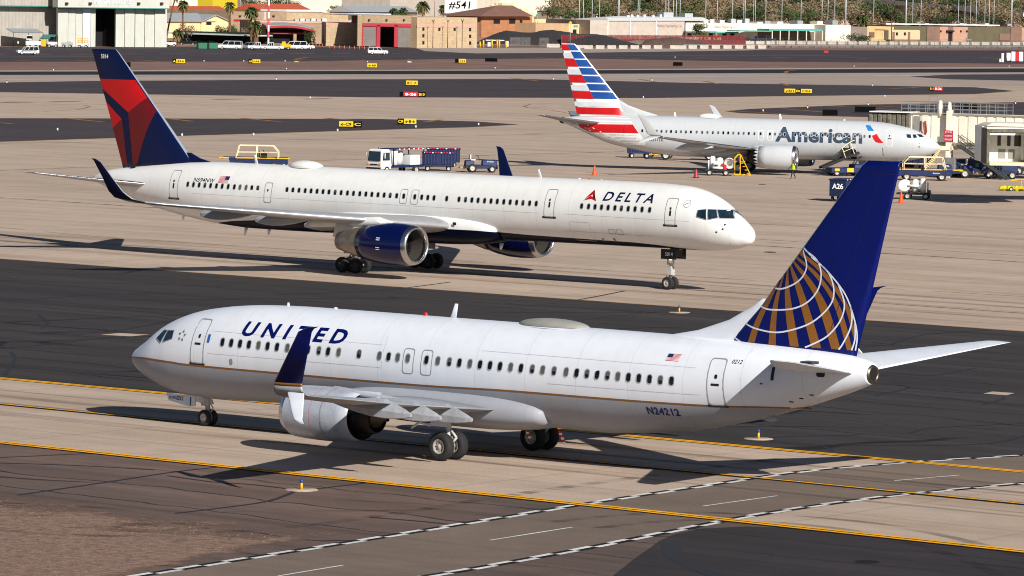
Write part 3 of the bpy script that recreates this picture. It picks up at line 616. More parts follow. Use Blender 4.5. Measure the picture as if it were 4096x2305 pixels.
        decal('fin_number', glyphs('5814', 54.0 if sd == 1 else 53.45, 53.3 if sd == 1 else 54.1, 13.05, .3, 0, .015), TXTW, fn.y, sd, fin, .016, .3)
    stab(r, [((47.9, .6, 4.6), (51.9, .6, 4.6), .22), ((48.6, 1.2, 4.76), (52.2, 1.2, 4.7), .2), ((53.1, 7.2, 5.48), (54.2, 7.2, 5.48), .055), ((53.5, 7.6, 5.52), (54.35, 7.6, 5.52), .02)], [gr, STEEL])
    W1 = [6.49, 7.06, 7.59, 8.11, 8.63, 9.13, 9.65, 10.16, 10.66, 11.16, 11.7, 15.25, 15.77, 16.3, 16.8, 17.31, 17.82, 18.34, 18.84, 19.36, 19.88, 20.38, 20.89, 21.42, 22.42, 23.45, 23.96, 24.46, 25.03, 25.94, 26.52, 27.06, 27.56, 28.07, 28.58, 29.08, 29.59, 30.12, 30.63, 31.16, 31.67, 32.19, 32.69, 33.2, 33.71, 34.21, 34.74, 35.26, 35.77, 38.29, 38.81, 39.31, 39.84, 40.33, 40.87, 41.4, 41.91, 42.43, 42.94, 43.46, 43.98, 44.51]
    windows('d', r, 1, W1, 4.94, [i for i in range(62) if i not in (51, 52)])
    door('d', r, 1, 4.56, 5.36, 4.06, 5.72, [SEAM, DARKM]); door('d', r, 1, 13.8, 14.62, 4.14, 5.88, [SEAM, DARKM]); door('d', r, 1, 45.42, 46.24, 3.95, 5.82, [SEAM, DARKM]); door('d', r, 1, 37.05, 37.7, 4.02, 5.35, [SEAM, DARKM], False, 'exit_hatch', scuff=False)
    for x in (25.03, 25.95): door('d', r, 1, x-.3, x+.3, 4.46, 5.4, [SEAM, DARKM], False, 'exit_hatch', .035, False, False)
    for p in ([(3.11, 5.06), (3.1, 4.67), (2.47, 4.53), (2.64, 5.13)], [(2.53, 5.13), (2.34, 4.54), (1.84, 4.66), (2.1, 5.12)], [(2.04, 5.12), (1.74, 4.64), (1.08, 4.63), (1.56, 5.11)]):
        for sd in (1, -1):
            c = (sum(q[0] for q in p)/4, sum(q[1] for q in p)/4); big = [(c[0]+(q[0]-c[0])*1.1, c[1]+(q[1]-c[1])*1.12) for q in p]
            decal('cockpit_window', ringpolys(big, p)+[p], [SEAM, CGLASS], f, sd, r, .035, .08, [0]*4+[1])
    decal('title_lettering', glyphs('DELTA', 10.2, 6.38, 5.36, .56, .22, .02, 1.4), blue, f, 1, r)
    decal('tail_emblem', [[(11.65, 5.29), (11.17, 5.62), (11.02, 5.5), (10.68, 5.29), (11.08, 5.42)], [(11.6, 5.36), (11.1, 5.98), (10.98, 5.72), (11.2, 5.62)]], [red], f, 1, r); decal('tail_emblem', [[(11.1, 5.98), (10.66, 5.3), (11.02, 5.52)]], [dred], f, 1, r, .016)
    decal('registration', glyphs('N594NW', 44.05, 42.15, 5.15, .27, .12, .008), blue, f, 1, r); flag('d', r, 1, 41.85, 40.98, 5.15, 5.6, -.1, False)
    a_ = [(5.0-.0+.0, 0)]; decal('round_emblem', ringpolys([(3.93+.24*cos(k*pi/8), 5.42+.24*sin(k*pi/8)) for k in range(17)], [(3.93+.21*cos(k*pi/8), 5.42+.21*sin(k*pi/8)) for k in range(17)])[:-1]+stroke([(4.08, 5.36), (3.95, 5.44), (3.8, 5.48)], .05), [SEAM], f, 1, r)
    for q_ in (stroke([(3.6, 4.36), (13, 4.4)], .015), stroke([(.97, 4.03), (1.04, 3.62), (1.09, 3.15), (1.23, 2.8)], .02), stroke([(6.5, 3.3), (13, 3.35)], .015), stroke([(15, 4.36), (44, 4.36)], .015), stroke([(19.4, 3.9), (19.5, 3.1)], .02), ringpolys(rrect(11.9, 3.35, 1.6, 1.2, .15), rrect(11.9, 3.35, 1.56, 1.16, .13)),): decal('skin_seam', q_, P('faint_seam_mid', '#bcbbb6', .5), f, 1, r, .006, .5)
    decal('service_panels', ringpolys(rrect(8.9, 3.45, .5, .32, .05), rrect(8.9, 3.45, .45, .27, .04))+ringpolys(rrect(9.5, 3.45, .5, .32, .05), rrect(9.5, 3.45, .45, .27, .04))+[rrect(9.6, 2.95, .22, .22, .1), rrect(10.5, 2.9, .2, .2, .09)], [SEAM], f, 1, r)
    for x, z in ((1.35, 4.25), (1.42, 3.98), (1.8, 3.78)): decal('probe', [rrect(x, z, .11, .11, .05)], [DARKM], f, 1, r, .02)
    decal('landing_light_pod', [rrect(21.5, 3.4, .3, .2, .09)], [DARKM], lambda x, z: 2.14, 1, r)
    dome(r, 35.7, 6.42, 1.35, .75, .40, [wht, wht]); blade(r, 39.8, 6.4, .62, .3, wht); blade(r, 16.2, 6.45, .55, .3, wht); blade(r, 37.5, 6.4, .1, .3, wht)
    for x, c, n_ in ((12.5, RED, 'beacon'), (13.3, WHITE, 'antenna'), (11.6, YEL, 'antenna')):
        b = MB(); b.ell((x, 0, 6.49), (.14, .08, .09), 10, 5, True); b.build(n_, c, r)
    b = MB(); b.box((50.6, .45, 5.86), (.35, .1, .3)); b.build('inlet_door', DARKM, r)
    b = MB(); b.lathe([(0, .3), (.3, .16), (.36, .001)], (54.2, 0, 4.92), 'x', 16); b.build('exhaust_outlet', HOT, r)
    for x, z, h in ((40.6, 2.2, .55), (38.6, 2.2, .4), (46.2, 2.75, .3), (19.2, 2.1, .3)): 
        b = MB(); foil(b, [((x, 0, z+.1), (x+.35, 0, z+.1), .03, (0, 1, 0)), ((x+h*.5, 0, z-h), (x+h*.5+.16, 0, z-h), .015, (0, 1, 0))]); b.build('belly_antenna', wht, r)
    g = nose_gear(r, 6.157, 2.6, .4, .28, .27)
    b = MB(); 
    for sg in (-1, 1): b.box((5.95, .5*sg, 2.2), (1.15, .05, .62), (1, 1))
    b.box((5.5, 0, 2.28), (.05, .8, .5)); b.build('gear_door', P('door_black', '#0a0c14', .5), g)
    decal('door_number', glyphs('5814', 6.2, 5.62, 2.1, .24, 0, .01), [TXTW], lambda x, z: .53, 1, g, .01, 0)
    em = NT('taxi_light'); em.out(lin('#ffffff'), .3); em.b.inputs['Emission Color'].default_value = (1, .75, .42, 1); em.b.inputs['Emission Strength'].default_value = 6
    for yy, zz, lit in ((.18, 1.93, 1), (-.12, 1.93, 0), (.18, 1.62, 0), (-.0, 1.62, 0), (.3, 1.93, 1)):
        b = MB(); b.lathe([(0, .001), (.02, .07), (.12, .06), (.14, .001)], (5.93, yy, zz), 'x', 12); b.build('headlight', em.m if lit else STEEL, g)
    b = MB(); b.box((6.15, 0, 1.78), (.2, .5, .5)).box((6.05, .1, 1.15), (.35, .4, .2)).box((6.0, .2, 1.0), (.3, .3, .15)); b.build('steering_block', GEARM, g)
    for sg in (1, -1):
        g = main_gear(r, 28.5, 3.66*sg, 3.3, .5, .36, .43, 1.14, P('shaded_rim', '#3c3a38', .5, .3, var=.4, sc=8))  # rim colour darkened to carry the shadow on these wheels
        b = MB(); b.box((28.5, 4.15*sg, 1.9), (.8, .05, 1.3)); b.build('gear_door', gr, g)
    return r

# ---- far airliner: striped tail
def build_far():
    r = airliner('silver grey jet airliner with red, white and blue striped tail, parked at the passenger bridge', 42.015, 453.221, 2.9041)
    body = body_mat('body_far', '#bcc0c4', dirt=.05, rough=.25); gr = P('wing_grey_far', '#85888c', .35, var=.1); sil = P('aircraft_silver', '#bcc0c4', .32, var=.05, coat=.2); wht = WHITE
    red = P('stripe_red', '#bc0c14', .4); blu = P('stripe_blue', '#124a94', .4, var=.2); lg = P('stripe_grey', '#c9cbd2', .4); f = ys('a')
    fuselage('a', body, r); fairing(r, 14.3, 22.8, 2.0, 1.12, 2.5, body)
    wing(r, [((14.6, 1.5, 1.85), (21.4, 1.5, 2.05), .42, (0, 0, 1)), ((17.3, 4.8, 2.45), (21.9, 5.2, 2.5), .24, (0, 0, 1)), ((24.0, 17.0, 3.85), (25.4, 17.0, 3.88), .07, (0, 0, 1)), ((24.3, 17.3, 3.92), (25.55, 17.3, 3.94), .05, (0, -.2, .98))], [gr, STEEL])
    for sg in (1, -1):
        fl = lambda l: [((a[0], a[1]*sg, a[2]), (c[0], c[1]*sg, c[2]), t_, (0, nv*sg, sqrt(1-nv*nv))) for a, c, t_, nv in l]
        b = MB(); foil(b, fl([((24.3, 17.3, 3.92), (25.55, 17.3, 3.94), .05, -.3), ((24.75, 17.45, 4.2), (25.85, 17.45, 4.2), .05, -.9), ((26.2, 17.7, 5.95), (26.75, 17.7, 6.0), .02, -.95), ((26.5, 17.72, 6.1), (26.85, 17.72, 6.12), .008, -.95)]), 1); b.build('winglet', [sil, gr], r)
        b = MB(); foil(b, fl([((24.6, 17.35, 3.95), (25.75, 17.35, 3.95), .05, .8), ((26.3, 17.9, 3.3), (26.8, 17.9, 3.28), .012, .8)])); b.build('lower_blade', sil, r)
        for y, xe, zz in ((5.0, 22.9, 2.08), (7.9, 23.7, 2.42), (10.6, 24.5, 2.72)):
            b = MB(); canoe(b, xe-3.8, xe, y*sg, zz+.1, zz+.1, .2, .32); b.build('flap_track_fairing', sil, r)
        prof = [(0, 1.03), (.03, 1.1), (.12, 1.16), (.34, 1.21), (.9, 1.27), (2.0, 1.28), (3.0, 1.2), (3.75, 1.08)]
        e = nacelle(r, 4.83*sg, 13.45, 1.78, prof, [sil, STEEL, BLACK], .34, [(.7, .9), (1.1, .92)], [(3.3, .8), (4.3, .75), (4.9, .5), (4.9, .48)], [(4.3, .4), (5.0, .3), (5.4, .001)], .97, 1.0)
        b = MB(); n = 18
        for k in range(n):
            a0, a1, am = 2*pi*k/n, 2*pi*(k+1)/n, 2*pi*(k+.5)/n; y = 4.83*sg; q = lambda x, rr, a: (x, y+rr*cos(a), 1.78+rr*sin(a)*.97)
            b.poly([q(17.2, 1.08, a0), q(17.2, 1.08, a1), q(17.62, 1.0, am)])
        b.build('chevron_edge', sil, e, False)
        b = MB(); foil(b, [((14.6, 4.83*sg, 2.75), (20.2, 4.83*sg, 2.3), .16, (0, 1, 0)), ((15.6, 4.83*sg, 3.0), (20.0, 4.83*sg, 2.5), .14, (0, 1, 0))]); b.box((16.4, 4.83*sg, 2.6), (3.6, .36, .7), (.85, .6)); b.build('engine_pylon', sil, r)
        g = main_gear(r, 19.6, 2.86*sg, 2.1, .565, .42, .43)
    lv = [(4.9, 31.4, 36.7, .34), (5.45, 31.9, 36.85, .33), (6.98, 32.5, 37.2, .27), (12.3, 37.0, 38.58, .095), (12.45, 37.2, 38.6, .07)]
    fn = Fin(lv); fin = fn.build('fin', [wht, WHITE], r, le=1)
    Fin([(5.1, 27.9, 34.3, .26), (5.5, 28.6, 34.0, .2), (5.95, 30.2, 33.4, .15), (6.4, 31.55, 33.3, .12), (6.98, 32.55, 33.4, .1)]).build('dorsal_fillet', sil, r)
    le = lambda z: fn.at(z)[0]+.12
    te = lambda z: fn.at(z)[1]-.01
    md = lambda z: 35.06+(z-6.95)*(37.94-35.06)/(12.4-6.95)
    for sd in (1, -1):
        Rd = [[(te(a), a), (md(a), a), (md(b), b), (te(b), b)] for a, b in ((11.77, 12.38), (10.15, 10.95), (8.56, 9.33), (6.95, 7.72))]+[[(te(5.34), 5.40), (31.55+.3, 5.42), (32.15, 6.12), (te(6.1), 6.1)]]
        Bl = [[(md(a), a), (le(a), a), (le(b), b), (md(b), b)] for a, b in ((11.79, 12.38), (10.98, 11.66), (10.18, 10.86), (9.39, 10.04), (8.6, 9.24), (7.81, 8.45), (6.99, 7.66))]
        Gy = [[(te(a), a), (md(a), a), (md(b), b), (te(b), b)] for a, b in ((10.97, 11.5), (9.36, 9.9), (7.76, 8.3))]+[[(te(6.2), 6.2), (32.4, 6.2), (32.7, 6.65), (te(6.65), 6.65)]]
        for nm_, L_, m2 in (('red_stripe', Rd, red), ('blue_stripe', Bl, blu), ('grey_stripe', Gy, lg)):
            for q in L_: decal(nm_, [q], m2, fn.y, sd, fin, .03, .5)
        decal('tail_band_white', [[(36.9, 5.0), (36.9, 4.3), (35.7, 3.75), (33.6, 2.95), (31.4, 2.5), (29.5, 2.5), (29.36, 2.9), (30.65, 4.52), (31.31, 5.3)]], wht, f, sd, r, .006, .3)
        decal('tail_band_red', [[(36.5, 4.44), (30.71, 4.54), (30.05, 3.67), (35.3, 3.62), (36.3, 4.1)]], red, f, sd, r, .012, .3)
    stab(r, [((33.5, .5, 4.42), (37.3, .5, 4.42), .2), ((34.0, .9, 4.55), (37.4, .9, 4.5), .18), ((38.35, 6.95, 5.4), (39.3, 6.95, 5.4), .05), ((38.7, 7.17, 5.44), (39.42, 7.17, 5.44), .02)], [gr, STEEL])
    b = MB(); b.lathe([(0, .36), (.3, .28), (.5, .001)], (38.2, 0, 4.75), 'x', 16); b.build('exhaust_outlet', DARKM, r)
    W1 = [6.77, 7.29, 7.75, 8.25, 8.82, 9.31, 9.82, 10.39, 10.95, 11.48, 12.06, 12.58, 13.12, 13.69, 14.22, 15.27, 15.75, 16.24, 16.76, 17.7, 18.32, 18.89, 19.41, 19.92, 20.45, 20.96, 21.46, 21.97, 22.52, 23.07, 23.6, 24.16, 24.74, 25.25, 25.75, 26.24, 26.76, 27.23, 27.73, 28.22, 28.71, 29.22, 29.7]
    windows('a', r, 1, W1, 3.94, [0, 4, 9, 14, 15, 18, 19, 21, 25, 26, 32, 36, 42], w=.28, h=.38, fmat=sil)
    door('a', r, 1, 4.45, 5.16, 3.0, 4.7, [wht, DARKM], scuff=False, lw=.07); door('a', r, 1, 31.25, 31.95, 3.0, 4.57, [wht, DARKM], scuff=False, lw=.07)
    for x in (16.72, 17.67): door('a', r, 1, x-.28, x+.28, 3.28, 4.3, [wht, DARKM], False, 'exit_hatch', .06, False, False)
    for p in ([(3.22, 4.23), (3.08, 3.92), (2.7, 3.87), (2.8, 4.23)], [(2.62, 4.21), (2.46, 3.86), (2.16, 3.94), (2.34, 4.24)], [(2.25, 4.27), (1.93, 3.99), (1.54, 3.99), (1.85, 4.24)]):
        for sd in (1, -1): decal('cockpit_window', [p], [CGLASS], f, sd, r, .022, .12)
    decal('title_lettering', glyphs('American', 16.22, 7.49, 3.27, 1.42, 0, .035, 1.0), [P('title_slate', '#2e4258', .5)], f, 1, r, .006)
    decal('nose_emblem', [[(7.32, 5.04), (6.86, 5.03), (6.62, 4.75), (6.38, 4.47), (6.98, 4.49), (7.15, 4.75)]], [P('emblem_blue', '#1c78c4', .4)], f, 1, r)
    decal('nose_emblem', [[(6.55, 4.02), (6.3, 4.12), (6.11, 4.22), (5.8, 3.78), (5.38, 3.32), (5.9, 3.34), (6.17, 3.42), (6.4, 3.7)]], [red], f, 1, r); decal('nose_emblem', [[(6.72, 4.42), (6.2, 4.42), (5.9, 4.34), (6.15, 4.26), (6.55, 4.05)]], [wht], f, 1, r)
    decal('registration', glyphs('N331TK', 28.95, 27.5, 2.93, .3, 0, .01), [P('title_slate', '')], f, 1, r)
    blade(r, 26.6, 5.4, .42, .3, wht, lean=.3); dome(r, 23.3, 5.42, 1.1, .7, .36, [wht, wht]); blade(r, 15.9, 5.4, .5, .3, wht, lean=.3); blade(r, 9.5, 5.4, .12, .3, wht)
    b = MB(); b.poly([(9.3, 1.9, 1.95), (8.2, 1.9, 1.95), (8.2, 1.92, 3.2), (9.3, 1.92, 3.2)]); 
    decal('cargo_hold_opening', [rrect(8.75, 2.15, 1.25, 1.0, .15)], [BLACK], f, 1, r)
    b = MB(); b.box((9.0, 1.95, 2.2), (.9, .15, 1.1), (1, 1), 0, .04); b.build('cargo_door', DARKM, r)
    nose_gear(r, 4.2, 1.6, .343, .2, .2)
    decal('nose_marks', [rrect(5.45, 2.45, .06, .8, .02), rrect(2.9, 1.95, .14, .4, .05)]+[rrect(1.9, z, .14, .06, .02) for z in (3.38, 3.08, 2.93)], [DARKM], f, 1, r)
    return r

# ------------------------------------------------------------------ ground, taxiways, runway
def sheet(name, pts, mat_, z, conv=gp, kind='structure'):
    b = MB(); P_ = [Vector((*conv(u, v)[:2], z)) for u, v in pts]; b.poly(P_)
    bm = bmesh.new(); vs = [bm.verts.new(p) for p in P_]; f = bm.faces.new(vs); bmesh.ops.triangulate(bm, faces=[f], ngon_method='EAR_CLIP')
    for f in bm.faces:
        f.normal_update()
        if f.normal.z < 0: f.normal_flip()
    me = bpy.data.meshes.new(name); bm.to_mesh(me); bm.free(); me.materials.append(mat_)
    o = bpy.data.objects.new(name, me); COL.objects.link(o); o['kind'] = kind; return o
def strip(pts, w, z, off=0., dash=None, phase=0.):
    """quads of a painted line of width w along world points; off = sideways offset; dash=(on, off) metres"""
    Q = []; pts = [Vector((p[0], p[1], 0)) for p in pts]; L = 0
    nrm = []
    for i in range(len(pts)):
        a, c = pts[max(i-1, 0)], pts[min(i+1, len(pts)-1)]; d = (c-a).normalized(); nrm.append(Vector((-d.y, d.x, 0)))
    for i in range(len(pts)-1):
        p, q = pts[i]+nrm[i]*off, pts[i+1]+nrm[i+1]*off; l = (q-p).length
        if not dash: Q.append([p+nrm[i]*w/2, p-nrm[i]*w/2, q-nrm[i+1]*w/2, q+nrm[i+1]*w/2]); continue
        per = sum(dash); s = -((L-phase) % per)
        while s < l:
            a, c = max(s, 0), min(s+dash[0], l)
            if c > a+.02:
                A, C = p.lerp(q, a/l), p.lerp(q, c/l); Q.append([A+nrm[i]*w/2, A-nrm[i]*w/2, C-nrm[i]*w/2, C+nrm[i]*w/2])
            s += per
        L += l
    return [[(x.x, x.y, z) for x in q] for q in Q]
def lines(name, quads, mat_):
    b = MB()
    for q in quads: b.poly(q)
    bmf = b.build(name, mat_, None, False)
    for p in bmf.data.polygons:
        pass
    bm = bmesh.new(); bm.from_mesh(bmf.data)
    for f in bm.faces:
        f.normal_update()
        if f.normal.z < 0: f.normal_flip()
    bm.to_mesh(bmf.data); bm.free(); bmf['kind'] = 'structure'; return bmf
def paint(name, col, wear=.45):
    t = NT(name); o = t.obj(); n = t.noise(o, 5., 6., .8); n2 = t.noise(o, .5, 5., .7)
    f = t.m_('MULTIPLY', t.ramp(n, .3, .65, 1-wear, 1.1), t.ramp(n2, .32, .62, 1-wear, 1.05)); MATS[name] = t.out(t.scale(tuple(lin(col)[:3]), f), .75, 0, .2); return t.m
pavement('concrete', '#bca796', '#ad9c8d', 'concrete'); pavement('asphalt', '#3d3736', '#333031', 'asphalt'); pavement('asphalt_brown', '#6c5850', '#544944', 'asphalt')
pavement('road_surface', '#7d6d61', '#695c53', 'plain'); pavement('gravel', '#84695b', '#705b50', 'gravel'); pavement('gravel_far', '#86695e', '#705850', 'plain', ang=0.)
pavement('asphalt_far', '#463d40', '#383336', 'plain', ang=0.); pavement('concrete_far', '#a8988c', '#988b84', 'plain', ang=0.05); pavement('desert', '#a88a74', '#97806c', 'gravel', ang=0.)
pavement('rubber', '#1c1b1e', '#262426', 'plain', ang=0.)
YL = paint('taxi_yellow', '#f2ad18', .25); YP = paint('faded_yellow', '#b8863c', .7); WL = paint('line_white', '#dcdcda', .3); BL = paint('line_black', '#1c1b1c', .3); RL = paint('faded_red', '#a0555a', .9)
b = MB(); b.poly([(-5000, -200, 0), (5000, -200, 0), (5000, 8500, 0), (-5000, 8500, 0)]); b.build('ground', MATS['desert'], None)['kind'] = 'structure'
sheet('airfield_gravel', [(-300, 186), (4400, 176), (4400, 560), (-300, 620)], MATS['gravel_far'], .004)
sheet('taxiway', [(-300, 186), (1650, 191), (2100, 200), (4400, 203), (4400, 258), (3000, 247), (2300, 234), (1700, 238), (1200, 246), (-300, 249)], MATS['asphalt_far'], .008)
sheet('apron_road', [(1660, 192), (2100, 192), (3100, 196), (3000, 202), (2300, 212), (1900, 214), (1700, 205)], MATS['concrete_far'], .012)
sheet('runway', [(-300, 283), (2000, 279), (4400, 267), (4400, 345), (-300, 345)], MATS['concrete_far'], .012)
sheet('runway_rubber', [(-300, 288), (2000, 283), (4400, 273), (4400, 289), (2000, 297), (-300, 301)], MATS['rubber'], .016)
sheet('apron', [(-300, 325), (4400, 314), (4400, 2700), (-300, 2700)], MATS['concrete'], .008)
pave2 = MATS['asphalt_far']
sheet('taxiway_island', [(-100, 333), (370, 325), (1500, 318), (2100, 317), (2800, 333), (3430, 342), (3900, 350), (4060, 365), (3900, 377), (3150, 385), (2590, 393), (1500, 390), (700, 380), (-100, 368)], pave2, .022)
sheet('taxiway_island', [(-100, 474), (1500, 477), (1900, 487), (2070, 499), (1900, 509), (1590, 518), (700, 545), (-100, 571)], pave2, .022)
sheet('taxiway_island', [(2905, 446), (3000, 437), (3425, 420), (4200, 408), (4200, 472), (3510, 470), (3255, 464), (2960, 453)], pave2, .022)
sheet('taxiway_island', [(3640, 307), (3800, 299), (4200, 297), (4200, 325), (3800, 318)], pave2, .022)
dA = gd(0, 1115); 
Lw = lambda *p: [gd(*q) for q in p]
def ext(a, c, k=.25):
    a, c = Vector(a), Vector(c); return [a+(a-c)*k, c+(c-a)*k]
lineA = ext(gd(0, 1115), gd(2576, 1390)); lineB = ext(gd(0, 1018), gd(2576, 1270)); lineD = ext(gd(0, 953), gd(2576, 1189)); lineC = ext(gd(0, 652), gd(2576, 835))
def wsheet(name, P_, mat_, z): return sheet(name, [(p[0], p[1]) for p in P_], mat_, z, lambda x, y: (x, y))
wsheet('taxiway_shoulder', [lineC[0], lineC[1], lineD[1], lineD[0]], MATS['asphalt'], .014)
nd_ = (Vector((lineA[1].y-lineA[0].y, lineA[0].x-lineA[1].x, 0))).normalized()
wsheet('taxiway_shoulder', [lineA[0], lineA[1], lineA[1]+nd_*60, lineA[0]+nd_*60], MATS['asphalt_brown'], .014)
t_ = NT('dirt_edge'); o_ = t_.obj(); at = t_.n('Attribute', attribute_name='w').outputs['Fac']
nn = t_.noise(t_.map(o_, -TAXI, (.5, 1, 1)), .5, 6., .7); g_ = t_.noise(o_, 9., 3., .8); g2 = t_.noise(o_, 2.5, 6., .75)
t_.out(t_.scale(t_.mix(t_.ramp(g2, .35, .65), lin('#94796a'), lin('#675449')), t_.ramp(g_, .3, .7, .6, 1.35)), .95, 0, .2)
t_.t.links.new(t_.ramp(t_.m_('ADD', t_.m_('MULTIPLY', at, 1.5), t_.m_('MULTIPLY', t_.m_('SUBTRACT', nn, .5), 1.6)), .12, .5), t_.b.inputs['Alpha'])
o_ = wsheet('dirt', Lw((-150, 1228), (230, 1250), (520, 1300), (900, 1338), (600, 1400), (340, 1460), (200, 1650), (-150, 1650)), t_.m, .018)
bm = bmesh.new(); la = bm.verts.layers.float.new('w'); c_ = bm.verts.new(gd(80, 1430, .018)); c_[la] = 1.
ring_ = Lw((-150, 1228), (230, 1250), (520, 1300), (900, 1338), (600, 1400), (340, 1460), (200, 1650), (-150, 1650))
rv = [bm.verts.new((p.x, p.y, .018)) for p in ring_]
for k in range(len(rv)):
    f = bm.faces.new((rv[k], rv[(k+1) % len(rv)], c_)); f.normal_update()
    if f.normal.z < 0: f.normal_flip()
bm.to_mesh(o_.data); bm.free()
up = Lw((200, 1474), (350, 1450), (620, 1407), (900, 1363), (1200, 1314), (1500, 1265), (1750, 1227), (2000, 1190), (2250, 1167), (2576, 1147), (2800, 1136))
dn = Lw((750, 1500), (1090, 1449), (1300, 1413), (1500, 1376), (1700, 1336), (1880, 1301), (2100, 1267), (2300, 1243), (2576, 1217), (2800, 1198))
wsheet('service_road', up+dn[::-1], MATS['road_surface'], .018)
def resamp(pts, step=1.5):
    o = bez([tuple(p[:2]) for p in pts], 10); return [Vector((p[0], p[1], 0)) for p in o]
pavement('asphalt_new', '#383234', '#2e2a2c', 'asphalt', .4)
wsheet('new_asphalt_patch', pxl_ := [gp(*q) for q in ((2640, 2165), (2700, 2138), (2800, 2117), (2980, 2108), (3150, 2113), (3600, 2158), (4250, 2228), (4250, 2600), (2250, 2600), (2420, 2330), (2540, 2235))], MATS['asphalt_new'], .016)
tar = []
for c in ([(70, 1983), (400, 1935), (700, 1890), (900, 1868)], [(-40, 1853), (300, 1864), (620, 1882)], [(670, 1905), (850, 1930), (1000, 1940), (1190, 1962)], [(1190, 1964), (1080, 2005), (920, 2030), (700, 2056)], [(1240, 1962), (1330, 1950), (1460, 1935)], [(1480, 2072), (1650, 2085), (1800, 2100)],
          [(3489, 1513), (3562, 1494), (3723, 1504), (3898, 1475)], [(3502, 1585), (3634, 1553), (3583, 1540)], [(3634, 1553), (3787, 1568), (3970, 1579)], [(3640, 1734), (3745, 1713), (4096, 1696)], [(3020, 1754), (3170, 1748), (3460, 1741)], [(3075, 1765), (3280, 1782), (3900, 1780), (4096, 1745)], [(3280, 1784), (3330, 1803), (3290, 1812)], [(3930, 1622), (4010, 1598), (4015, 1590)],
          [(300, 1340), (500, 1318), (612, 1299), (717, 1277)], [(-30, 1400), (250, 1372), (480, 1345)], [(-20, 1205), (180, 1195), (400, 1180), (700, 1172)], [(20, 1500), (60, 1440), (45, 1410)], [(1900, 1240), (2250, 1210), (2500, 1165)], [(2250, 1290), (2500, 1262), (2700, 1235)], [(2900, 1370), (3010, 1345), (3100, 1330)], [(3560, 1380), (3700, 1340), (3960, 1322)], [(1100, 1180), (1500, 1165), (1800, 1130)], [(150, 1260), (190, 1290), (170, 1315)],
          [(2700, 2170), (2690, 2210), (2780, 2270), (2900, 2310), (3100, 2340)]): tar += strip(bez([tuple(gp(*q)[:2]) for q in c], 6), .2 if c[0] != (2700, 2170) else .7, .0215)
t_ = NT('tyre_marks'); o_ = t_.obj(); rr = t_.map(o_, -TAXI); n_ = t_.noise(t_.map(rr, 0, (.03, 1.2, 1)), 1., 5., .65); t_.out(lin('#3a3330'), .8, 0, .2); t_.t.links.new(t_.ramp(n_, .42, .75, 0., .55), t_.b.inputs['Alpha'])
lines('tyre_mark_streaks', sum([strip(lineB, w_, .0205, o2) for o2, w_ in ((2.9, 1.3), (-2.9, 1.3), (.2, 1.0), (5.2, .8))], [])+sum([strip([gp(-200, 951), gp(4300, 1269)], w_, .0195, o2) for o2, w_ in ((3.7, 1.6), (-3.7, 1.6), (0.4, 1.0), (7, 1.2))], []), t_.m)
arc_ = bez([tuple(gd(*q)[:2]) for q in ((1500, 1330), (1750, 1310), (2100, 1330), (2400, 1400), (2600, 1500))], 8)
lines('tyre_mark_streaks', strip(arc_, .5, .0225, 0)+strip(arc_, .5, .0225, 2.2)+strip(bez([tuple(gd(*q)[:2]) for q in ((-50, 1330), (300, 1350), (800, 1320), (1400, 1230), (2000, 1150))], 8), .6, .0225), t_.m)
rs = random.Random(9); b = MB(); A_, B2, C_ = gd(0, 1262), gd(760, 1350), gd(120, 1470)
for k in range(1300):
    s_, q_ = rs.random(), rs.random()
    if s_+q_ > 1: s_, q_ = 1-s_, 1-q_
    p = A_+(B2-A_)*s_+(C_-A_)*q_; h_ = rs.uniform(.01, .03); a_ = rs.random()*3; b.mat(k % 3)
    tp = (p.x+rs.uniform(-.3, .3)*h_, p.y, h_+.018); base = [(p.x+h_*cos(a_+i*2.1), p.y+h_*sin(a_+i*2.1), .012) for i in range(3)]
    b.poly([base[0], base[1], tp]).poly([base[1], base[2], tp]).poly([base[2], base[0], tp])
b.build('gravel_stones', [P('stone_light', '#8c7466', .9), P('stone_brown', '#6e564b', .9), P('stone_dark', '#3e3430', .9)], None)['kind'] = 'stuff'
t_ = NT('crack_sealant'); t_.out(lin('#1f1d1e'), .6); lines('sealed_cracks', tar, t_.m)
wq, bq = [], []
for pl_ in (up, dn):
    p = resamp(pl_)
    K = 1.25
    wq += strip(p, .25, .026, .125, (K, K))+strip(p, .25, .026, -.125, (K, K), K)
    bq += strip(p, .25, .026, -.125, (K, K))+strip(p, .25, .026, .125, (K, K), K)
lines('road_edge_marking', wq, WL); lines('road_edge_marking', bq, BL)
lines('road_centre_marking', sum([strip(Lw(a, c), .11, .026) for a, c in (((700, 1451), (862, 1424)), ((1232, 1361), (1440, 1328)), ((1768, 1275), (1955, 1249)), ((2250, 1211), (2412, 1197)))], []), WL)
lines('taxiway_edge_marking', strip(lineA, .27, .048, .2)+strip(lineA, .27, .048, -.2)+strip(lineD, .26, .036, .17)+strip(lineD, .26, .036, -.17), YL)
lines('taxiway_edge_marking', strip(lineC, .12, .026, .13)+strip(lineC, .12, .026, -.13), YP)
lines('taxiway_line_border', strip(lineB, .52, .030), BL); lines('taxiway_centre_line', strip(lineB, .2, .045), YL)
lines('taxiway_line_border', strip(lineA, .8, .034), BL)
cl = ext(gp(0, 965), gp(4096, 1255)); lines('taxiway_centre_line', strip(cl, .17, .022), YP)
def pxl(pts): return [gp(*p) for p in pts]
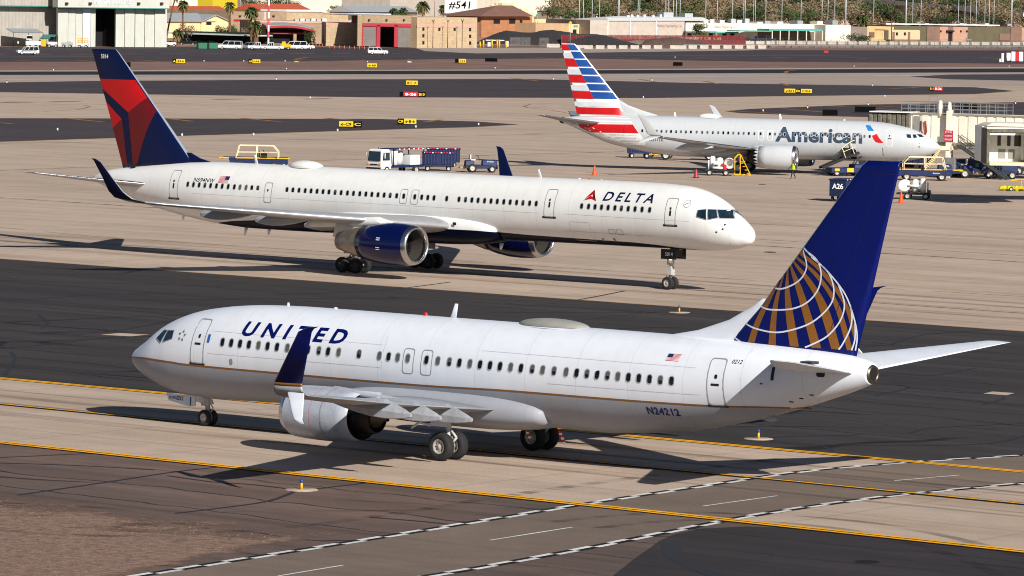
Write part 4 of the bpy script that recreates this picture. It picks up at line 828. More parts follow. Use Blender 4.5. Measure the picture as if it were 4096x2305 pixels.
lines('apron_line', strip(pxl([(-200, 898), (0, 911), (373, 946), (1118, 996), (2550, 1092), (2798, 1109), (4300, 1200)]), .15, .016, 0, (9, 2))+strip(pxl([(2948, 892), (4300, 972)]), .15, .016)
      +strip(pxl([(2100, 425), (2125, 416), (2330, 412)]), .3, .016)+strip(pxl([(2090, 424), (2110, 432), (2200, 441), (2320, 461), (2330, 500)]), .3, .016)+strip(pxl([(172, 447), (310, 440), (362, 427), (331, 420), (200, 418)]), .3, .016), YP)
L3 = pxl([(-200, 776), (0, 791), (620, 832), (3016, 982), (4300, 1063)]); L4 = pxl([(-200, 688), (0, 682), (441, 667), (1300, 642), (1838, 626), (2497, 607)])
lines('apron_joint', strip(L3, .28, .016, 0, (2.4, 2.4))+strip(L4, .35, .016, 0, (2.6, 2.2))+strip(pxl([(3016, 957), (4300, 1037)]), .12, .016)+strip(pxl([(-100, 575), (1300, 558), (2200, 537)]), .2, .016)+strip(pxl([(2100, 536), (2400, 528)]), .2, .016), BL)
lines('apron_line', strip(L3, .2, .016, 0, (2.4, 2.4), 2.4)+strip(L4, .25, .016, 0, (2.2, 2.6), 2.6), YP)
yb = []
for isl in ([(-100, 333), (370, 325), (1500, 318)], [(-100, 368), (700, 380), (1500, 390), (2590, 393), (3150, 385), (3900, 377), (4060, 365)], [(-100, 474), (1500, 477), (1900, 487), (2070, 499), (1900, 509), (1590, 518), (700, 545), (-100, 571)],
            [(4200, 408), (3425, 420), (3000, 437), (2905, 446), (2960, 453), (3255, 464), (3510, 470)]): yb += strip(pxl(isl), .35, .03)
lines('island_edge_marking', yb, YP)
yd = []
for a, c in (((262, 474), (417, 490)), ((660, 474), (770, 487)), ((966, 473), (1125, 489)), ((1296, 473), (1410, 482)), ((1700, 489), (1765, 480)), ((2040, 312), (2152, 325)), ((2556, 318), (2634, 330)), ((2817, 325), (2872, 337)), ((3123, 334), (3155, 343)), ((0, 492), (50, 496)), ((3420, 344), (3440, 344)),
             ((3560, 356), (3680, 350)), ((3130, 436), (3330, 452)), ((3320, 425), (3640, 443)), ((3480, 424), (3800, 440)), ((3820, 411), (3990, 426)), ((2920, 444), (3150, 458)), ((60, 241), (160, 248)), ((300, 241), (380, 247)), ((550, 240), (650, 248)), ((2110, 228), (2230, 236)), ((2460, 230), (2560, 236)), ((2770, 229), (2870, 235)), ((3070, 228), (3170, 234)), ((3360, 228), (3470, 236)), ((3920, 229), (4010, 236))):
    yd += strip(pxl([a, c]), .9, .03)
for p in ([(1440, 241), (1520, 237), (1640, 246), (1520, 248), (1440, 241)], [(1180, 238), (1230, 230), (1400, 228)], [(1180, 238), (1400, 252)], [(3140, 290), (3150, 285), (3180, 283)], [(3140, 290), (3155, 295), (3200, 298)]): yd += strip(pxl(p), .8, .03)
lines('island_bars', yd, YP)
lines('runway_edge_line', strip(pxl([(-300, 320), (2100, 309), (4400, 300)]), .9, .02)+strip(pxl([(-300, 285), (2000, 280.5), (4400, 270)]), .9, .02), WL)
lines('taxiway_faded_line', strip(pxl([(-100, 219), (700, 216), (1400, 214)]), .4, .016, 0, (9, 6))+strip(pxl([(2250, 221), (3400, 222)]), .4, .016)+strip(pxl([(3900, 236), (4090, 238)]), .4, .016)+strip(pxl([(0, 225), (380, 228)]), .4, .016)
      +sum([strip(pxl([(1480+k*22, 215-k*.3), (1492+k*22, 215-k*.3)]), .6, .016) for k in range(9)], []), WL)
lines('surface_sign', strip(pxl([(5, 411), (140, 409)]), 1.6, .016, 0, (6, 2))+strip(pxl([(200, 408), (330, 406)]), 1.6, .016, 0, (6, 2))+strip(pxl([(850, 399), (1030, 396)]), 1.4, .016, 0, (7, 3))+strip(pxl([(1220, 397), (1320, 395)]), 1.4, .016, 0, (7, 3)), RL)
lines('apron_faint_line', strip(pxl([(3700, 820), (3880, 790)]), .12, .016)+strip(pxl([(3600, 818), (4200, 796)]), .12, .016)+strip(pxl([(2700, 640), (3000, 700), (3400, 720)]), .12, .016)+strip(pxl([(2140, 668), (2600, 690), (3200, 700)]), .12, .016, 0, (4, 2))+strip(pxl([(3930, 740), (4010, 758)]), .12, .016), WL)
for nm, (u, v), (sx_, sy_) in (('concrete_pad', (500, 1341), (1.3, .9)), ('concrete_pad', (3997, 1576), (.8, .8)), ('manhole', (3080, 1010), (.45, .45)), ('manhole', (3050, 740), (.4, .4)), ('manhole', (3469, 2250), (.42, .35))):
    p = gp(u, v); b = MB(); n = 4 if nm[0] == 'c' else 14
    b.poly([(p.x+sx_*cos(2*pi*k/n+.3), p.y+sy_*sin(2*pi*k/n+.3)*1.2, .026) for k in range(n)]); b.build(nm, MATS['concrete'] if n == 4 else BL)['kind'] = 'structure'

# ------------------------------------------------------------------ small airfield fittings
def edge_light(u, v, label, h=.42, base=True, first=[None]):
    p = gp(u, v)
    r = root('taxiway_light', (p.x, p.y, .02), 0, label, 'taxiway light', 'taxiway edge lights')
    if base: b = MB(); b.lathe([(0, .62), (.02, .60), (.025, .001)], (0, 0, 0), 'z', 20); b.build('base_pad', MATS['concrete'], r)
    b = MB(); b.cyl((0, 0, 0), (0, 0, h*.66), .05, .045, 10); b.build('post', YEL, r)
    b = MB(); b.cyl((0, 0, h*.66), (0, 0, h*.75), .07, .07, 10).ell((0, 0, h*.75), (.065, .065, h*.25), 10, 5, True); b.build('lens', P('blue_lens', '#123a8c', .3), r)
    return r
edge_light(1206, 1962, 'yellow post with blue lens on the brown asphalt in the foreground'); edge_light(3034, 1758, 'yellow post with blue lens on a pale pad under the tail of the near airliner'); edge_light(2717, 1252, 'yellow post with blue lens on the dark strip above the near airliner')
em_ = root('marker', (0, 0, -50), 0, 'x', 'x'); bpy.data.objects.remove(em_)
mk = None
for i, (u, v) in enumerate([(230, 523), (728, 545), (1014, 543), (1350, 526), (1663, 512), (1914, 502), (27, 333), (1105, 320), (1240, 395), (2213, 319), (2573, 393), (3539, 388), (3230, 434), (3052, 447), (3472, 422), (4062, 417), (2608, 324), (3490, 345), (214, 283), (1146, 278), (1980, 275), (3416, 268), (4036, 268), (1470, 250), (2700, 232), (816, 247), (975, 247), (1140, 247)]):
    p = gp(u, v)
    if mk is None:
        mk = root('edge_marker', (p.x, p.y, .03), 0, 'small blue and white edge light stub beside the far taxiway', 'edge light', 'small edge lights on the far taxiways')
        b = MB(); b.cyl((0, 0, 0), (0, 0, .28), .11, .09, 8); b.build('post', WHITE, mk); b = MB(); b.ell((0, 0, .28), (.1, .1, .2), 8, 4, True); b.build('lens', NAVY, mk)
    else: dup(mk, (p.x, p.y, .03))
def plate_text(parent, name, txt, y, x0, x1, z0, h, mat_, bold=.02, flip=1, depth=.012, wide=None):
    """lettering on a plate facing -y (toward the camera)"""
    return decal(name, glyphs(txt, x0, x1, z0, h, 0, bold, 1., wide=wide), mat_, lambda x, z: -y*1., -1, parent, depth, 0)
BK = P('sign_black', '#050507', .8, spec=.1); SY = P('sign_yellow', '#e3bd10', .45, var=.1); SR = P('sign_red', '#b3122e', .45)
def sign(u0, u1, v0, v1, segs, label, back=False):
    """guidance sign; segs = (text, board colour, text colour, share of the width)"""
    p = gp((u0+u1)/2, v1); s = ppm(p); w, h = (u1-u0)/s, (v1-v0)/s
    r = root('taxiway_sign', (p.x, p.y, .02), 0, label, 'airfield sign', 'airfield guidance signs')
    b = MB(); n = 9
    prof = [(.16*cos(a)*1.0, .12*h+h*.86*(.5+.5*sin(a))) for a in [radians(-90+180*k/n) for k in range(n+1)]]
    x = -w/2; tot = sum(q[3] for q in segs)
    for i, (tx, bc, tc, sh) in enumerate(segs):
        ww = w*sh/tot; bb = MB(); bb.box((x+ww/2, 0, h*.56), (ww, .3, h*.84), (1, .8), 0, .03); bo = bb.build('sign_panel', bc, r)
        if tx: plate_text(bo, 'sign_lettering', tx, -.15, x+ww*.12, x+ww*.88, h*.32, h*.46, tc, .03)
        x += ww
    b.box((0, .02, h*.14), (w, .34, .06))
    for k in range(5): xx = -w/2*.9+w*.9*k/4; b.cyl((xx, 0, 0), (xx, 0, h*.16), .03, .03, 6)
    b.build('sign_frame', BK, r); return r
sign(1356, 1447, 486, 512, [('←C9', SY, BK, 5), ('C', BK, SY, 3)], 'yellow sign reading C9 with black C panel right of it')
sign(1590, 1665, 475, 501, [('C9', BK, SY, 1), ('←B→', SY, BK, 2)], 'black C9 and yellow B arrow sign on the left dark island')
sign(1624, 1671, 323, 344, [('B11 ↗', SY, BK, 1)], 'small yellow B11 sign behind the red hold sign')
sign(1598, 1702, 368, 390, [('', BK, SY, .5), ('8-26', SR, TXTW, 2), ('B10', BK, SY, 1)], 'red 8-26 hold sign with black B10 panel')
sign(3137, 3247, 356, 375, [('↙B11', SY, BK, 2), ('B', BK, SY, 1), ('C10→', SY, BK, 2)], 'wide yellow sign reading B11 B C10 above the striped tail')
sign(3718, 3770, 347, 366, [('B11', BK, SY, 1), ('8-26', SR, TXTW, 2)], 'small red 8-26 hold sign at the right above the passenger bridge')
sign(690, 740, 237, 256, [('A', BK, SY, 1), ('A9→', SY, BK, 2.4)], 'black A and yellow A9 sign near the row of white vans')
sign(994, 1041, 238, 256, [('A9', BK, SY, 1), ('←A→', SY, BK, 2)], 'black A9 and yellow A arrow sign in front of the arched roof')
sign(1469, 1508, 254, 273, [('←A9', SY, BK, 1)], 'yellow A9 sign below the white car')
sign(1820, 1864, 236, 254, [('', BK, SY, 1), ('←A→', SY, BK, 2)], 'yellow sign with pale arrows below the fire station corner')
for u0, u1, v0, v1, lb in ((1940, 1989, 233, 249, 'black back of a sign right of the yellow arrow sign'), (2692, 2730, 249, 266, 'black back of a sign between the striped tail and the dirt mound'), (3290, 3350, 439, 465, 'black back of a sign above the grey airliner, leftmost of three'), (3419, 3502, 427, 452, 'long black sign back above the grey airliner, the widest one'), (3600, 3642, 441, 452, 'black sign back partly behind the passenger bridge rails'), (3836, 3912, 418, 443, 'black sign back right of the passenger bridge column'), (505, 522, 249, 272, 'black sign half hidden behind the blue tail top'), (3295, 3313, 203, 216, 'small dark red sign on the far right taxiway')):
    sign(u0, u1, v0, v1, [('', SR if 'red' in lb else BK, BK, 1)], lb)
for u, v, lb in ((1186, 249, 'small yellow distance box left of the far yellow loop marking'), (1638, 250, 'small white box with black hole right of the far yellow loop')):
    p = gp(u, v); r = root('marker_box', (p.x, p.y, .02), 0, lb, 'marker box'); b = MB()
    for k in (-1, 1): b.lathe([(-.25, .28), (.25, .28)], (k*.33, 0, .45), 'y', 10)
    b.box((0, 0, .1), (.9, .3, .2)); b.build('lamp_housing', YEL if u < 1300 else WHITE, r)

# ------------------------------------------------------------------ ground equipment
def put(u, v, aim=None): return gp(u, v)
def wheels(r, pos, rad, w, rim=RIM):
    for x, y in pos:
        b = MB(); b.lathe([(-w/2, rad*.6), (-w/2, rad*.88), (-w*.3, rad), (w*.3, rad), (w/2, rad*.88), (w/2, rad*.6)], (x, y, rad), 'y', 18); t = b.build('wheel', RUB, r)
        b = MB(); sg = 1 if y > 0 else -1; b.lathe([(sg*w*.42, rad*.6), (sg*w*.3, rad*.5), (sg*w*.38, rad*.2), (sg*w*.4, .001)], (x, y, rad), 'y', 14); b.build('rim', rim, t)
def obj(name, u, v, face, label, cat, group=None):
    """face = direction (degrees, 0 = picture right, 90 = away) the thing's front points to"""
    p = gp(u, v); return root(name, (p.x, p.y, .012), radians(face), label, cat, group)
def tractor(u, v, face, label, sc=1., txt=None):
    r = obj('baggage_tractor', u, v, face, label, 'tractor', 'blue baggage tractors')
    b = MB(); b.box((.75, 0, .85), (1.45, 1.2, .75), (.96, .9), 0, .06).box((-.35, 0, .55), (2.6, 1.3, .35), (1, 1), 0, .05).box((-1.2, 0, .9), (.9, 1.25, .5), (.9, .9), 0, .06).box((1.5, 0, .5), (.1, 1.3, .35)); b.build('body', NAVY, r)
    b = MB(); b.box((-.85, 0, 1.2), (.5, .9, .12), (1, 1), 0, .04).box((-1.12, 0, 1.5), (.12, .85, .5), (1, 1), 0, .04); b.build('seat', WHITE if txt else BLACK, r)
    b = MB(); b.cyl((-.1, .2, 1.1), (-.35, .2, 1.55), .03).lathe([(0, .2), (.03, .22), (.05, .2)], (-.37, .2, 1.57), 'z', 14); b.build('steering_wheel', BLACK, r)
    b = MB(); b.cyl((-1.65, 0, .45), (-2.1, 0, .45), .05).box((-1.7, 0, .45), (.12, .3, .3)); b.build('tow_hitch', YEL, r)
    if txt: decal('number', glyphs(txt, 1.1, .5, 1.0, .14, 0, .01), TXTW, lambda x, z: .6, 1, r, .01, 0); decal('number', glyphs(txt, .5, 1.1, 1.0, .14, 0, .01), TXTW, lambda x, z: .6, -1, r, .01, 0)
    wheels(r, [(-.95, .6), (-.95, -.6)], .42, .3); wheels(r, [(1.0, .58), (1.0, -.58)], .34, .24); r.scale = (sc,)*3; return r
def cart(u, v, face, label, L=3.0, h=1.75, txt=None, shelf=False, back=None):
    """blue baggage cart with roof, curtains and coloured edge tape"""
    r = obj('baggage_cart', u, v, face, label, 'baggage cart', 'blue baggage carts')
    w = 1.5; b = MB(); b.box((0, 0, .55), (L, w, .16), bev=.02)
    for x in (-L/2+.05, 0, L/2-.05):
        for y in (-w/2+.04, w/2-.04): b.box((x, y, .6+h/2), (.08, .07, h))
    b.build('frame', NAVY, r)
    b = MB(); b.box((0, 0, .63+h), (L+.15, w+.15, .12), (1, 1), 0, .02); ro = b.build('roof', NAVY, r)
    b = MB(); n = int(L/.28)
    for k in range(n):
        for y in (-w/2-.085, w/2+.085): b.mat(k % 3 % 2 if k % 3 < 2 else 1).box((-L/2+L*(k+.5)/n, y, .64+h), (L/n*.55, .02, .09))
    b.build('edge_tape', [TXTW, RED], ro)
    CUR = P('curtain_blue', '#1a2550', .75, var=.5, sc=5.)
    for y in (-w/2+.02, w/2-.02):
        b = MB(); k = 0; x = -L/2+.1
        while x < L/2-.1: b.poly([(x, y+.03*(-1)**k, .65), (x+.14, y-.03*(-1)**k, .65), (x+.14, y-.03*(-1)**k, .58+h), (x, y+.03*(-1)**k, .58+h)]); x += .14; k += 1
        b.build('curtain', CUR, r, False)
    b = MB(); e = -1 if back is None else back; b.box((e*(L/2-.02), 0, .62+h/2), (.06, w, h)); eb = b.build('end_panel', P('end_panel_blue', '#0a1f40', .5, var=.2), r)
    if txt:
        # lettering on the end panel (faces along x)
        tr = glyphs(txt, -.5, .5, .75+h*.3, .45, 0, .03); bb = MB()
        for t_ in tr: bb.poly([(e*(L/2+.022), (x if e < 0 else x)*(-e)*-1, z) for x, z in t_])
        bb.build('panel_lettering', TXTW, eb, False)
    b = MB(); b.cyl((L/2, 0, .4), (L/2+.9, 0, .35), .04).cyl((L/2, .3, .4), (L/2+.5, 0, .38), .03).cyl((L/2, -.3, .4), (L/2+.5, 0, .38), .03); b.build('tow_bar', YEL, r)
    wheels(r, [(-L*.33, .6), (-L*.33, -.6), (L*.33, .6), (L*.33, -.6)], .25, .16); return r
def belt_loader(u, v, face, label, up_=22., frame=CREAM, sc=1.):
    r = obj('belt_loader', u, v, face, label, 'belt loader', 'belt loaders')
    b = MB(); b.box((0, 0, .55), (3.6, 1.7, .5), (1, 1), 0, .05).box((1.2, 0, .95), (1.1, 1.6, .4), (.9, .95), 0, .05); b.build('chassis', NAVY, r)
    b = MB(); b.box((.2, -.87, .6), (.7, .06, .4)).box((-1.2, -.87, .62), (.5, .05, .25)); b.build('side_panel', YEL, r)
    a = radians(up_); c_, s_ = cos(a), sin(a); q = lambda t, y, z: (-2.6+t*c_-z*s_, y, .85+t*s_+z*c_)
    b = MB(); b.poly([q(0, -.4, 0), q(7, -.4, 0), q(7, .4, 0), q(0, .4, 0)]).poly([q(0, .4, -.12), q(7, .4, -.12), q(7, -.4, -.12), q(0, -.4, -.12)]); b.build('belt', BLACK, r, False)
    b = MB()
    for y in (-.46, .46): b.loft([[q(t, y-.05, -.2), q(t, y+.05, -.2), q(t, y+.05, .06), q(t, y-.05, .06)] for t in (0, 7)])
    b.build('belt_frame', BLACK, r)
    b = MB(); 
    for y in (-.5, .5): b.tube([q(2.6, y, 0), q(2.6, y, 1.0), q(3.6, y, 1.25), q(5.4, y, 1.25), q(6.4, y, .1)], .045).tube([q(3.6, y, 0), q(3.6, y, 1.25)], .045).tube([q(5.4, y, 0), q(5.4, y, 1.25)], .045).tube([q(2.6, y, .6), q(6.0, y, .6)], .03)
    b.build('rail', frame, r)
    b = MB(); b.cyl((.6, -.3, .8), (1.6, -.3, 2.0), .06).cyl((.6, .3, .8), (1.6, .3, 2.0), .06); b.build('lift_arm', DARKM, r)
    wheels(r, [(-1.2, .75), (-1.2, -.75), (1.2, .75), (1.2, -.75)], .36, .26); r.scale = (sc,)*3; return r
def flat_loader(u, v, face, label):
    """low loader with a cream tube cage"""
    r = obj('belt_loader', u, v, face, label, 'belt loader', 'belt loaders')
    b = MB(); b.box((0, 0, .72), (5.6, 1.8, .55), (1, 1), 0, .05).box((2.5, 0, .95), (.7, 1.6, .3)); b.build('chassis', NAVY, r)
    b = MB(); b.box((.3, 0, 1.05), (6.6, .95, .12), bev=.02).box((3.7, 0, 1.0), (.4, .8, .2), bev=.06); b.build('belt_frame', YEL, r)
    b = MB(); b.box((.3, 0, 1.13), (6.3, .8, .04)); b.build('belt', BLACK, r)
    b = MB()
    for y in (-.85, .85): b.tube([(-1.9, y, 1.05), (-1.9, y, 1.7), (-1.4, y, 2.25), (1.9, y, 2.25), (2.2, y, 1.05)], .05).tube([(.2, y, 1.05), (.2, y, 2.25)], .06).tube([(-1.9, y, 1.6), (2.05, y, 1.6)], .03)
    b.tube([(-1.4, -.85, 2.25), (-1.4, .85, 2.25)], .04).tube([(1.9, -.85, 2.25), (1.9, .85, 2.25)], .04); b.build('rail', CREAM, r)
    b = MB(); b.box((-.5, .3, 1.35), (.6, .5, .5)).box((.0, -.5, 1.35), (.12, .5, .6)).cyl((-.6, .3, 1.5), (-.4, .3, 1.85), .04); b.build('driver_seat', BLACK, r)
    decal('lettering', glyphs('American', .9, 1.6, .68, .14, 0, .01), TXTW, lambda x, z: .9, -1, r, .01, 0)
    wheels(r, [(-1.6, .8), (-1.6, -.8), (1.8, .8), (1.8, -.8)], .4, .28); return r
def cone(u, v, label, h=.95, col='#e8501c'):
    r = obj('traffic_cone', u, v, 0, label, 'traffic cone', 'traffic cones on the apron'); b = MB()
    m_ = P('cone_'+col[1:4], col, .5); b.lathe([(.05, .24), (h*.92, .07), (h, .05), (h, .001)], (0, 0, 0), 'z', 14); b.build('cone_body', m_, r)
    b = MB(); b.box((0, 0, .03), (.55, .55, .05), bev=.01); b.build('cone_base', m_ if col == '#e8501c' else BK, r); return r
def hydrant_cart(u, v, face, label, steps=True):
    r = obj('fuel_cart', u, v, face, label, 'fuel cart', 'white hydrant fuel carts')
    b = MB(); b.box((0, 0, .5), (3.0, 1.4, .14), bev=.02).box((-1.35, 0, .65), (.2, 1.3, .35)); b.build('chassis', DARKM, r)
    b = MB(); b.cyl((-.8, .1, .6), (-.8, .1, 1.75), .26, .26, 14).ell((-.8, .1, 1.75), (.26, .26, .15), 12, 5, True).cyl((-.1, -.1, .6), (-.1, -.1, 1.6), .3, .3, 14).ell((-.1, -.1, 1.6), (.3, .3, .18), 12, 5, True).cyl((-.8, -.4, .75), (.5, -.4, .75), .14, .14, 12).cyl((-.5, .35, 1.2), (.5, .35, 1.2), .12, .12, 10).box((-.45, -.55, 1.25), (.5, .2, .3)).cyl((-1.2, -.3, .6), (-1.2, -.3, 1.5), .07); b.build('filter_tank', WHITE, r)
    b = MB(); b.lathe([(-.35, .5), (-.33, .55), (-.28, .3), (.28, .3), (.33, .55), (.35, .5), (.35, .001)], (.85, 0, 1.2), 'y', 20); b.build('hose_reel', WHITE, r)
    b = MB(); b.box((.4, -.5, .85), (.3, .3, .5)).box((.15, -.5, 1.1), (.2, .2, .2)); b.build('valve_box', RED, r)
    if steps:
        b = MB()
        for y in (-.5, .5): b.tube([(1.35, y, .1), (1.35, y, 1.7), (1.7, y, 2.1), (1.9, y, 2.1), (2.9, y, .15)], .04).tube([(1.3, y, .1), (2.95, y, .1)], .04).tube([(1.9, y, 2.1), (1.9, y, .1)], .035)
        for k in range(4): b.box((2.05+.22*k, 0, 1.25-.33*k), (.26, 1.0, .04))
        b.build('ladder', YEL, r)
    wheels(r, [(-1.1, .62), (-1.1, -.62), (.5, .62), (.5, -.62)], .3, .22); return r
cone(2378, 702, 'orange cone behind the long white airliner, nearest its blue wing tip'); cone(2784, 712, 'dark red cone left of the white fuel cart', .85, '#a8242c'); cone(3604, 813, 'orange cone beside the small white cart, right of the blue tail'); cone(3934, 618, 'orange cone under the passenger bridges', 1.0)
hydrant_cart(2882, 703, 0, 'white fuel hydrant cart with yellow step ladder under the grey airliner'); hydrant_cart(3655, 798, 170, 'small white fuel cart right of the blue tail, without ladder', False)
tractor(1925, 690, 8, 'blue baggage tractor with white seat behind the long white airliner', 1., 'EV330')
cart(1752, 684, 3, 'blue curtained baggage cart in front of the cart marked A30', 3.1, 1.15); cart(1772, 668, 2, 'blue baggage cart marked A30 beside the tractor', 3.3, 1.2, 'A30', back=1)
cart(3368, 806, 68, 'dark blue baggage cart marked A26 standing alone left of the blue tail', 2.6, 1.3, 'A26', back=-1)
flat_loader(1035, 676, 180, 'low loader with cream cage behind the roof of the long white airliner'); flat_loader(3690, 722, 0, 'blue and yellow low loader with cream cage under the grey airliner nose')
belt_loader(3380, 704, 18, 'belt loader raised to the open cargo hold of the grey airliner')
cart(3500, 676, 5, 'dark blue baggage cart behind the belt loader, under the grey airliner', 3.2, 1.0); cart(3640, 690, 5, 'blue baggage cart with striped roof edge under the airliner nose', 3.4, 1.45); cart(3905, 598, 0, 'blue baggage cart seen under the passenger bridge', 3.2, .6)
cart(2555, 632, 5, 'blue baggage cart under the tail of the grey airliner', 2.4, .7)
tractor(2640, 632, 180, 'blue tractor under the rear of the grey airliner'); 
r = obj('flatbed_truck', 2745, 640, 0, 'dark flatbed truck showing only its wheels below the grey airliner', 'truck')
b = MB(); b.box((0, 0, .9), (7, 2.2, .3), bev=.03).box((2.8, 0, 1.5), (1.4, 2.1, 1.0), (.9, .95), 0, .06); b.build('body', DARKM, r); wheels(r, [(-2.2, 1), (-2.2, -1), (2.4, 1), (2.4, -1)], .48, .3)
# pushback and big tractors at the right edge
def pushback(u, v, face, label, big=True):
    r = obj('pushback_tractor', u, v, face, label, 'tractor', 'blue pushback tractors')
    b = MB(); b.extr([(-2.6, .45), (2.6, .45), (2.6, 1.25), (1.2, 1.45), (.2, 1.8), (-1.6, 1.75), (-2.6, 1.3)], -1.15, 1.15); b.build('body', NAVY, r)
    b = MB(); b.box((.6, 0, 1.85), (.9, 1.2, .2)).cyl((-.3, .5, 1.75), (-.3, .5, 1.95), .1); b.build('orange_beacon', P('orange_lamp', '#e06a28', .4), r)
    decal('lettering', glyphs('55986', 1.0, 1.9, .95, .2, 0, .01), TXTW, lambda x, z: 1.15, -1, r, .01, 0); decal('green_plate', [rrect(.2, 1.2, .35, .4, .04)], P('plate_green', '#3a9a5a', .5), lambda x, z: 1.15, -1, r, .01, 0)
    wheels(r, [(-1.2, 1.0), (-1.2, -1.0)], .62, .4); wheels(r, [(1.9, 1.0), (1.9, -1.0)], .36, .3); return r
pushback(3895, 708, 0, 'large blue pushback tractor below the passenger bridge stairs'); tractor(3815, 712, 180, 'blue baggage tractor left of the large pushback tractor', 1.1, 'TX736'); tractor(4000, 716, 0, 'dark blue tractor right of the large pushback tractor', 1.15); tractor(4110, 700, 0, 'blue tractor cut off by the right edge of the picture')
r = obj('tow_bar', 4060, 765, 0, 'yellow tow bar and straps lying on the apron at the right edge', 'tow bar')
b = MB(); b.tube([(-1.4, .2, .2), (1.5, -.2, .3)], .1).tube([(-.2, 1.8, .9), (2.2, 1.8, 1.1)], .07).tube([(.7, 1.8, 1.0), (.7, .2, .2)], .05); b.build('bar', YEL, r)
b = MB(); random.seed(2)
for k in range(9): b.ell((-1.3+.35*k+random.random()*.1, random.random()*.4, .22), (.28, .25, .2+.1*random.random()), 8, 5)
b.build('straps', P('lime_straps', '#c9d010', .6, var=.4, sc=6), r); wheels(r, [(-.4, .5), (-.4, -.5)], .2, .14)
# lavatory truck with white cab
r = obj('service_truck', 1572, 696, 228, 'white cab-over service truck with blue load bed, facing the camera', 'truck')
b = MB(); b.box((1.9, 0, 1.55), (1.5, 2.0, 1.7), (.8, .9), 0, .1).box((2.0, 0, .75), (1.4, 2.0, .5), bev=.05); cab = b.build('cab', WHITE, r)
b = MB(); b.poly([(2.655, -.82, 1.28), (2.655, .82, 1.28), (2.56, .76, 2.2), (2.56, -.76, 2.2)]); b.build('windscreen', CGLASS, cab)
b = MB()
for s in (-1, 1): b.poly([(1.5, s*1.0, 1.35), (2.5, s*1.0, 1.35), (2.35, s*.96, 2.1), (1.5, s*.96, 2.1)])
b.build('side_window', CGLASS, cab)
b = MB(); b.box((2.72, 0, .95), (.04, 1.0, .12)).box((2.72, 0, .6), (.08, 1.9, .16)); b.build('grille', DARKM, cab)
for s in (-1, 1):
    b = MB(); b.box((2.72, s*.75, .95), (.05, .3, .2), bev=.02); b.build('headlight', P('lamp_amber', '#d98a4a', .3), cab); b = MB(); b.box((2.4, s*1.2, 1.8), (.1, .06, .5), bev=.02); b.build('mirror', WHITE, cab)
b = MB(); b.box((-.9, 0, .75), (4.6, 1.9, .25)).box((-1.2, 0, 2.4), (4.0, 2.0, .1)); 
for x in (-3.2, 1.0):
    for y in (-1.0, 1.0): b.box((x, y, 1.6), (.08, .08, 1.8))
b.build('load_bed', NAVY, r)
b = MB(); b.cyl((.4, -.5, .8), (.4, -.5, 2.3), .35, .35, 14).cyl((.4, .5, .8), (.4, .5, 2.3), .35, .35, 14).cyl((-.6, 0, .9), (-.6, 0, 2.2), .5, .5, 14).box((-2.2, 0, 1.3), (1.4, 1.7, 1.0), bev=.06); b.build('tank', WHITE, r)
b = MB(); 
for k in range(12): b.mat(k % 2).box((-3.1+.33*k, -1.02, 2.4), (.2, .02, .09)).box((-3.1+.33*k, 1.02, 2.4), (.2, .02, .09))
b.build('edge_tape', [TXTW, RED], r); wheels(r, [(1.9, .9), (1.9, -.9), (-2.2, .9), (-2.2, -.9)], .4, .26)

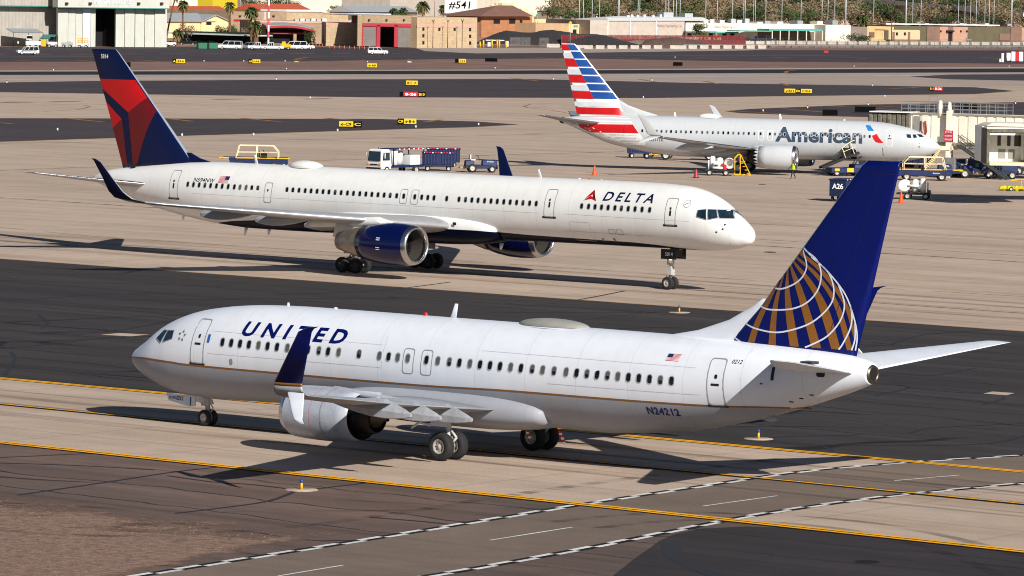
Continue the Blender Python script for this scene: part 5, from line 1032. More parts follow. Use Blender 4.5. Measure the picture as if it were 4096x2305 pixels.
# ------------------------------------------------------------------ people
def person(u, v, face, label, stride=.25, scale=1., z=0.012):
    p = gp(u, v); r = root('person', (p.x, p.y, z), radians(face), label, 'person', None)
    SK = P('skin', '#9a6a4e', .55); 
    def skin(name, verts, edges, mat_, sub=1):
        me = bpy.data.meshes.new(name); me.from_pydata([q[0] for q in verts], edges, []); o = bpy.data.objects.new(name, me); COL.objects.link(o); o.parent = r
        md_ = o.modifiers.new('skin', 'SKIN'); md_.use_smooth_shade = True
        for i, q in enumerate(verts): me.skin_vertices[0].data[i].radius = q[1]
        me.skin_vertices[0].data[0].use_root = True
        s_ = o.modifiers.new('sub', 'SUBSURF'); s_.levels = s_.render_levels = sub; me.materials.append(mat_); return o
    s = stride; V = []; E = []
    def add(p_, r_, par=None):
        V.append((p_, r_ if isinstance(r_, tuple) else (r_, r_)))
        if par is not None: E.append((par, len(V)-1))
        return len(V)-1
    pel = add((0, 0, .95), (.13, .17)); ch = add((.0, 0, 1.22), (.12, .18), pel); sh = add((-.01, 0, 1.42), (.10, .16), ch); nk = add((.0, 0, 1.52), .055, sh); hd = add((.03, 0, 1.62), (.085, .08), nk); tp = add((.02, 0, 1.75), (.08, .07), hd)
    add((.11, 0, 1.62), .02, hd)
    for sg in (1, -1):
        t = s*sg; hip = add((0, .1*sg, .9), .1, pel); kn = add((t*.5+.03, .11*sg, .5), .065, hip); an = add((t*.9-.03, .11*sg, .1), .042, kn); add((t*.9+.12, .12*sg, .05), (.045, .03), an)
        so_ = add((0, .2*sg, 1.42), .06, sh); el = add((-t*.5-.03, .27*sg, 1.15), .045, so_); wr = add((-t*.9+.08, .29*sg, .92), .03, el); pm = add((-t*.95+.1, .29*sg, .84), (.035, .02), wr)
        for k in range(4): a = add((-t*.95+.07+.022*k, .29*sg, .79), .009, pm); add((-t*.95+.075+.022*k, .285*sg, .745+.006*abs(k-1.5)), .008, a)
        th = add((-t*.95+.14, .27*sg, .83), .011, wr); add((-t*.95+.155, .26*sg, .79), .009, th)
    body = skin('body', V, E, P('dark_work_clothes', '#15181f', .8))
    b = MB(); b.ell((.03, 0, 1.64), (.1, .083, .12), 14, 10).ell((.13, 0, 1.62), (.02, .015, .025), 6, 4).ell((.03, .085, 1.63), (.02, .012, .03), 6, 4).ell((.03, -.085, 1.63), (.02, .012, .03), 6, 4); hdm = b.build('head', SK, r)
    b = MB(); b.ell((.0, 0, 1.67), (.105, .092, .11), 14, 8); b.build('hair', BLACK, r)
    b = MB(); b.smooth = True; rings = []
    for z_, a, c in ((.88, .165, .215), (1.05, .16, .205), (1.25, .155, .225), (1.4, .14, .225), (1.47, .09, .16)): rings.append([(a*cos(2*pi*k/20), c*sin(2*pi*k/20), z_) for k in range(20)])
    b.loft(rings, False); b.build('safety_vest', P('hi_vis_lime', '#b8e010', .6, var=.2, sc=8), r)
    b = MB()
    for y in (-.11, .11): b.box((-.165, y, 1.2), (.012, .04, .5))
    b.box((-.172, 0, 1.05), (.012, .36, .05)); b.build('reflective_strip', P('reflector', '#e8e8e0', .4), r)
    r.scale = (scale,)*3; return r
person(3172, 716, 200, 'worker in lime safety vest and dark clothes walking in front of the grey airliner engine', .3, 1.02)
person(4029, 695, 90, 'worker in lime vest behind the tractors, left of the pair', .05, 1.); person(4045, 694, 70, 'worker in lime vest behind the tractors, right of the pair', .05, 1.)

# ------------------------------------------------------------------ passenger bridges
def pw(u, v, y):
    """point seen at u,v that lies at distance y"""
    X = (u-2048)/F; Y = -(v-1152.5)/F; x = X*cr-Y*sr; up = X*sr+Y*cr
    dy = cos(PITCH)+up*sin(PITCH); dz = -sin(PITCH)+up*cos(PITCH); t = y/dy; return Vector((x*t, y, CH+dz*t))
BRW = P('bridge_cream', '#ebe2d0', .5, var=.12, sc=.8); CANV = P('canopy_canvas', '#6e685c', .85, var=.5, sc=2.5)
def bridge_cab(r, c, w, d, z0, z1):
    pass
A, B_ = pw(3655, 570, 456.5), pw(4330, 575, 450)
r = root('passenger_bridge', (A.x, A.y, .01), atan2(B_.y-A.y, B_.x-A.x), 'cream ribbed passenger bridge with folded canopy docked at the nose of the grey airliner', 'passenger bridge', 'passenger bridges')
LB = (B_-A).length; z0, z1 = A.z, pw(3700, 452, 456).z
b = MB(); b.box((LB/2, 0, (z0+z1)/2), (LB, 2.6, z1-z0), bev=.04); b.box((LB/2, 0, z0-.12), (LB, 2.3, .2)); tn = b.build('tunnel', BRW, r)
b = MB(); x = .6
while x < LB: b.box((x, -1.33, (z0+z1)/2), (.62, .07, z1-z0-.3)); x += .95
b.build('wall_rib', BRW, tn)
b = MB(); b.box((LB/2, -1.36, z1-.08), (LB, .12, .16)).box((LB/2, -1.36, z0+.06), (LB, .12, .14)); b.build('edge_beam', P('beam_grey', '#8d8778', .5), tn)
b = MB(); b.box((.75, -1.42, z0+1.5), (.65, .06, 2.3)); b.build('service_door', P('door_grey', '#8a8a86', .5), tn); b = MB(); b.tube([(1.2, -1.5, z0+2.2), (1.25, -1.55, z0+1.2), (1.5, -1.5, z0+.5), (1.75, -1.5, z0+1.2), (1.6, -1.5, z0+2.2)], .09); b.build('red_hose', P('hose_red', '#8c3a2c', .6), tn)
b = MB(); cw = 3.9
for k in range(9):
    t = k/8; b.box((-.2-cw*t, .1, (z0+z1)/2-.05+.05*t), (.5, 3.3-.16*(k % 2), z1-z0-.1-.3*t), bev=.1)
b.build('canopy', CANV, r); b = MB(); b.box((-cw/2-.1, 0, z1+.02), (cw+.3, 3.4, .1)); b.build('canopy_roof', WHITE, r)
b = MB()
for x in [-1+.9*k for k in range(13)]:
    b.cyl((x, -1.1, z1), (x, -1.1, z1+1.1), .03, .03, 6).cyl((x, 1.1, z1), (x, 1.1, z1+1.1), .03, .03, 6)
for zz in (.4, .75, 1.1): b.tube([(-1, -1.1, z1+zz), (9.8, -1.1, z1+zz)], .025).tube([(-1, 1.1, z1+zz), (9.8, 1.1, z1+zz)], .025)
b.tube([(1.5, 0, z1), (1.5, 0, z1+1.7), (2.4, 0, z1+1.7), (2.4, 0, z1)], .04); b.build('roof_rail', P('galvanised', '#8e9296', .5, .4), r)
cp = pw(3782, 660, 452.5); cx = (cp.x-A.x)*cos(r.rotation_euler[2])+(cp.y-A.y)*sin(r.rotation_euler[2])
b = MB(); b.box((cx, -1.75, 3.3), (.5, .5, 6.6), bev=.03).box((cx-.9, 1.75, 3.3), (.5, .5, 6.6)).box((cx-.45, 0, z0-.4), (1.4, 4.2, .4))
b.cyl((cx, -1.75, 6.5), (cx, -1.75, 7.2), .25, .18, 10).ell((cx, -1.75, 7.25), (.2, .2, .25), 8, 6).cyl((cx-1.1, -1.2, 6.0), (cx-1.1, -1.2, 7.3), .28, .2, 10).ell((cx-1.1, -1.2, 7.35), (.22, .22, .25), 8, 6); b.build('lift_column', BRW, r)
b = MB(); b.box((cx+.2, -1.9, 1.2), (1.2, .6, 1.6), bev=.04).box((cx-.3, 0, .55), (1.2, 3.6, .5)); b.build('drive_box', P('machine_grey', '#77787a', .55, var=.3, sc=4), r); wheels(r, [(cx-.3, 1.5), (cx-.3, -1.5)], .5, .35)
b = MB(); b.box((cx+.05, -2.02, 4.1), (.95, .03, 1.15)); sp = b.build('warning_sign', P('warning_red', '#b8354a', .5), r)
for k, tx in enumerate(('JET FUEL', 'NO SMOKING', 'DANGER')): decal('sign_lettering', glyphs(tx, cx-.32, cx+.42, 4.42-.36*k, .17, 0, .01), TXTW, lambda x, z: 2.04, -1, sp, .01, 0)
b = MB(); n = 15
h0, h1 = Vector((cx-.8, -2.0, z0-.2)), Vector((cx-2.2, -2.6, .9))
for k in range(n):
    p = h0.lerp(h1, k/n)+Vector((.25*sin(3*k/n), 0, 0)); q = h0.lerp(h1, (k+.8)/n)+Vector((.25*sin(3*k/n), 0, 0)); b.mat(0).cyl(p, q, .24, .24, 10); b.mat(1).cyl(q, h0.lerp(h1, (k+1)/n), .2, .2, 10)
b.build('air_hose', [P('hose_cream', '#d8c68e', .6), BK], r)
b = MB(); s0, s1 = Vector((cx+1.2, -2.1, z0-.1)), Vector((cx+6.2, -2.1, .1))
for y in (-.5, .5):
    o_ = Vector((0, y, 0)); b.cyl(s0+o_, s1+o_, .11, .11, 6)
    for zz in (.55, 1.05): b.cyl(s0+o_+Vector((0, 0, zz)), s1+o_+Vector((0, 0, zz)), .03, .03, 6)
    for k in range(6): p = s0.lerp(s1, k/5)+o_; b.cyl(p, p+Vector((0, 0, 1.05)), .025, .025, 6)
for k in range(14): p = s0.lerp(s1, k/13); b.box(p, (.3, 1.0, .04))
b.build('stairs', P('stair_steel', '#3c4347', .6, .3), r)
# second bridge: its cab faces us at the right edge
A = pw(3937, 655, 397); E = pw(4096, 655, 399)
r = root('passenger_bridge', (A.x, A.y, .01), radians(4), 'cream passenger bridge cab with open canopy and white double doors, empty, at the right edge', 'passenger bridge', 'passenger bridges')
z0 = A.z; h = pw(3937, 512, 397).z-z0; w = (E-A).length*1.02
b = MB(); b.box((w/2, 3.4, z0+h/2+.1), (w, 3.6, h), bev=.05).box((w/2+3, 5, z0+h/2+.2), (3.4, 9, h-.2)).box((w/2+8, 7, z0+h/2+.3), (14, 2.8, h-.2)); cab = b.build('cab', WHITE, r)
b = MB(); b.box((w/2+1, 3, z0+h+.25), (w+1.6, 4.6, .25), (.8, .8), 0, .05).box((w/2, -.4, z0+h+.02), (w+.1, 1.7, .1)); b.build('roof', BRW, r)
b = MB(); b.box((.1, .2, z0+h/2), (.28, 2.8, h), bev=.05).box((w-.1, .2, z0+h/2), (.28, 2.8, h), bev=.05).box((w/2, -.9, z0+h-.22), (w, .7, .4), bev=.1); b.build('canopy', CANV, r)
b = MB(); b.box((w/2, .2, z0+.02), (w-.4, 3.2, .28), bev=.04); b.build('floor_edge', CREAM, r)
for x0_, z_, ww, hh in ((w*.36, z0+1.95, .3, .9), (w*.56, z0+1.95, .3, .9), (w*.76, z0+1.95, .75, .95)): b = MB(); b.box((x0_, 1.58, z_), (ww, .04, hh)); b.build('door_window', GLASS, cab)
b = MB()
for x0_, ww in ((w*.42, .62), (w*.62, .55)): b.box((x0_, 1.58, z0+.8), (ww, .04, .8))
b.build('kick_plate', P('door_grey', ''), cab)
b = MB()
for x in [w/2+1.6+.7*k for k in range(8)]: b.cyl((x, 1.2, z0+h+.3), (x, 1.2, z0+h+1.6), .03, .03, 6)
for zz in (.5, .9, 1.3, 1.6): b.tube([(w/2+1.6, 1.2, z0+h+.2+zz), (w/2+7, 1.2, z0+h+.2+zz)], .025)
b.build('roof_rail', P('galvanised', ''), r)
b = MB(); b.box((w/2+8, 7, z0/2+.5), (.9, .9, z0+1)); b.build('lift_column', P('beam_grey', ''), r)

# ------------------------------------------------------------------ background buildings
class Bld:
    def __init__(s, name, u0, v0, u1, v1, label, cat='building', group=None):
        s.p = gp(u0, v0); q = gp(u1, v1); s.d = (q-s.p).normalized(); s.n = Vector((-s.d.y, s.d.x, 0)); s.L = (q-s.p).length
        s.r = root(name, (s.p.x, s.p.y, 0), atan2(s.d.y, s.d.x), label, cat, group)
    def xz(s, u, v, back=0.):
        a = pw(u, v, 1000.); o = Vector((0, 0, CH)); d = a-o; p = s.p+s.n*back; t = (p-o).dot(s.n)/d.dot(s.n); w = o+d*t
        return ((w-s.p).dot(s.d), w.z)
    def box(s, name, u0, v0, u1, v1, y0, y1, mat_, parent=None, bev=0.):
        """box whose front face fills the picture rectangle; y0..y1 = depth behind the facade line (negative = in front)"""
        a, c = s.xz((u0), (v0+v1)/2, y0), s.xz(u1, (v0+v1)/2, y0); zt, zb = s.xz((u0+u1)/2, v0, y0)[1], s.xz((u0+u1)/2, v1, y0)[1]
        if v1 > 900: zb = 0
        b = MB(); b.box(((a[0]+c[0])/2, (y0+y1)/2, (zt+zb)/2), (c[0]-a[0], y1-y0, zt-zb), (1, 1), 0, bev); return b.build(name, mat_, parent or s.r)
def wallmat(name, col, kind='plain', per=1.2, var=.12):
    t = NT(name); o = t.obj(); s = t.n('SeparateXYZ', [o]).outputs; n = t.noise(o, .5, 5.); f = t.ramp(n, .3, .7, 1-var, 1+var*.6)
    f = t.m_('MULTIPLY', f, t.ramp(t.noise(t.map(o, 0, (1, 1, .12)), 1.3, 4.), .5, .8, 1, .88))
    if kind == 'ribs':
        fr = t.m_('FRACT', t.m_('DIVIDE', t.m_('ADD', s[0], s[1]), per)); f = t.m_('MULTIPLY', f, t.ramp(t.m_('ABSOLUTE', t.m_('SUBTRACT', fr, .5)), .3, .45, 1, .86))
    if kind == 'block':
        br = t.n('TexBrick', {'Vector': t.n('CombineXYZ', [t.m_('ADD', s[0], s[1]), s[2], 0.]).outputs[0], 'Color1': (1, 1, 1, 1), 'Color2': (.86, .86, .86, 1), 'Mortar': (.72, .72, .72, 1), 'Scale': 1., 'Mortar Size': .03, 'Brick Width': .8, 'Row Height': .4}).outputs[0]
        f = t.m_('MULTIPLY', f, br)
    if kind == 'rows':
        fr = t.m_('FRACT', t.m_('DIVIDE', s[2], per)); f = t.m_('MULTIPLY', f, t.ramp(fr, .85, .95, 1, .75))
    MATS[name] = t.out(t.scale(tuple(lin(col)[:3]), f), .85, 0, .3); return t.m
HG = wallmat('hangar_wall', '#bcbdb4', 'plain', var=.05); HR = wallmat('hangar_ribbed', '#a8a299', 'ribs', 1.0); TEAL = P('teal_trim', '#3f7f74', .6); DK = P('dark_interior', '#0c0c12', .9)
TAN = wallmat('tan_block', '#a68f74', 'block'); TANL = wallmat('tan_block_light', '#c0a888', 'block'); PINK = P('pink_band', '#c99a86', .8); CRW = wallmat('cream_wall', '#e2c89a'); REDP = P('frame_red', '#a3182c', .5)
ROLL_ = wallmat('roller_door', '#77706c', 'rows', .5); TEALR = P('teal_roof', '#4ea097', .6); WALLW = wallmat('white_wall', '#e6dccb'); GREYW = wallmat('grey_wall', '#b4aa9f'); OLV = wallmat('olive_wall', '#5e5844'); BRN = wallmat('brown_wall', '#7c6256'); SAL = wallmat('salmon_wall', '#b08a76'); REDR = wallmat('red_roof', '#b0553a', 'rows', .6); BRR = wallmat('brown_roof', '#7c5a50', 'rows', .5); ROOFG = P('roof_grey', '#8e9496', .7); METR = P('roof_metal', '#a8adb0', .5, .2)
# hangar
h = Bld('hangar', 230, 187, 668, 190, 'big cream aircraft hangar with tall sliding doors and one dark opening at the left', 'hangar'); b = None
h.box('front_wall', 230, -90, 382, 187, .6, 1.2, HG); h.box('front_wall', 463, -90, 662, 190, .6, 1.2, HG); h.box('front_wall', 382, -90, 463, 34, .6, 1.2, HG)
h.box('fascia', 232, -95, 678, 31, -2.2, .6, HG); h.box('fascia_trim', 232, 31, 678, 34.5, -2.25, .6, TEAL)
h.box('side_wall', 662, -90, 668, 190, 1.2, 60, HG); h.box('roof', 230, -96, 678, -93, 0, 60, METR); h.box('interior', 382, 30, 463, 188, 8, 8.4, DK); h.box('interior', 380, 30, 383, 188, 1.2, 8, DK); h.box('interior', 462, 30, 465, 188, 1.2, 8, DK)
bl = P('door_bluish', '#c6c8d4', .5, var=.05)
for i, (a, c) in enumerate(((232, 272), (273, 302), (303, 331), (332, 362), (363, 382), (463, 497), (500, 538), (541, 577), (580, 617), (620, 661))):
    h.box('sliding_door', a, 36, c, 187+(a-230)*.006, -.1+.18*(i % 3), .5, bl if a == 332 else HG)
for u in (268, 362, 556, 648): h.box('wall_lamp', u-5, 10, u+6, 19, -2.7, -2.2, DARKM)
f_ = h.xz(375, 17, -2.3); g_ = h.xz(540, 17, -2.3); tp = h.xz(450, -6, -2.3)[1]
decal('hangar_lettering', glyphs('MESA', f_[0], f_[0]+(g_[0]-f_[0])*.40, f_[1], tp-f_[1], .05, .045), P('pale_letters', '#d8d8de', .4), lambda x, z: 2.25, -1, h.r, .06, 0)
decal('hangar_lettering', glyphs('AIRLINES', f_[0]+(g_[0]-f_[0])*.43, g_[0], f_[1], tp-f_[1], .05, 0), P('pale_letters', ''), lambda x, z: 2.25, -1, h.r, .06, 0)
h = Bld('hangar_annex', -200, 184, 232, 186, 'ribbed cream wall of the lower hangar wing left of the sliding doors', 'building')
h.box('wall', -200, -80, 231, 186, 2.5, 40, HR); h.box('upper_wall', -200, -85, 232, 22, .3, 2.5, HR); h.box('trim', -200, 22, 232, 26, .25, 2.5, TEAL)
for (a, v0, c, lb) in ((43, 114, 165, 'grey lean-to canopy on thin posts against the ribbed hangar wall'), (163, 138, 216, 'small teal canopy on posts beside the larger grey lean-to')):
    k = Bld('lean_to_canopy', a, 186, c, 187, lb, 'canopy'); x0_, z_ = k.xz(a, v0+16, -1); x1_ = k.xz(c, v0, -1)[0]; zt = k.xz(a, v0, 2)[1]
    b = MB(); b.poly([(x0_, -2.5, z_), (x1_, -2.5, z_), (x1_, 2, zt), (x0_, 2, zt)]).poly([(x0_, -2.5, z_-.1), (x0_, 2, zt-.1), (x1_, 2, zt-.1), (x1_, -2.5, z_-.1)]); b.build('roof', ROOFG if a < 100 else TEAL, k.r)
    for x in (x0_+.1, (x0_+x1_)/2, x1_-.1): b = MB(); b.cyl((x, -2.4, 0), (x, -2.4, z_), .07); b.build('post', DARKM, k.r)
# cream gabled house
h = Bld('gabled_house', 650, 152, 915, 152, 'cream house with grey metal roof and gable end beside the palms', 'house')
h.box('wall', 650, 83, 808, 152, .5, 14, CRW); x0_, z_ = h.xz(806, 84, 0); x1_ = h.xz(914, 84, 0)[0]; zr = h.xz(860, 62, 0)[1]; zb = 0
b = MB(); b.loft([[(x0_, y, 0), (x1_, y, 0), (x1_, y, z_), ((x0_+x1_)/2, y, zr), (x0_, y, z_)] for y in (0, 14)]); b.build('gable_wall', CRW, h.r)
b = MB(); o1 = .5
for s, q in (((x0_-o1), (x0_+x1_)/2), ((x1_+o1), (x0_+x1_)/2)): b.loft([[(s, y, z_-.25), (s, y, z_-.05), (q, y, zr+.25), (q, y, zr+.05)] for y in (-.6, 14.5)])
xl = h.xz(650, 84, 0)[0]; zr2 = h.xz(700, 52, 7)[1]; b.loft([[(x, -.3, z_-.2), (x, -.3, z_), (x, 7, zr2), (x, 7, zr2-.2)] for x in (xl, (x0_+x1_)/2)]); b.build('roof', METR, h.r)
h.box('window', 826, 87, 846, 100, -.1, 0, DK); h.box('door', 813, 126, 824, 140, -.1, 0, WHITE)
# carport roof
h = Bld('carport', 668, 168, 1050, 178, 'long flat teal-edged carport roof over the parked cars', 'carport')
za, zb_ = h.xz(668, 134, 0)[1], h.xz(1050, 146, 0)[1]; b = MB(); X1 = h.xz(1050, 150, 0)[0]
b.loft([[(0, y, za), (X1, y, zb_), (X1, y, zb_+.3), (0, y, za+.3)] for y in (-2.5, 5)]); b.build('roof', TEALR if False else P('roof_pale_teal', '#b9c9c0', .5), h.r); b = MB(); b.box((X1/2, -2.55, (za+zb_)/2-.05), (X1, .06, .35)); 
for k in range(7): b = MB(); b.cyl((X1*k/6, 3, 0), (X1*k/6, 3, za), .1); b.build('post', DARKM, h.r)
b = MB(); b.box((X1/2, 5.2, 1.5), (X1, .2, 3.0)); b.build('shade_panel', P('carport_shade', '#1f2418', .9, var=.6, sc=2), h.r)  # dark panel standing in for the shade beneath the carport roof
# tan block building behind, arched building
h = Bld('block_building', 920, 150, 1392, 150, 'long tan concrete block building behind the palms and flagpole', 'building')
h.box('wall', 920, 47, 1146, 150, 0, 25, TAN); h.box('wall', 1146, 52, 1392, 150, .2, 25, TANL); h.box('red_header', 935, 78, 1035, 86, -.1, 0, REDP)
for u in (962, 1030, 1096): h.box('wall_lamp', u-3, 62, u+3, 68, -.4, 0, DARKM)
h = Bld('arched_station', 1005, 172, 1312, 176, 'low tan building with curved grey roof over a maroon entrance', 'building')
h.box('wall', 1005, 84, 1310, 176, 3, 18, TAN); h.box('roof_band', 1005, 84, 1312, 92, 2.9, 3, PINK)
for i in range(6): h.box('roof_unit', 1180+i*22, 78-(i % 2)*3, 1196+i*22, 86, 8, 10, WHITE if i % 2 else METR)
pts = []; n = 14
for k in range(n+1):
    t = k/n; u = 1062+(1258-1062)*t; v = 99+22*(t-.38)**2*(4.6 if t > .38 else 2.5)*.55; pts.append(h.xz(u, v, -1))
b = MB(); b.loft([[(x, -2, z-.35), (x, -2, z), (x, 5, z+.9), (x, 5, z+.5)] for x, z in pts], True); b.build('curved_roof', ROOFG, h.r)
b = MB(); b.loft([[(x, -2.2, z-.75), (x, -2.2, z-.15), (x, -1.95, z-.15), (x, -1.95, z-.75)] for x, z in pts], True); b.build('roof_edge', REDP, h.r)
h.box('entrance', 1065, 118, 1250, 175, 2.7, 3, DK); h.box('red_beam', 1070, 131, 1262, 137, .5, 1, REDP)
for u in (1072, 1180, 1250): h.box('pillar', u-6, 133, u+6, 174, .3, 1.2, TAN)
h = Bld('station_wall', 1304, 184, 1432, 186, 'light tan block wall with pink band between the arched roof and the red doors', 'wall')
h.box('wall', 1304, 100, 1432, 186, 0, 20, TANL); h.box('band', 1304, 92, 1432, 101, -.05, 20, PINK)
# fire station with red doors
h = Bld('fire_station', 1430, 189, 1668, 191.5, 'tan fire station with three bays framed in red, middle bay open and dark', 'building')
w1 = h.box('wall', 1430, 62, 1452, 185, 0, .6, TAN); h.box('wall', 1648, 66, 1668, 192, 0, .6, TAN); h.box('wall', 1452, 62, 1648, 94, 0, .6, TAN); h.box('roof', 1430, 62, 1668, 64, .6, 26, METR); h.box('inner_wall', 1510, 95, 1590, 189, 9, 9.2, DK); h.box('inner_wall', 1512, 95, 1520, 188, .6, 9, DK); h.box('inner_wall', 1579, 95, 1588, 188, .6, 9, DK)
h.box('red_header', 1450, 94, 1650, 107, -.12, .6, REDP)
for a, c in ((1448, 1453), (1506, 1521), (1577, 1592), (1646, 1650)): h.box('red_column', a, 100, c, 188, -.12, .6, REDP)
h.box('roller_door', 1453, 107, 1506, 185, .2, .5, ROLL_); h.box('roller_door', 1592, 109, 1646, 190, .2, .5, ROLL_)
for u in (1478, 1548, 1618): h.box('wall_lamp', u-3, 77, u+3, 84, -.5, 0, DARKM)
g = Bld('fire_station_wing', 1668, 192, 1908, 192, 'tan side wall of the fire station with pink band and small slot windows', 'building')
g.box('wall', 1668, 70, 1908, 192, 0, 24, TANL); g.box('band', 1668, 98, 1908, 111, -.06, 0, PINK)
for u, v in ((1694, 116), (1758, 117), (1819, 117), (1881, 118), (1694, 143), (1881, 145), (1694, 171), (1881, 172)): g.box('window', u-4, v-6, u+4, v+7, -.08, .05, DARKM)
for u in (1731, 1790, 1848):
    k = Bld('lamp_pole', u, 193, u+10, 193, 'thin dark lamp pole with forked top against the tan wall', 'lamp pole', 'forked lamp poles in front of the fire station'); z_ = k.xz(u, 82, 0)[1]
    b = MB(); b.cyl((0, 0, 0), (0, 0, z_), .1, .07).tube([(-.5, 0, z_+.3), (0, 0, z_-.6), (.5, 0, z_+.3)], .06); b.build('pole', DARKM, k.r)
# houses and sheds further right
h = Bld('brick_house', 1905, 150, 2140, 150, 'brick house with brown hip roof behind the dark dirt mound', 'house')
h.box('wall', 1925, 66, 2128, 150, 2, 16, wallmat('brick_orange', '#b07a58', 'block')); h.box('porch', 1905, 82, 1970, 150, 3, 8, BRN)
for u, v, c, e in ((2038, 76, 2062, 95), (2080, 80, 2090, 95), (1975, 78, 2000, 95)): h.box('window', u, v, c, e, 1.9, 2.05, DK)
a0, a1 = h.xz(1918, 66, 0), h.xz(2136, 66, 0); zr = h.xz(2010, 22, 8)[1]; r0_, r1_ = h.xz(1990, 30, 8)[0], h.xz(2050, 30, 8)[0]
b = MB(); b.poly([(a0[0], 0, a0[1]), (a1[0], 0, a1[1]), (r1_, 8, zr), (r0_, 8, zr)]).poly([(a1[0], 0, a1[1]), (a1[0], 17, a1[1]), (r1_, 8, zr)]).poly([(a0[0], 17, a0[1]), (a0[0], 0, a0[1]), (r0_, 8, zr)]).poly([(a1[0], 17, a1[1]), (a0[0], 17, a0[1]), (r0_, 8, zr), (r1_, 8, zr)]); b.build('hip_roof', BRR, h.r)
for i, (u, v) in enumerate(((1915, 55), (1930, 45), (1950, 33), (1968, 22), (1985, 12))): h.box('stepped_parapet', u, v, u+22, 100, 18, 19, CRW)
h.box('stepped_parapet', 1990, 12, 2060, 90, 18, 19, CRW); h.box('stepped_parapet', 2085, 35, 2110, 90, 18, 19, CRW); h.box('stepped_parapet', 2110, 50, 2136, 90, 18, 19, CRW)
h = Bld('arched_gate', 2090, 150, 2145, 150, 'pale yellow wall with two small arches beside the brick house', 'wall'); h.box('wall', 2090, 108, 2145, 150, 0, 2, CRW); h.box('arch_opening', 2096, 118, 2113, 150, -.1, 0, DK); h.box('arch_opening', 2122, 118, 2135, 150, -.1, 0, DK)
h = Bld('low_shop', 2142, 152, 2345, 152, 'low sand coloured building with an arched yellow entrance block', 'building')
h.box('wall', 2142, 94, 2275, 152, 1, 16, wallmat('sand_wall', '#b89a78')); h.box('entrance_block', 2275, 97, 2322, 152, -1, 4, CRW); h.box('arch_opening', 2292, 118, 2306, 134, -1.1, -1, DK); h.box('shop_sign', 2294, 101, 2311, 110, -1.08, -1, P('sign_blue_grey', '#7f8ea0', .5)); h.box('side_block', 2322, 95, 2345, 152, 1, 6, WALLW)
h = Bld('tool_shed', 2346, 150, 2385, 150, 'small wooden shed with grey gable roof', 'shed'); h.box('wall', 2350, 118, 2384, 150, 0, 4, BRN)
a0, a1 = h.xz(2346, 119, -.3), h.xz(2388, 119, -.3); zr = h.xz(2370, 106, 2)[1]; b = MB(); b.loft([[(a0[0], -.4, a0[1]), (a0[0], 2, zr), (a0[0], 4.4, a0[1])], [(a1[0], -.4, a1[1]), (a1[0], 2, zr), (a1[0], 4.4, a1[1])]]); b.build('roof', ROOFG, h.r)
h = Bld('engineering_works', 2358, 154, 2745, 158, 'long grey workshop with white curved roof and red script lettering', 'building')
h.box('wall', 2360, 83, 2738, 158, 0, 30, GREYW); a0, a1 = h.xz(2438, 84, -.4), h.xz(2842, 84, -.4); zr = h.xz(2600, 66, 14)[1]; q0, q1 = h.xz(2470, 70, 14)[0], h.xz(2800, 70, 14)[0]
b = MB(); b.loft([[(a0[0], -.4, a0[1]), (a0[0]+1, 4, a0[1]+1.0), (q0, 14, zr), (a0[0], 30, a0[1])], [(a1[0], -.4, a1[1]), (a1[0], 4, a1[1]+1.0), (q1, 14, zr), (a1[0], 30, a1[1])]]); b.build('white_roof', WHITE, h.r)
SCR = P('script_red', '#a8746a', .6)
a0, a1 = h.xz(2628, 108, -.1), h.xz(2728, 108, -.1); decal('wall_lettering', glyphs('Nelson Engineering Co.', a0[0], a1[0], a0[1], h.xz(2628, 96, -.1)[1]-a0[1], .25, -.005), SCR, lambda x, z: .05, -1, h.r, .06, 0)
for u in (2430, 2520, 2625): h.box('downpipe', u, 84, u+3, 150, -.25, 0, WHITE)
for i, u in enumerate((2510, 2525, 2548, 2575, 2610, 2640)): h.box('roof_vent', u, 62-(i % 2)*3, u+8, 70, 10, 11, WHITE)
h.box('roof_unit', 2655, 50, 2693, 70, 12, 16, METR); h.box('roof_unit', 2740, 54, 2772, 70, 12, 16, METR)
h = Bld('office_row', 2740, 158, 3030, 162, 'cream office front with teal awnings and faint red script lettering behind the round tree', 'building')
h.box('wall', 2742, 93, 3030, 160, 0, 25, WALLW); a0, a1 = h.xz(2858, 112, -.1), h.xz(2945, 112, -.1); decal('wall_lettering', glyphs('Nelson Engineering Co.', a0[0], a1[0], a0[1], h.xz(2858, 101, -.1)[1]-a0[1], .25, -.005), SCR, lambda x, z: .05, -1, h.r, .06, 0)
h.box('awning', 2745, 124, 2866, 130, -2.5, 0, TEALR); h.box('awning', 2866, 127, 2955, 133, -2.5, 0, TEALR)
for u in (2750, 2835, 2890, 2922): h.box('window', u, 134, u+16, 148, -.1, 0, DK)
for u in (2826, 2862): h.box('orange_pillar', u, 132, u+7, 158, -2.6, -2, P('pillar_orange', '#b5673c', .7))
for i, u in enumerate((2815, 2840, 2880, 2925, 2950, 2980)): h.box('roof_unit', u, 82-(i*5) % 9, u+18, 96, 8, 12, METR if i % 2 else WALLW)
h = Bld('loading_bays', 3024, 163, 3400, 166, 'cream building with long teal canopy over dark loading bays', 'building')
h.box('wall', 3024, 97, 3300, 164, 6, 30, WALLW); h.box('wall', 3302, 101, 3402, 166, 0, 30, WALLW); h.box('bay_wall', 3030, 126, 3290, 164, 5.6, 6, P('bay_grey', '#6d6458', .8)); h.box('canopy', 2960, 123, 3086, 127, -1, 6, TEALR); h.box('canopy', 3076, 117, 3290, 124, -1, 6, TEALR)
for u in (3088, 3120, 3155, 3190, 3225, 3258, 3288): h.box('post', u, 124, u+2.5, 164, -.9, -.6, WALLW)
for u in (3138, 3152): h.box('brown_door', u, 128, u+10, 163, 5.4, 5.6, BRN)
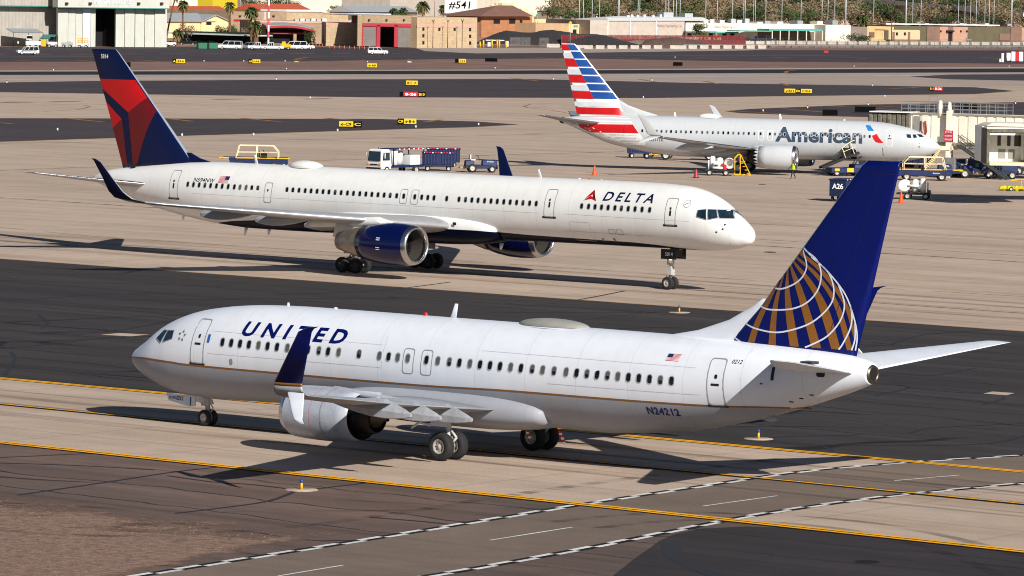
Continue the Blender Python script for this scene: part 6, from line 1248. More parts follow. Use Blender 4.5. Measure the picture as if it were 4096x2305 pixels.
for i, u in enumerate((3030, 3060, 3110, 3190, 3270, 3330)): h.box('roof_unit', u, 88-(i*4) % 7, u+22, 100, 10, 14, ROOFG if i % 2 else WALLW)
h = Bld('block_shop', 3402, 163, 3470, 164, 'small grey concrete block building left of the yellow shop', 'building'); h.box('wall', 3402, 108, 3469, 164, 2, 16, wallmat('grey_block', '#8c7f76', 'block'))
h = Bld('yellow_shop', 3468, 163, 3576, 165, 'yellow stucco shop with red lettering and one dark window', 'shop'); YW = wallmat('yellow_wall', '#d6b684')
h.box('wall', 3468, 106, 3575, 165, 0, 14, YW); h.box('window', 3476, 129, 3498, 150, -.1, 0, BRN); h.box('door', 3532, 130, 3541, 158, -.1, 0, WALLW); a0, a1 = h.xz(3500, 121, -.1), h.xz(3540, 121, -.1)
decal('shop_lettering', glyphs('DRIVELINE', a0[0], a1[0], a0[1], .36, 0, .02), P('letters_red', '#a02818', .5), lambda x, z: .05, -1, h.r, .06, 0)
h = Bld('office_trailer', 3556, 166, 3682, 167, 'beige office trailer with two brown doors in front of the olive building', 'trailer'); TR = P('trailer_beige', '#c2b08e', .6)
h.box('body', 3556, 120, 3682, 162, -4, -1, TR, bev=.25); h.box('underskirt', 3562, 160, 3676, 166, -3.8, -1.2, BRN)
for u in (3570, 3632): h.box('door', u, 128, u+9, 160, -4.1, -4, BRN)
for u in (3584, 3616): h.box('window', u, 130, u+8, 142, -4.1, -4, DK)
h = Bld('olive_building', 3576, 165, 4200, 172, 'long olive building with brown and salmon wall panels and a small dark door canopy', 'building')
for a, c, m_ in ((3576, 3708, OLV), (3708, 3759, BRN), (3759, 3792, SAL), (3792, 3813, BRN), (3813, 3870, SAL), (3870, 4042, OLV), (4042, 4087, BRN), (4087, 4200, SAL)): h.box('wall_panel', a, 105+(a-3576)*.014, c, 168+(a-3576)*.006, 0 if m_ is not OLV else .3, 28, m_)
h.box('door', 3794, 130, 3808, 165, -.1, 0, DK); h.box('door_canopy', 3790, 122, 3818, 128, -1, 0, DK); h.box('garage_door', 3998, 135, 4040, 163, -.02, .3, BRN); h.box('roof_edge', 3545, 97, 4000, 101, 10, 20, WHITE)
for i, u in enumerate((3660, 3700, 3750, 3840, 3890, 3940, 4030)): h.box('roof_unit', u, 96-(i*3) % 6, u+16, 104, 12, 15, METR if i % 2 else ROOFG)
for u in (3762, 3842, 3866): h.box('wall_lamp', u, 122, u+5, 129, -.3, 0, DK)
h = Bld('billboard', 1782, 110, 1906, 110, 'white billboard with a black graffiti number above the fire station wall', 'billboard'); h.box('panel', 1782, -30, 1906, 54, 0, .5, WHITE); h.box('catwalk', 1785, 54, 1904, 60, -.8, .6, BRN)
for u in (1800, 1890): h.box('post', u, 60, u+5, 112, .1, .5, DARKM)
a0, a1 = h.xz(1795, 34, -.1), h.xz(1882, 34, -.1); decal('graffiti', glyphs('#541', a0[0], a1[0], a0[1], h.xz(1795, 4, -.1)[1]-a0[1], .1, .01), BK, lambda x, z: 0, -1, h.r, .06, 0)
for nm, u0, v0, u1, vt, lb, m1, m2 in (('tiled_house', 650, 92, 925, 24, 'house with long red tiled roof behind the cream gabled house', CRW, REDR), ('tiled_house', 1042, 88, 1242, 15, 'house with red tiled gable roof behind the tan block building', CRW, REDR), ('grey_roof_house', 1415, 78, 1668, 24, 'grey roofed house above the fire station', BRN, METR), ('pale_shed', 2240, 78, 2450, 22, 'pale low shed with flat cream roof among the trees', wallmat('dusty_wall', '#9a8878'), WALLW)):
    h = Bld(nm, u0, v0, u1, v0, lb, 'house'); x1_ = h.xz(u1, v0, 0)[0]; zt = h.xz(u0, vt, 5)[1]; z_ = zt-2.6
    b = MB(); b.box((x1_/2, 6, z_/2), (x1_, 12, z_)); b.build('wall', m1, h.r)
    b = MB(); b.loft([[(x, -.8, z_), (x, 6, zt if 'shed' not in nm else z_+.5), (x, 12.8, z_)] for x in (-.6, x1_+.6)]); b.build('roof', m2, h.r)
for u0, u1, v0, vt, lb, m_ in ((690, 790, 70, -30, 'white industrial hall behind the red roofs', WALLW), (640, 760, 66, -20, 'red and white commercial hall at the far upper left', P('hall_red', '#a83a2c', .6)), (1180, 1480, 62, -25, 'pale warehouse wall behind the tree line, upper middle', WALLW), (1560, 1800, 70, -20, 'grey warehouse behind the big palm', GREYW), (2000, 2240, 66, -22, 'white warehouse with vents behind the brick house', WALLW), (3130, 3275, 52, 12, 'tan windowless hall among the scrub trees', BRN), (850, 950, 60, -18, 'yellow sign hall behind the palms', P('hall_yellow', '#c9b428', .6))):
    h = Bld('warehouse', u0, v0, u1, v0, lb, 'building'); h.box('wall', u0, vt, u1, v0, 0, 25, m_); h.box('roof_edge', u0, vt-3, u1, vt, -.2, 25, METR)

h = Bld('perimeter_wall', 3290, 121, 4200, 126, 'long low pinkish wall between the far buildings and the scrub trees', 'wall'); h.box('wall', 3290, 84, 3800, 106, 0, 1, P('wall_pink_tan', '#b49a8a', .9)); h.box('wall', 3800, 88, 4200, 110, 0, 1, P('wall_pink_tan', ''))
h = Bld('perimeter_wall', 2150, 112, 2480, 112, 'short tan wall behind the low shop, under the wide green sign', 'wall'); h.box('wall', 2142, 76, 2185, 98, 0, 1, CRW); h.box('wall', 2285, 78, 2365, 100, 0, 1, CRW)
for u0, u1, v0, vt, lb in ((2380, 2500, 84, 44, 'pale single storey house behind the curved white roof'), (2540, 2640, 80, 50, 'small tan house left of the roof vents'), (2880, 2960, 80, 52, 'small pale shed under the light poles, centre right'), (3150, 3230, 84, 60, 'low dusty shed behind the loading bays'), (1150, 1290, 80, 40, 'pale flat roofed hall behind the tan block building'), (1420, 1560, 84, 55, 'white canopy roof behind the fire station')):
    h = Bld('small_building', u0, 110, u1, 110, lb, 'building'); h.box('wall', u0, vt+6, u1, 112, 0, 10, WALLW if u0 % 100 else BRN); h.box('roof', u0-4, vt, u1+4, vt+7, -.6, 10.6, WHITE if u0 < 2600 else METR)
# overpass
a, c = pw(3490, 0, 2150), pw(4140, 58, 1900); r = root('overpass', (a.x, a.y, 0), atan2(c.y-a.y, c.x-a.x), 'pale concrete road overpass with teal railing crossing the trees at upper right', 'bridge')
L = (Vector((c.x, c.y, 0))-Vector((a.x, a.y, 0))).length; b = MB(); b.loft([[(0, -5, a.z-1.0), (0, 5, a.z-1.0), (0, 5, a.z), (0, -5, a.z)], [(L, -5, c.z-1.0), (L, 5, c.z-1.0), (L, 5, c.z), (L, -5, c.z)]]); b.build('deck', P('overpass_concrete', '#d8d2c4', .8), r)
b = MB(); b.loft([[(0, -5.1, a.z-.2), (0, -5.0, a.z-.2), (0, -5.0, a.z+.9), (0, -5.1, a.z+.9)], [(L, -5.1, c.z-.2), (L, -5.0, c.z-.2), (L, -5.0, c.z+.9), (L, -5.1, c.z+.9)]]); b.build('railing', P('overpass_concrete', ''), r)
for k in range(6): b = MB(); t = k/5; b.box((L*t, 0, (a.z*(1-t)+c.z*t-1.6)/2), (1.5, 6, a.z*(1-t)+c.z*t-1.6)); b.build('pier', MATS['concrete_far'], r)
# dirt mounds
def mound(u0, u1, vb, vt, dep, m_, label, pk=.5, seed=1):
    p, q = gp(u0, vb), gp(u1, vb); h_ = pw((u0+u1)/2, vt, p.y+dep/2).z; L = (q-p).length; rnd = random.Random(seed); b = MB(); b.smooth = True; nx, ny = 50, 12; V = []
    ph = [(rnd.uniform(.03, .09), rnd.uniform(.1, .5), rnd.uniform(0, 6)) for _ in range(4)]; hs = [sum(a_*sin(k*b_+c_) for a_, b_, c_ in ph) for k in range(nx+1)]
    for j in range(ny+1):
        row = []
        for i in range(nx+1):
            t, s = i/nx, j/ny; e = min(1, (t/pk if t < pk else (1-t)/(1-pk))*1.6)**.8 if 0 < t < 1 else 0
            row.append((p.x+L*t, p.y+dep*s, max(0, h_*e*(1+hs[i])*sin(pi*s)**.7+rnd.uniform(-.1, .1)*e) if 0 < s < 1 else 0))
        V.append(row)
    b.loft(V, False, False); o = b.build('dirt_mound', m_, None); tag(o, label, 'dirt mound'); return o
mound(1900, 2330, 176, 122, 26, P('dark_spoil', '#2e2a2c', .95, var=.5, sc=1.5), 'large dark mound of milled asphalt left of the striped tail', .3, 4); mound(2545, 2745, 184, 151, 12, P('brown_spoil', '#5a463e', .95, var=.4, sc=1.5), 'brown dirt mound behind the concrete barriers', .4, 5); mound(2330, 2580, 180, 160, 10, P('grey_spoil', '#7a6a5c', .95, var=.4, sc=1.5), 'low grey dirt bank between the striped tail and the brown mound', .5, 6)
# fences, barriers, rails
def fence(u0, v0, u1, v1, h_, m_, label, step=3., mesh=None, name='mesh_fence'):
    p, q = gp(u0, v0), gp(u1, v1); L = (q-p).length; r = root(name, (p.x, p.y, 0), atan2(q.y-p.y, q.x-p.x), label, 'fence'); n = int(L/step)
    b = MB()
    for k in range(n+1): b.cyl((k*step, 0, 0), (k*step, 0, h_), .05, .05, 5)
    b.cyl((0, 0, h_), (L, 0, h_), .03, .03, 4).cyl((0, 0, h_*.5), (L, 0, h_*.5), .02, .02, 4); b.build('post', P('fence_steel', '#6e6e6c', .6, .3), r)['kind'] = 'stuff'
    if mesh:
        t = NT('mesh_'+mesh[0]); o = t.obj(); n1 = t.noise(o, 1.2, 4.); a_ = t.ramp(n1, .3, .7, mesh[2]-.15, mesh[2]+.2); t.out(lin(mesh[1]), .8); t.t.links.new(a_, t.b.inputs['Alpha'])
        b = MB(); b.box((L/2, .06, h_*.5), (L, .02, h_*.96)); b.build('mesh_panel', t.m, r)
    return r
fence(2245, 182, 2982, 184, 3.0, None, 'dark red netting fence behind the row of concrete barriers', 3., ('red', '#7a2228', .6)); fence(2040, 186, 2122, 186, 2.5, None, 'grey chain fence in front of the dark mound', 2.5, ('grey', '#777472', .25)); fence(2158, 188, 2195, 188, 2.5, None, 'short chain fence section left of the striped tail', 2.5, ('grey2', '#777472', .25))
fence(3080, 192, 4250, 196, 2.2, None, 'long thin wire fence along the far side of the airfield at right', 3.5, ('wire', '#8a8884', .12)); fence(3000, 176, 4250, 182, 1.6, None, 'low wire fence in front of the olive building', 3.5)
bar = None
for i, (u, v, w) in enumerate([(2213, 191, 56), (2320, 196, 40)]+[(2354+46.3*k, 197-.1*k, 36) for k in range(16)]+[(2713+0, 197, 70)]):
    if i > 2 and abs(u-2713) < 40 and w == 36: continue
    p = gp(u, v)
    if bar is None:
        bar = root('concrete_barrier', (p.x, p.y, 0), 0, 'pale concrete safety barrier in the row below the red netting', 'barrier', 'concrete barriers below the red netting')
        b = MB(); b.extr([(-.4, 0), (.4, 0), (.4, .15), (.2, .4), (.12, 1.05), (-.12, 1.05), (-.2, .4), (-.4, .15)], -1.6, 1.6); o = b.build('body', P('barrier_concrete', '#b9b0a4', .85, var=.2), bar); o.rotation_euler = (0, 0, pi/2); bar.scale = (1.1, 1, 1)
    else: dup(bar, (p.x, p.y, 0), sc=(w/36*.72, 1, 1))
for k in range(30):
    u = 3000+41*k; p = gp(u, 178+k*.15); dup(bar, (p.x, p.y, 0), 0, 'pale concrete barrier in the row in front of the cream and olive buildings', 'concrete barriers in front of the far buildings', (.78, 1, 1))
p, q = gp(2730, 188), gp(4250, 196); r = root('guard_rail', (p.x, p.y-2, 0), atan2(q.y-p.y, q.x-p.x), 'long steel guard rail on dark posts in front of the wire fence', 'guard rail'); L = (q-p).length
b = MB(); b.box((L/2, 0, .62), (L, .06, .3)); b.build('rail', P('rail_steel', '#8a8a88', .5, .4), r); b = MB()
for k in range(int(L/3)): b.box((k*3, .1, .38), (.18, .15, .76))
b.build('post', DARKM, r)['kind'] = 'stuff'
del_ = None
for k in range(9):
    p = gp(1318+20*k, 196+.6*k)
    if del_ is None: del_ = root('delineator', (p.x, p.y, 0), 0, 'thin orange delineator post in the row left of the red doors', 'post', 'orange delineator posts'); b = MB(); b.cyl((0, 0, 0), (0, 0, 1.0), .09, .06, 8); b.build('tube', P('delineator_orange', '#e0704a', .5), del_); b = MB(); b.lathe([(0, .25), (.06, .2)], (0, 0, 0), 'z', 8, 1, True); b.build('base', BK, del_)
    else: dup(del_, (p.x, p.y, 0))
for k in range(7): p = gp(1225+13*k, 187+.6*k); dup(del_, (p.x, p.y, 0))
# yellow gear at the corner, red white hut
r = obj('safety_posts', 1935, 191, 0, 'yellow bollards and white boxes at the corner of the fire station', 'bollards'); b = MB()
for x, h_ in ((0, 1.6), (.9, 2.0), (3.2, 2.2), (4.6, 2.2), (5.2, 2.2), (7, 1.8)): b.cyl((x-1, 0, 0), (x-1, 0, h_), .22, .22, 10)
b.build('bollard', YEL, r); b = MB(); b.box((1.4, .5, .9), (.8, .8, 1.2), bev=.05).box((6.2, .6, 1.1), (.9, .8, 1.5), bev=.05).box((3, 2, 2.0), (5, 3, .2)); b.build('box', WHITE, r)
r = obj('equipment_hut', 4078, 247, 0, 'red and white striped equipment hut at the right edge', 'hut'); b = MB()
for k in range(4): b.mat(k % 2).box((-2.1+1.2*k, 0, 1.6), (1.2, 2.4, 3.0), bev=.02)
b.build('body', [WHITE, RED], r); b = MB(); b.box((-3.6, -.4, 1.5), (1.3, 1.2, 2.4), bev=.1).box((-3.6, -1.0, .7), (1.0, .5, .8)); b.build('cabinet', WHITE, r); r.scale = (.8,)*3
r = obj('equipment_box', 4010, 249, 0, 'small white equipment post left of the striped hut', 'equipment box'); b = MB(); b.box((0, 0, 1.1), (.6, .6, 2.2)).box((-.5, 0, .4), (.6, .6, .8)); b.build('cabinet', WHITE, r)

# ------------------------------------------------------------------ vehicles
VWHITE = P('car_white', '#dcdcdc', .25, var=.05, coat=.5); VGLS = P('car_glass', '#12161c', .08)
def car(u, v, face, kind, label, m_=None, group='cars and vans by the far buildings'):
    r = obj({'suv': 'parked_car', 'sedan': 'parked_car', 'pickup': 'pickup_truck', 'van': 'van'}[kind], u, v, face, label, {'suv': 'car', 'sedan': 'car', 'pickup': 'pickup truck', 'van': 'van'}[kind], group); m_ = m_ or VWHITE
    L, W_, H_ = {'suv': (4.9, 1.95, 1.8), 'sedan': (4.7, 1.8, 1.45), 'pickup': (5.7, 2.0, 1.85), 'van': (5.9, 2.0, 2.1)}[kind]; b = MB(); a = L/2; belt = {'van': 1.15}.get(kind, 1.0 if kind != 'sedan' else .88)
    b.loft([[(-a*q, -W_/2*p, z), (a*q2, -W_/2*p, z), (a*q2, W_/2*p, z), (-a*q, W_/2*p, z)] for z, q, q2, p in ((.32, .97, .96, .94), (.5, 1, 1, 1), (.8, 1, .99, 1), (belt, .985, .93, .97))])
    prof = {'suv': (-.97, -.90, .18, .42), 'sedan': (-.62, -.38, .12, .42), 'pickup': (-.12, -.08, .28, .48), 'van': (-.97, -.95, .45, .66)}[kind]
    x0_, x1_, x2_, x3_ = [q*a for q in prof]; b.mat(1).loft([[(x0_, -W_*.47, belt), (x3_, -W_*.47, belt), (x3_, W_*.47, belt), (x0_, W_*.47, belt)], [(x1_, -W_*.40, H_-.08), (x2_, -W_*.40, H_-.08), (x2_, W_*.40, H_-.08), (x1_, W_*.40, H_-.08)]])
    body = b.build('body', [m_, VGLS], r)
    b = MB(); b.box(((x1_+x2_)/2, 0, H_-.04), (x2_-x1_+.06, W_*.82, .1), (.95, .95), 0, .02)
    for t in (0, .36, .7, 1): 
        xb, xt = x0_+(x3_-x0_)*t, x1_+(x2_-x1_)*t
        for s in (-1, 1): b.cyl((xb, s*W_*.475, belt), (xt, s*W_*.405, H_-.06), .06, .05, 4)
    b.build('roof', m_, body)
    if kind == 'pickup': b = MB(); b.box((-a*.55, 0, belt), (a*.82, W_*.85, .04)); b.build('load_bed', BK, body)
    b = MB()
    for s in (-1, 1): b.box((a*.985, s*W_*.36, .78), (.06, .3, .16)); 
    b.build('headlight', P('lamp_clear', '#c8ccd0', .2), body); b = MB()
    for s in (-1, 1): b.box((-a*.99, s*W_*.42, .85), (.06, .16, .3))
    b.build('tail_light', RED, body); wheels(r, [(-a*.6, W_*.44), (-a*.6, -W_*.44), (a*.62, W_*.44), (a*.62, -W_*.44)], .37, .25); return r
SIL = P('car_silver', '#8d9096', .3, .4); NVY = P('car_navy', '#182444', .3, coat=.3); BLKC = P('car_black', '#17181c', .25, coat=.3); MRN = P('car_maroon', '#5a1420', .3)
r = car(110, 219, 200, 'suv', 'white police style suv with yellow roof light on the far taxiway at left', group=None); b = MB(); b.box((.2, 0, 1.9), (.3, .9, .18)); b.build('light_bar', YEL, r); decal('side_stripe', [[(-1.9, .95), (1.6, .95), (1.6, .72), (-.6, .72), (-1.9, .85)]], NVY, lambda x, z: .98, 1, r, .01, 0)
car(1509, 219, 15, 'suv', 'white crossover driving on the far taxiway in front of the red doors', group=None)
car(921, 198, 172, 'van', 'white passenger van with long side windows parked beside the green dumpsters'); car(994, 198, 175, 'suv', 'silver suv parked between the white van and white pickups', SIL); car(1037, 199, 180, 'pickup', 'white pickup parked right of the silver suv'); car(1090, 200, 180, 'pickup', 'white pickup parked left of the yellow machine'); car(1180, 199, 185, 'van', 'white panel van nose to nose with a white pickup'); car(1212, 198, 10, 'pickup', 'white pickup facing right at the end of the vehicle row')
car(750, 181, 0, 'suv', 'black suv under the carport beside the palm trunk', BLKC); car(3020, 168, 0, 'pickup', 'dark blue pickup behind the end of the red netting', NVY); car(3068, 167, 0, 'pickup', 'dark blue pickup in front of the teal canopy', NVY); car(3857, 168, 0, 'sedan', 'dark grey sedan in front of the olive building', SIL); car(3955, 168, 0, 'sedan', 'maroon sedan parked by the olive building', MRN); car(4015, 168, 0, 'sedan', 'dark maroon suv at the right end of the olive building', MRN)
rnd = random.Random(11); cols = [NVY, SIL, VWHITE, BLKC]
for i, (u, v) in enumerate(((2160, 66), (2185, 72), (2330, 66), (2350, 76), (2435, 62), (2460, 66), (2610, 62), (2640, 66), (2790, 60), (2850, 66), (2965, 72), (2990, 76), (3110, 70), (3140, 78), (3290, 78), (1378, 58), (1390, 48), (3995, 72), (2420, 70))):
    car(u, v, rnd.choice((0, 180, 20)), rnd.choice(('suv', 'sedan', 'pickup')), None, cols[i % 4])
for o in [o for o in bpy.data.objects if o.name.startswith(('parked_car', 'pickup_truck', 'van')) and o.parent is None and not o.get('label')]:
    o['label'] = {'car': 'parked car among the scrub trees beyond the far buildings', 'pickup truck': 'parked pickup among the scrub trees beyond the far buildings', 'van': 'van'}[o['category']]; o['group'] = 'vehicles parked among the far trees'
for u, lb in ((807, 'green dumpster with black sloping lid, left one of two'), (850, 'green dumpster with black sloping lid, beside the white van')):
    r = obj('dumpster', u, 197, 20, lb, 'dumpster', 'green dumpsters'); b = MB(); b.box((0, 0, .85), (2.2, 1.8, 1.5), (1.05, 1.05), 0, .04); b.build('bin', P('dumpster_green', '#1f6a4c', .6), r); b = MB(); b.extr([(-1.15, 1.6), (1.15, 1.6), (1.15, 1.8), (-1.0, 2.15)], -1, 1); b.build('lid', BK, r)
def misc(name, u, v, label, cat, boxes, m_, wh=None, parts=()):
    r = obj(name, u, v, 0, label, cat); b = MB()
    for c, d in boxes: b.box(c, d, (1, 1), 0, .04)
    b.build('body', m_, r)
    for nm, bx, m2 in parts:
        b = MB()
        for c, d in bx: b.box(c, d, (.9, .9), 0, .02)
        b.build(nm, m2, r)
    wheels(r, [(-wh, .8), (-wh, -.8), (wh, .8), (wh, -.8)] if wh else [], .38, .26); return r
misc('tow_tractor', 135, 189, 'white aircraft tug with glass cab parked at the ribbed hangar wall', 'tug', [((0, 0, 1.0), (3.8, 1.9, 1.0)), ((-1.1, 0, 1.9), (1.3, 1.7, .3))], VWHITE, 1.2, [('cab_window', [((-1.0, 0, 2.3), (1.3, 1.6, .8))], VGLS), ('cab_roof', [((-1.0, 0, 2.8), (1.4, 1.7, .12))], VWHITE)])
misc('forklift', 212, 190, 'white forklift like loader left of the hangar doors', 'loader', [((0, 0, .9), (2.2, 1.5, .9))], VWHITE, .8, [('mast', [((1.1, 0, 1.5), (.15, 1.0, 2.6))], DARKM), ('cab_frame', [((-.2, .6, 1.9), (1.2, .08, 1.2)), ((-.2, 0, 2.5), (1.3, 1.2, .1))], DARKM)])
misc('ground_power_unit', 268, 191, 'small grey ground power cart in front of the hangar doors', 'cart', [((0, 0, .9), (2.6, 1.3, .7)), ((.4, 0, 1.35), (.8, .8, .4))], METR, .8); misc('waste_bin', 174, 188, 'yellow bin beside the white tug', 'bin', [((0, 0, .9), (1.2, 1.0, 1.6))], YEL)
r = misc('scissor_lift', 332, 192, 'yellow railed scissor lift in front of the hangar doors', 'lift', [((0, 0, .7), (2.6, 1.2, .6))], VWHITE, .8); b = MB()
for y in (-.6, .6):
    for zz in (1.3, 1.8, 2.3): b.tube([(-1.2, y, zz), (1.2, y, zz)], .05)
    for x in (-1.2, -.4, .4, 1.2): b.cyl((x, y, 1.2), (x, y, 2.3), .05)
b.build('guard_rail', YEL, r)
misc('tow_tractor', 655, 188, 'low white tug, left one of the pair at the hangar corner', 'tug', [((0, 0, .8), (2.4, 1.5, .7))], VWHITE, .8, [('seat', [((-.2, 0, 1.2), (.6, .8, .5))], BK)]); misc('tow_tractor', 685, 188, 'low white tug, right one of the pair at the hangar corner', 'tug', [((0, 0, .8), (2.4, 1.5, .7))], VWHITE, .8, [('seat', [((-.2, 0, 1.2), (.6, .8, .5))], BK)])
misc('yellow_machine', 1143, 199, 'yellow pump trailer between the white pickup and the white van', 'machine', [((0, 0, .9), (2.6, 1.3, .8)), ((-.5, 0, 1.6), (.9, .9, .8)), ((1.9, 0, .5), (1.4, .2, .2))], YEL, .7)
person(72, 190, 90, 'person in dark clothes standing at the grey lean-to canopy', .05)

# ------------------------------------------------------------------ poles, flags, palms, trees
POLE = P('galvanised_pole', '#a8adb0', .5, .3); WOOD = P('wood_pole', '#5c3c2c', .85, var=.3)
def pole(u, vb, vt, r_, m_, label, name='light_pole', cat='light pole', group='silver light poles', arm=0):
    p = gp(u, vb); yy = gp(u, 165).y+110+(vb*7) % 60 if m_ is POLE and u > 2300 and vb < 90 else p.y; p = pw(u, vb, yy); p.z = 0; z = pw(u, vt, p.y).z; r = root(name, (p.x, p.y, 0), 0, label, cat, group); b = MB(); b.cyl((0, 0, 0), (0, 0, z), r_, r_*.7, 8); b.build('pole', m_, r)
    if arm == 1: b = MB(); b.box((0, 0, z-1), (2.6, .15, .18)).box((0, 0, z-2.2), (2.0, .15, .16)); b.build('crossarm', m_, r)
    if arm == 2: b = MB(); b.cyl((0, 0, z), (1.2, 0, z+.3), .06).box((1.4, 0, z+.25), (.7, .3, .15)); b.build('lamp_head', m_, r)
    return r
for u, vb, vt in ((2317, 70, -40), (2333, 66, -40), (2368, 72, -40), (2398, 62, -40), (2552, 38, -40), (2559, 38, -40), (2663, 40, -50), (2674, 64, -50), (2693, 64, -50), (2705, 35, -40), (2720, 55, -50), (2823, 44, -50), (2870, 40, -40), (2930, 48, -50), (2975, 40, -50), (2980, 70, -50), (3014, 74, -60), (3021, 74, -60), (3063, 52, -50), (3128, 30, -30), (3204, 46, -40), (3288, 50, -40), (3311, 78, -60), (3338, 80, -60), (3494, 82, -60), (3650, 86, -60), (3684, 46, -50), (3834, 54, -20), (3860, 36, -30), (3883, 36, -30), (3905, 52, -30), (3917, 92, -60), (3940, 34, -20), (3957, 44, -30), (3976, 52, -30), (1480, 62, -30), (1492, 60, -30), (1620, 70, -30), (1750, 60, -30), (1150, 72, -30), (960, 60, -30)):
    pole(u, vb, vt, .15, POLE, 'thin silver light pole rising above the scrub trees and roofs')
for u, vb, vt, lb in ((2475, 40, -60, 'thick pale pole rising out of frame above the white curved roof'), (3383, 34, -60, 'thick pale pole left of the overpass'), (3624, 64, -60, 'thick pale pole in front of the overpass'), (4046, 70, -60, 'thick pale pole at the right end of the overpass')): pole(u, vb, vt, .38, POLE, lb, group='thick pale masts')
for u, vb, vt, lb in ((2212, 92, -50, 'brown wooden pole beside the green street sign'), (3007, 80, -50, 'thick brown wooden pole above the cream office roof'), (3744, 95, -50, 'brown wooden pole above the olive building'), (3236, 98, 2, 'wooden pole with transformers above the loading bays'), (3565, 172, 55, 'dark wooden pole in front of the office trailer'), (3895, 105, 30, 'wooden pole behind the olive building roof'), (1285, 60, -30, 'dark wooden pole behind the tan block building'), (1625, 66, -30, 'wooden pole left of the large palm'), (1738, 70, -30, 'leaning wooden pole right of the large palm'), (2495, 70, 32, 'short wooden pole above the white curved roof')):
    pole(u, vb, vt, .3 if u in (3007, 3744, 2212) else .17, WOOD, lb, 'wooden_pole', 'utility pole', None, 1 if u in (3236, 3895, 2495, 1738) else 0)
p = gp(1073, 178); z = pw(1073, -30, p.y).z; r = root('striped_mast', (p.x, p.y, 0), 0, 'tall red and white banded mast beside the arched building', 'mast'); b = MB(); n = 8
for k in range(n): b.mat(k % 2).cyl((0, 0, z*k/n), (0, 0, z*(k+1)/n), .28, .26, 10, False)
b.build('mast', [WHITE, P('mast_red', '#c8505c', .5)], r)
r = pole(1050, 150, 28, .08, POLE, 'flagpole with a hanging flag beside the striped mast', 'flagpole', 'flagpole', None); b = MB(); zt = pw(1050, 48, gp(1050, 150).y).z
for k in range(6): b.mat(k % 2).box((.2+.12*k, 0, zt-1.6), (.12, .05, 3.2))
b.build('flag', [RED, WHITE], r)
for u, v, lb in ((2055, 66, 'green street sign on the corner of the brick house'), (2150, 62, 'green street sign on a thin pole right of the brick house'), (2262, 70, 'wide green street sign above the low shop')):
    p = gp(u, 120); z = pw(u, v, p.y).z; r = root('street_sign', (p.x, p.y, 0), 0, lb, 'street sign'); b = MB(); b.cyl((0, .1, 0), (0, .1, z+1), .08); b.build('pole', POLE, r); b = MB(); b.box((0, 0, z), (2.6 if u == 2262 else 1.6, .06, .75)); b.build('plate', P('sign_green', '#1f9a70', .5), r)
p = gp(2280, 186); z = pw(2280, 92, p.y).z; r = root('warning_sign', (p.x, p.y, 0), 0, 'yellow diamond warning sign on a tall post', 'road sign'); b = MB(); b.cyl((0, .1, 0), (0, .1, z), .07); b.build('pole', POLE, r); b = MB(); b.poly([(-.55, 0, z), (0, 0, z-.55), (.55, 0, z), (0, 0, z+.55)]).poly([(-.55, .03, z), (0, .03, z+.55), (.55, .03, z), (0, .03, z-.55)]); b.build('plate', YEL, r, False)

def foliage(name, col, alt):
    t = NT(name); o = t.obj(); n = t.noise(o, .8, 3.); n2 = t.noise(o, 5., 2.); t.out(t.scale(t.mix(t.ramp(n, .35, .65), lin(col), lin(alt)), t.ramp(n2, .3, .7, .7, 1.25)), .8, 0, .2); MATS[name] = t.m; return t.m
FOL = [foliage('leaf_scrub', '#877860', '#645a42'), foliage('leaf_green', '#55603a', '#3c4a28'), foliage('leaf_tan', '#8f7c60', '#6f5f48'), foliage('leaf_dark', '#2c3a22', '#384626')]; BARK = P('bark', '#4a382c', .9)
def tree_mesh(seed, R_, H_, n, droop=0., leaf=.3, base=.25):
    rnd = random.Random(seed); b = MB(); cl = [(rnd.uniform(-.7, .7)*R_, rnd.uniform(-.7, .7)*R_, H_*rnd.uniform(base+.15, .85), rnd.uniform(.28, .5)*R_) for _ in range(11)]
    for k in range(n):
        c = rnd.choice(cl); d = Vector((rnd.gauss(0, 1), rnd.gauss(0, 1), rnd.gauss(0, 1))).normalized()*c[3]*rnd.uniform(.55, 1.08); d.z *= .75; dn = d.normalized()
        p = Vector(c[:3])+d; p.z -= droop*abs(rnd.gauss(0, 1)); nn = (dn+Vector((rnd.gauss(0, .45), rnd.gauss(0, .45), rnd.gauss(0, .45)))).normalized(); a = nn.cross(Vector((rnd.gauss(0, 1), rnd.gauss(0, 1), rnd.gauss(0, 1)))).normalized()*leaf*rnd.uniform(.6, 1.3); e = nn.cross(a)*.8
        b.poly([p-a, p-e*.6, p+a, p+e*.6])
    return b, cl
def tree(seed, R_, H_, n, leafm, **kw):
    r = root('scrub_tree', (0, 0, 0), 0, 'x', 'tree'); b, cl = tree_mesh(seed, R_, H_, n, **kw); b.build('crown', leafm, r, False)
    b = MB(); b.cyl((0, 0, 0), (0, 0, H_*.4), .22, .14, 7)
    for c in cl[:6]: b.cyl((0, 0, H_*.3), c[:3], .1, .03, 5)
    b.build('trunk', BARK, r); return r
protos = [tree(1, 4.2, 6.5, 900, FOL[0]), tree(2, 4.8, 6.0, 900, FOL[2]), tree(3, 3.8, 7.5, 900, FOL[1]), tree(4, 4.5, 7.0, 900, FOL[3])]
LBT = ['dusty brown green scrub tree in the wooded strip beyond the far buildings', 'tan bare looking scrub tree in the wooded strip beyond the far buildings', 'green leafy tree in the wooded strip beyond the far buildings', 'dark green dense tree in the wooded strip beyond the far buildings']
for i, r in enumerate(protos): r['label'] = LBT[i]; r['group'] = 'trees beyond the far buildings'
rnd = random.Random(5); used = [False]*4
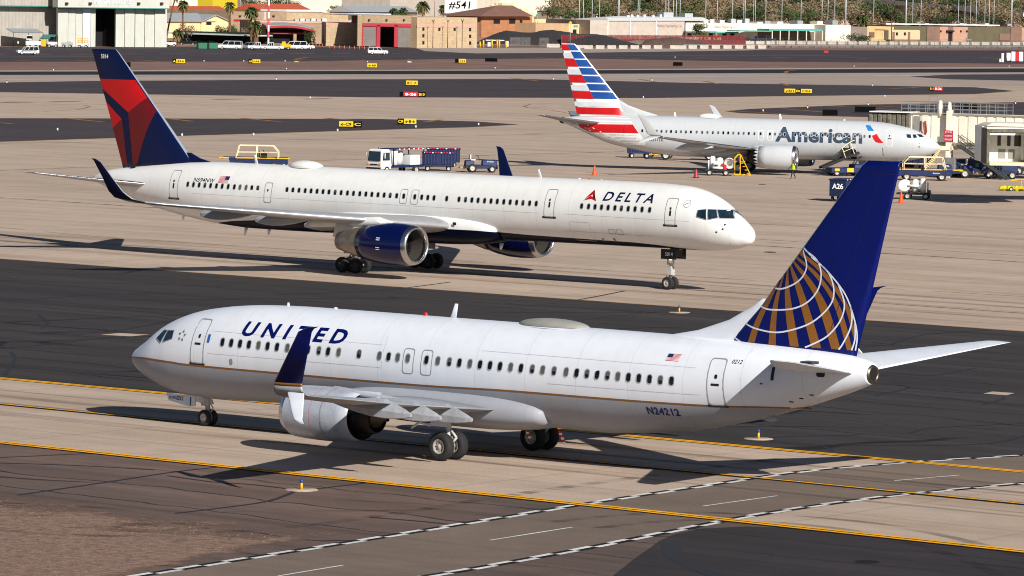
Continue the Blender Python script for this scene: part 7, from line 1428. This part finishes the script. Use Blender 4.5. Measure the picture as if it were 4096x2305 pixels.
def put_tree(k, p, s, label=None, group=None):
    if not used[k] and label is None: used[k] = True; protos[k].location = p; protos[k].rotation_euler = (0, 0, rnd.random()*6); protos[k].scale = (s*1.1, s*1.1, s); return protos[k]
    return dup(protos[k], p, rnd.random()*6, label, group, (s*1.1, s*1.1, s))
for y, ua, ub, du in ((190, 2380, 4200, 84), (300, 2330, 4200, 74), (430, 2300, 4200, 70), (600, 2280, 4200, 68), (800, 2260, 4200, 68), (1050, 2200, 4200, 66), (1450, 1200, 4200, 90), (1900, 500, 4200, 110)):
    u = ua
    while u < ub:
        uu = u+rnd.uniform(-.4, .4)*du; q = pw(uu, 50, gp(uu, 165).y+y+rnd.uniform(-35, 35)); k = rnd.choices((0, 1, 2, 3), (5, 4, 1.4, 1.6))[0] if y < 900 else rnd.choices((0, 1, 2, 3), (2, 1, 4, 4))[0]
        put_tree(k, (q.x, q.y, 0), rnd.uniform(.95, 1.55)*(1+y/2600)); u += du
for u, v, k, s in ((2215, 92, 2, 1.0), (2250, 88, 0, 1.0), (2190, 80, 0, 1.0), (2350, 86, 0, 1.1), (1340, 66, 0, .8), (1480, 64, 2, 1.0), (1530, 68, 3, .9), (2130, 62, 0, .9), (1110, 66, 3, 1.2), (1170, 64, 2, 1.0), (1000, 60, 3, 1.1), (720, 68, 3, .8), (1240, 58, 2, 1.0), (3620, 120, 3, .6), (3900, 88, 3, .9), (4050, 90, 2, 1.0)):
    p = gp(u, v); put_tree(k, (p.x, p.y, 0), s, ('green' if k in (2, 3) else 'dusty brown')+' tree behind the tan block and brick buildings', 'trees behind the tan buildings')
p = gp(2800, 164); t_ = tree(21, 3.1, 5.6, 1500, FOL[1], leaf=.22); t_.name = 'round_tree'; t_.location = (p.x, p.y, 0); tag(t_, 'round dark green tree in front of the cream office awnings', 'tree')
for u, v, R_, H_, lb, m_ in ((892, 170, 2.4, 5.2, 'drooping willow like tree in front of the cream gable', 1), (950, 172, 2.6, 5.4, 'drooping green tree between the two tall palms', 1), (975, 172, 2.2, 5.2, 'drooping green tree left of the fat palm', 0), (750, 172, 2.6, 6.2, 'thin airy tree in front of the cream house wall', 0)):
    p = gp(u, v); t_ = tree(30+u, R_, H_, 900 if u != 750 else 420, FOL[m_], droop=.9, leaf=.24, base=.2); t_.name = 'drooping_tree'; t_.location = (p.x, p.y, 0); tag(t_, lb, 'tree')
for u, v, sx_, lb in ((3430, 168, 1, 'clipped green hedge in front of the grey block building'), (1411, 184, .25, 'narrow green climbing bush on the light tan wall'), (1240, 180, .3, 'small bush in front of the arched building')):
    p = gp(u, v); t_ = tree(60+u, 3.5, 2.2, 1000, FOL[3], leaf=.2, base=.0); t_.name = 'bush'; t_.location = (p.x, p.y, 0); t_.scale = (1.8*sx_, 1, 1 if sx_ == 1 else 1.6); tag(t_, lb, 'bush')
def palm(u, vb, vt, label, R_=1.5, lean=0., fat=1., seed=0):
    p = gp(u, vb); z = pw(u, vt, p.y).z; r = root('palm_tree', (p.x, p.y, 0), 0, label, 'palm tree', 'palm trees by the far buildings'); rnd = random.Random(seed+u); b = MB(); b.smooth = True
    pts = [Vector((lean*(k/8)**1.3, 0, z*k/8)) for k in range(9)]
    for k in range(8): b.cyl(pts[k], pts[k+1], (.26-.012*k)*fat, (.25-.012*k)*fat, 8, False)
    b.build('trunk', P('palm_trunk', '#6e5038', .9, var=.3, sc=4), r); top = pts[-1]; b = MB()
    for k in range(110):
        a = rnd.random()*6.28; el = rnd.uniform(-1.2, 1.35); d = Vector((cos(a)*cos(el), sin(a)*cos(el), sin(el))); side = d.cross(Vector((0, 0, 1))).normalized(); l = R_*rnd.uniform(.75, 1.05)
        b.mat(1 if el < -.7 else 0); q = [top+d*l*t+Vector((0, 0, -.55*l*t*t)) for t in (0, .4, .72, 1)]; ws = [.04, .16*R_/1.8, .24*R_/1.8, .03]; tw = side*cos(k)+Vector((0, 0, 1))*sin(k)*.6
        for i in range(3): b.poly([q[i]-tw*ws[i], q[i]+tw*ws[i], q[i+1]+tw*ws[i+1], q[i+1]-tw*ws[i+1]])
    b.build('fronds', [FOL[1], P('dead_fronds', '#7a6038', .9)], r, False); return r
palm(664, 172, -25, 'tall palm with leaning trunk at the hangar corner', 1.7, 2.6); palm(730, 175, 14, 'tall slender palm in front of the cream house', 1.9); palm(918, 172, 20, 'tall palm with shaggy trunk between the drooping trees', 2.0, fat=1.6); palm(1004, 178, 42, 'bushy palm left of the striped mast', 2.3, fat=1.3); palm(1023, 180, 98, 'short fat palm beside the striped mast', 2.4, fat=3); palm(712, 182, 128, 'small palm bush under the slender palm', 1.8)
palm(1690, 110, 20, 'large bushy palm above the fire station roof', 3.2, fat=1.6); palm(1575, 100, 44, 'low palm above the fire station, left one', 2.6); palm(1612, 100, 42, 'low palm above the fire station, right one', 2.6); palm(3446, 160, 74, 'round headed palm above the grey block building', 2.9, fat=1.5); palm(1772, 105, 30, 'dark palm at the left edge of the billboard', 2.4)

build_near(); build_mid(); build_far()
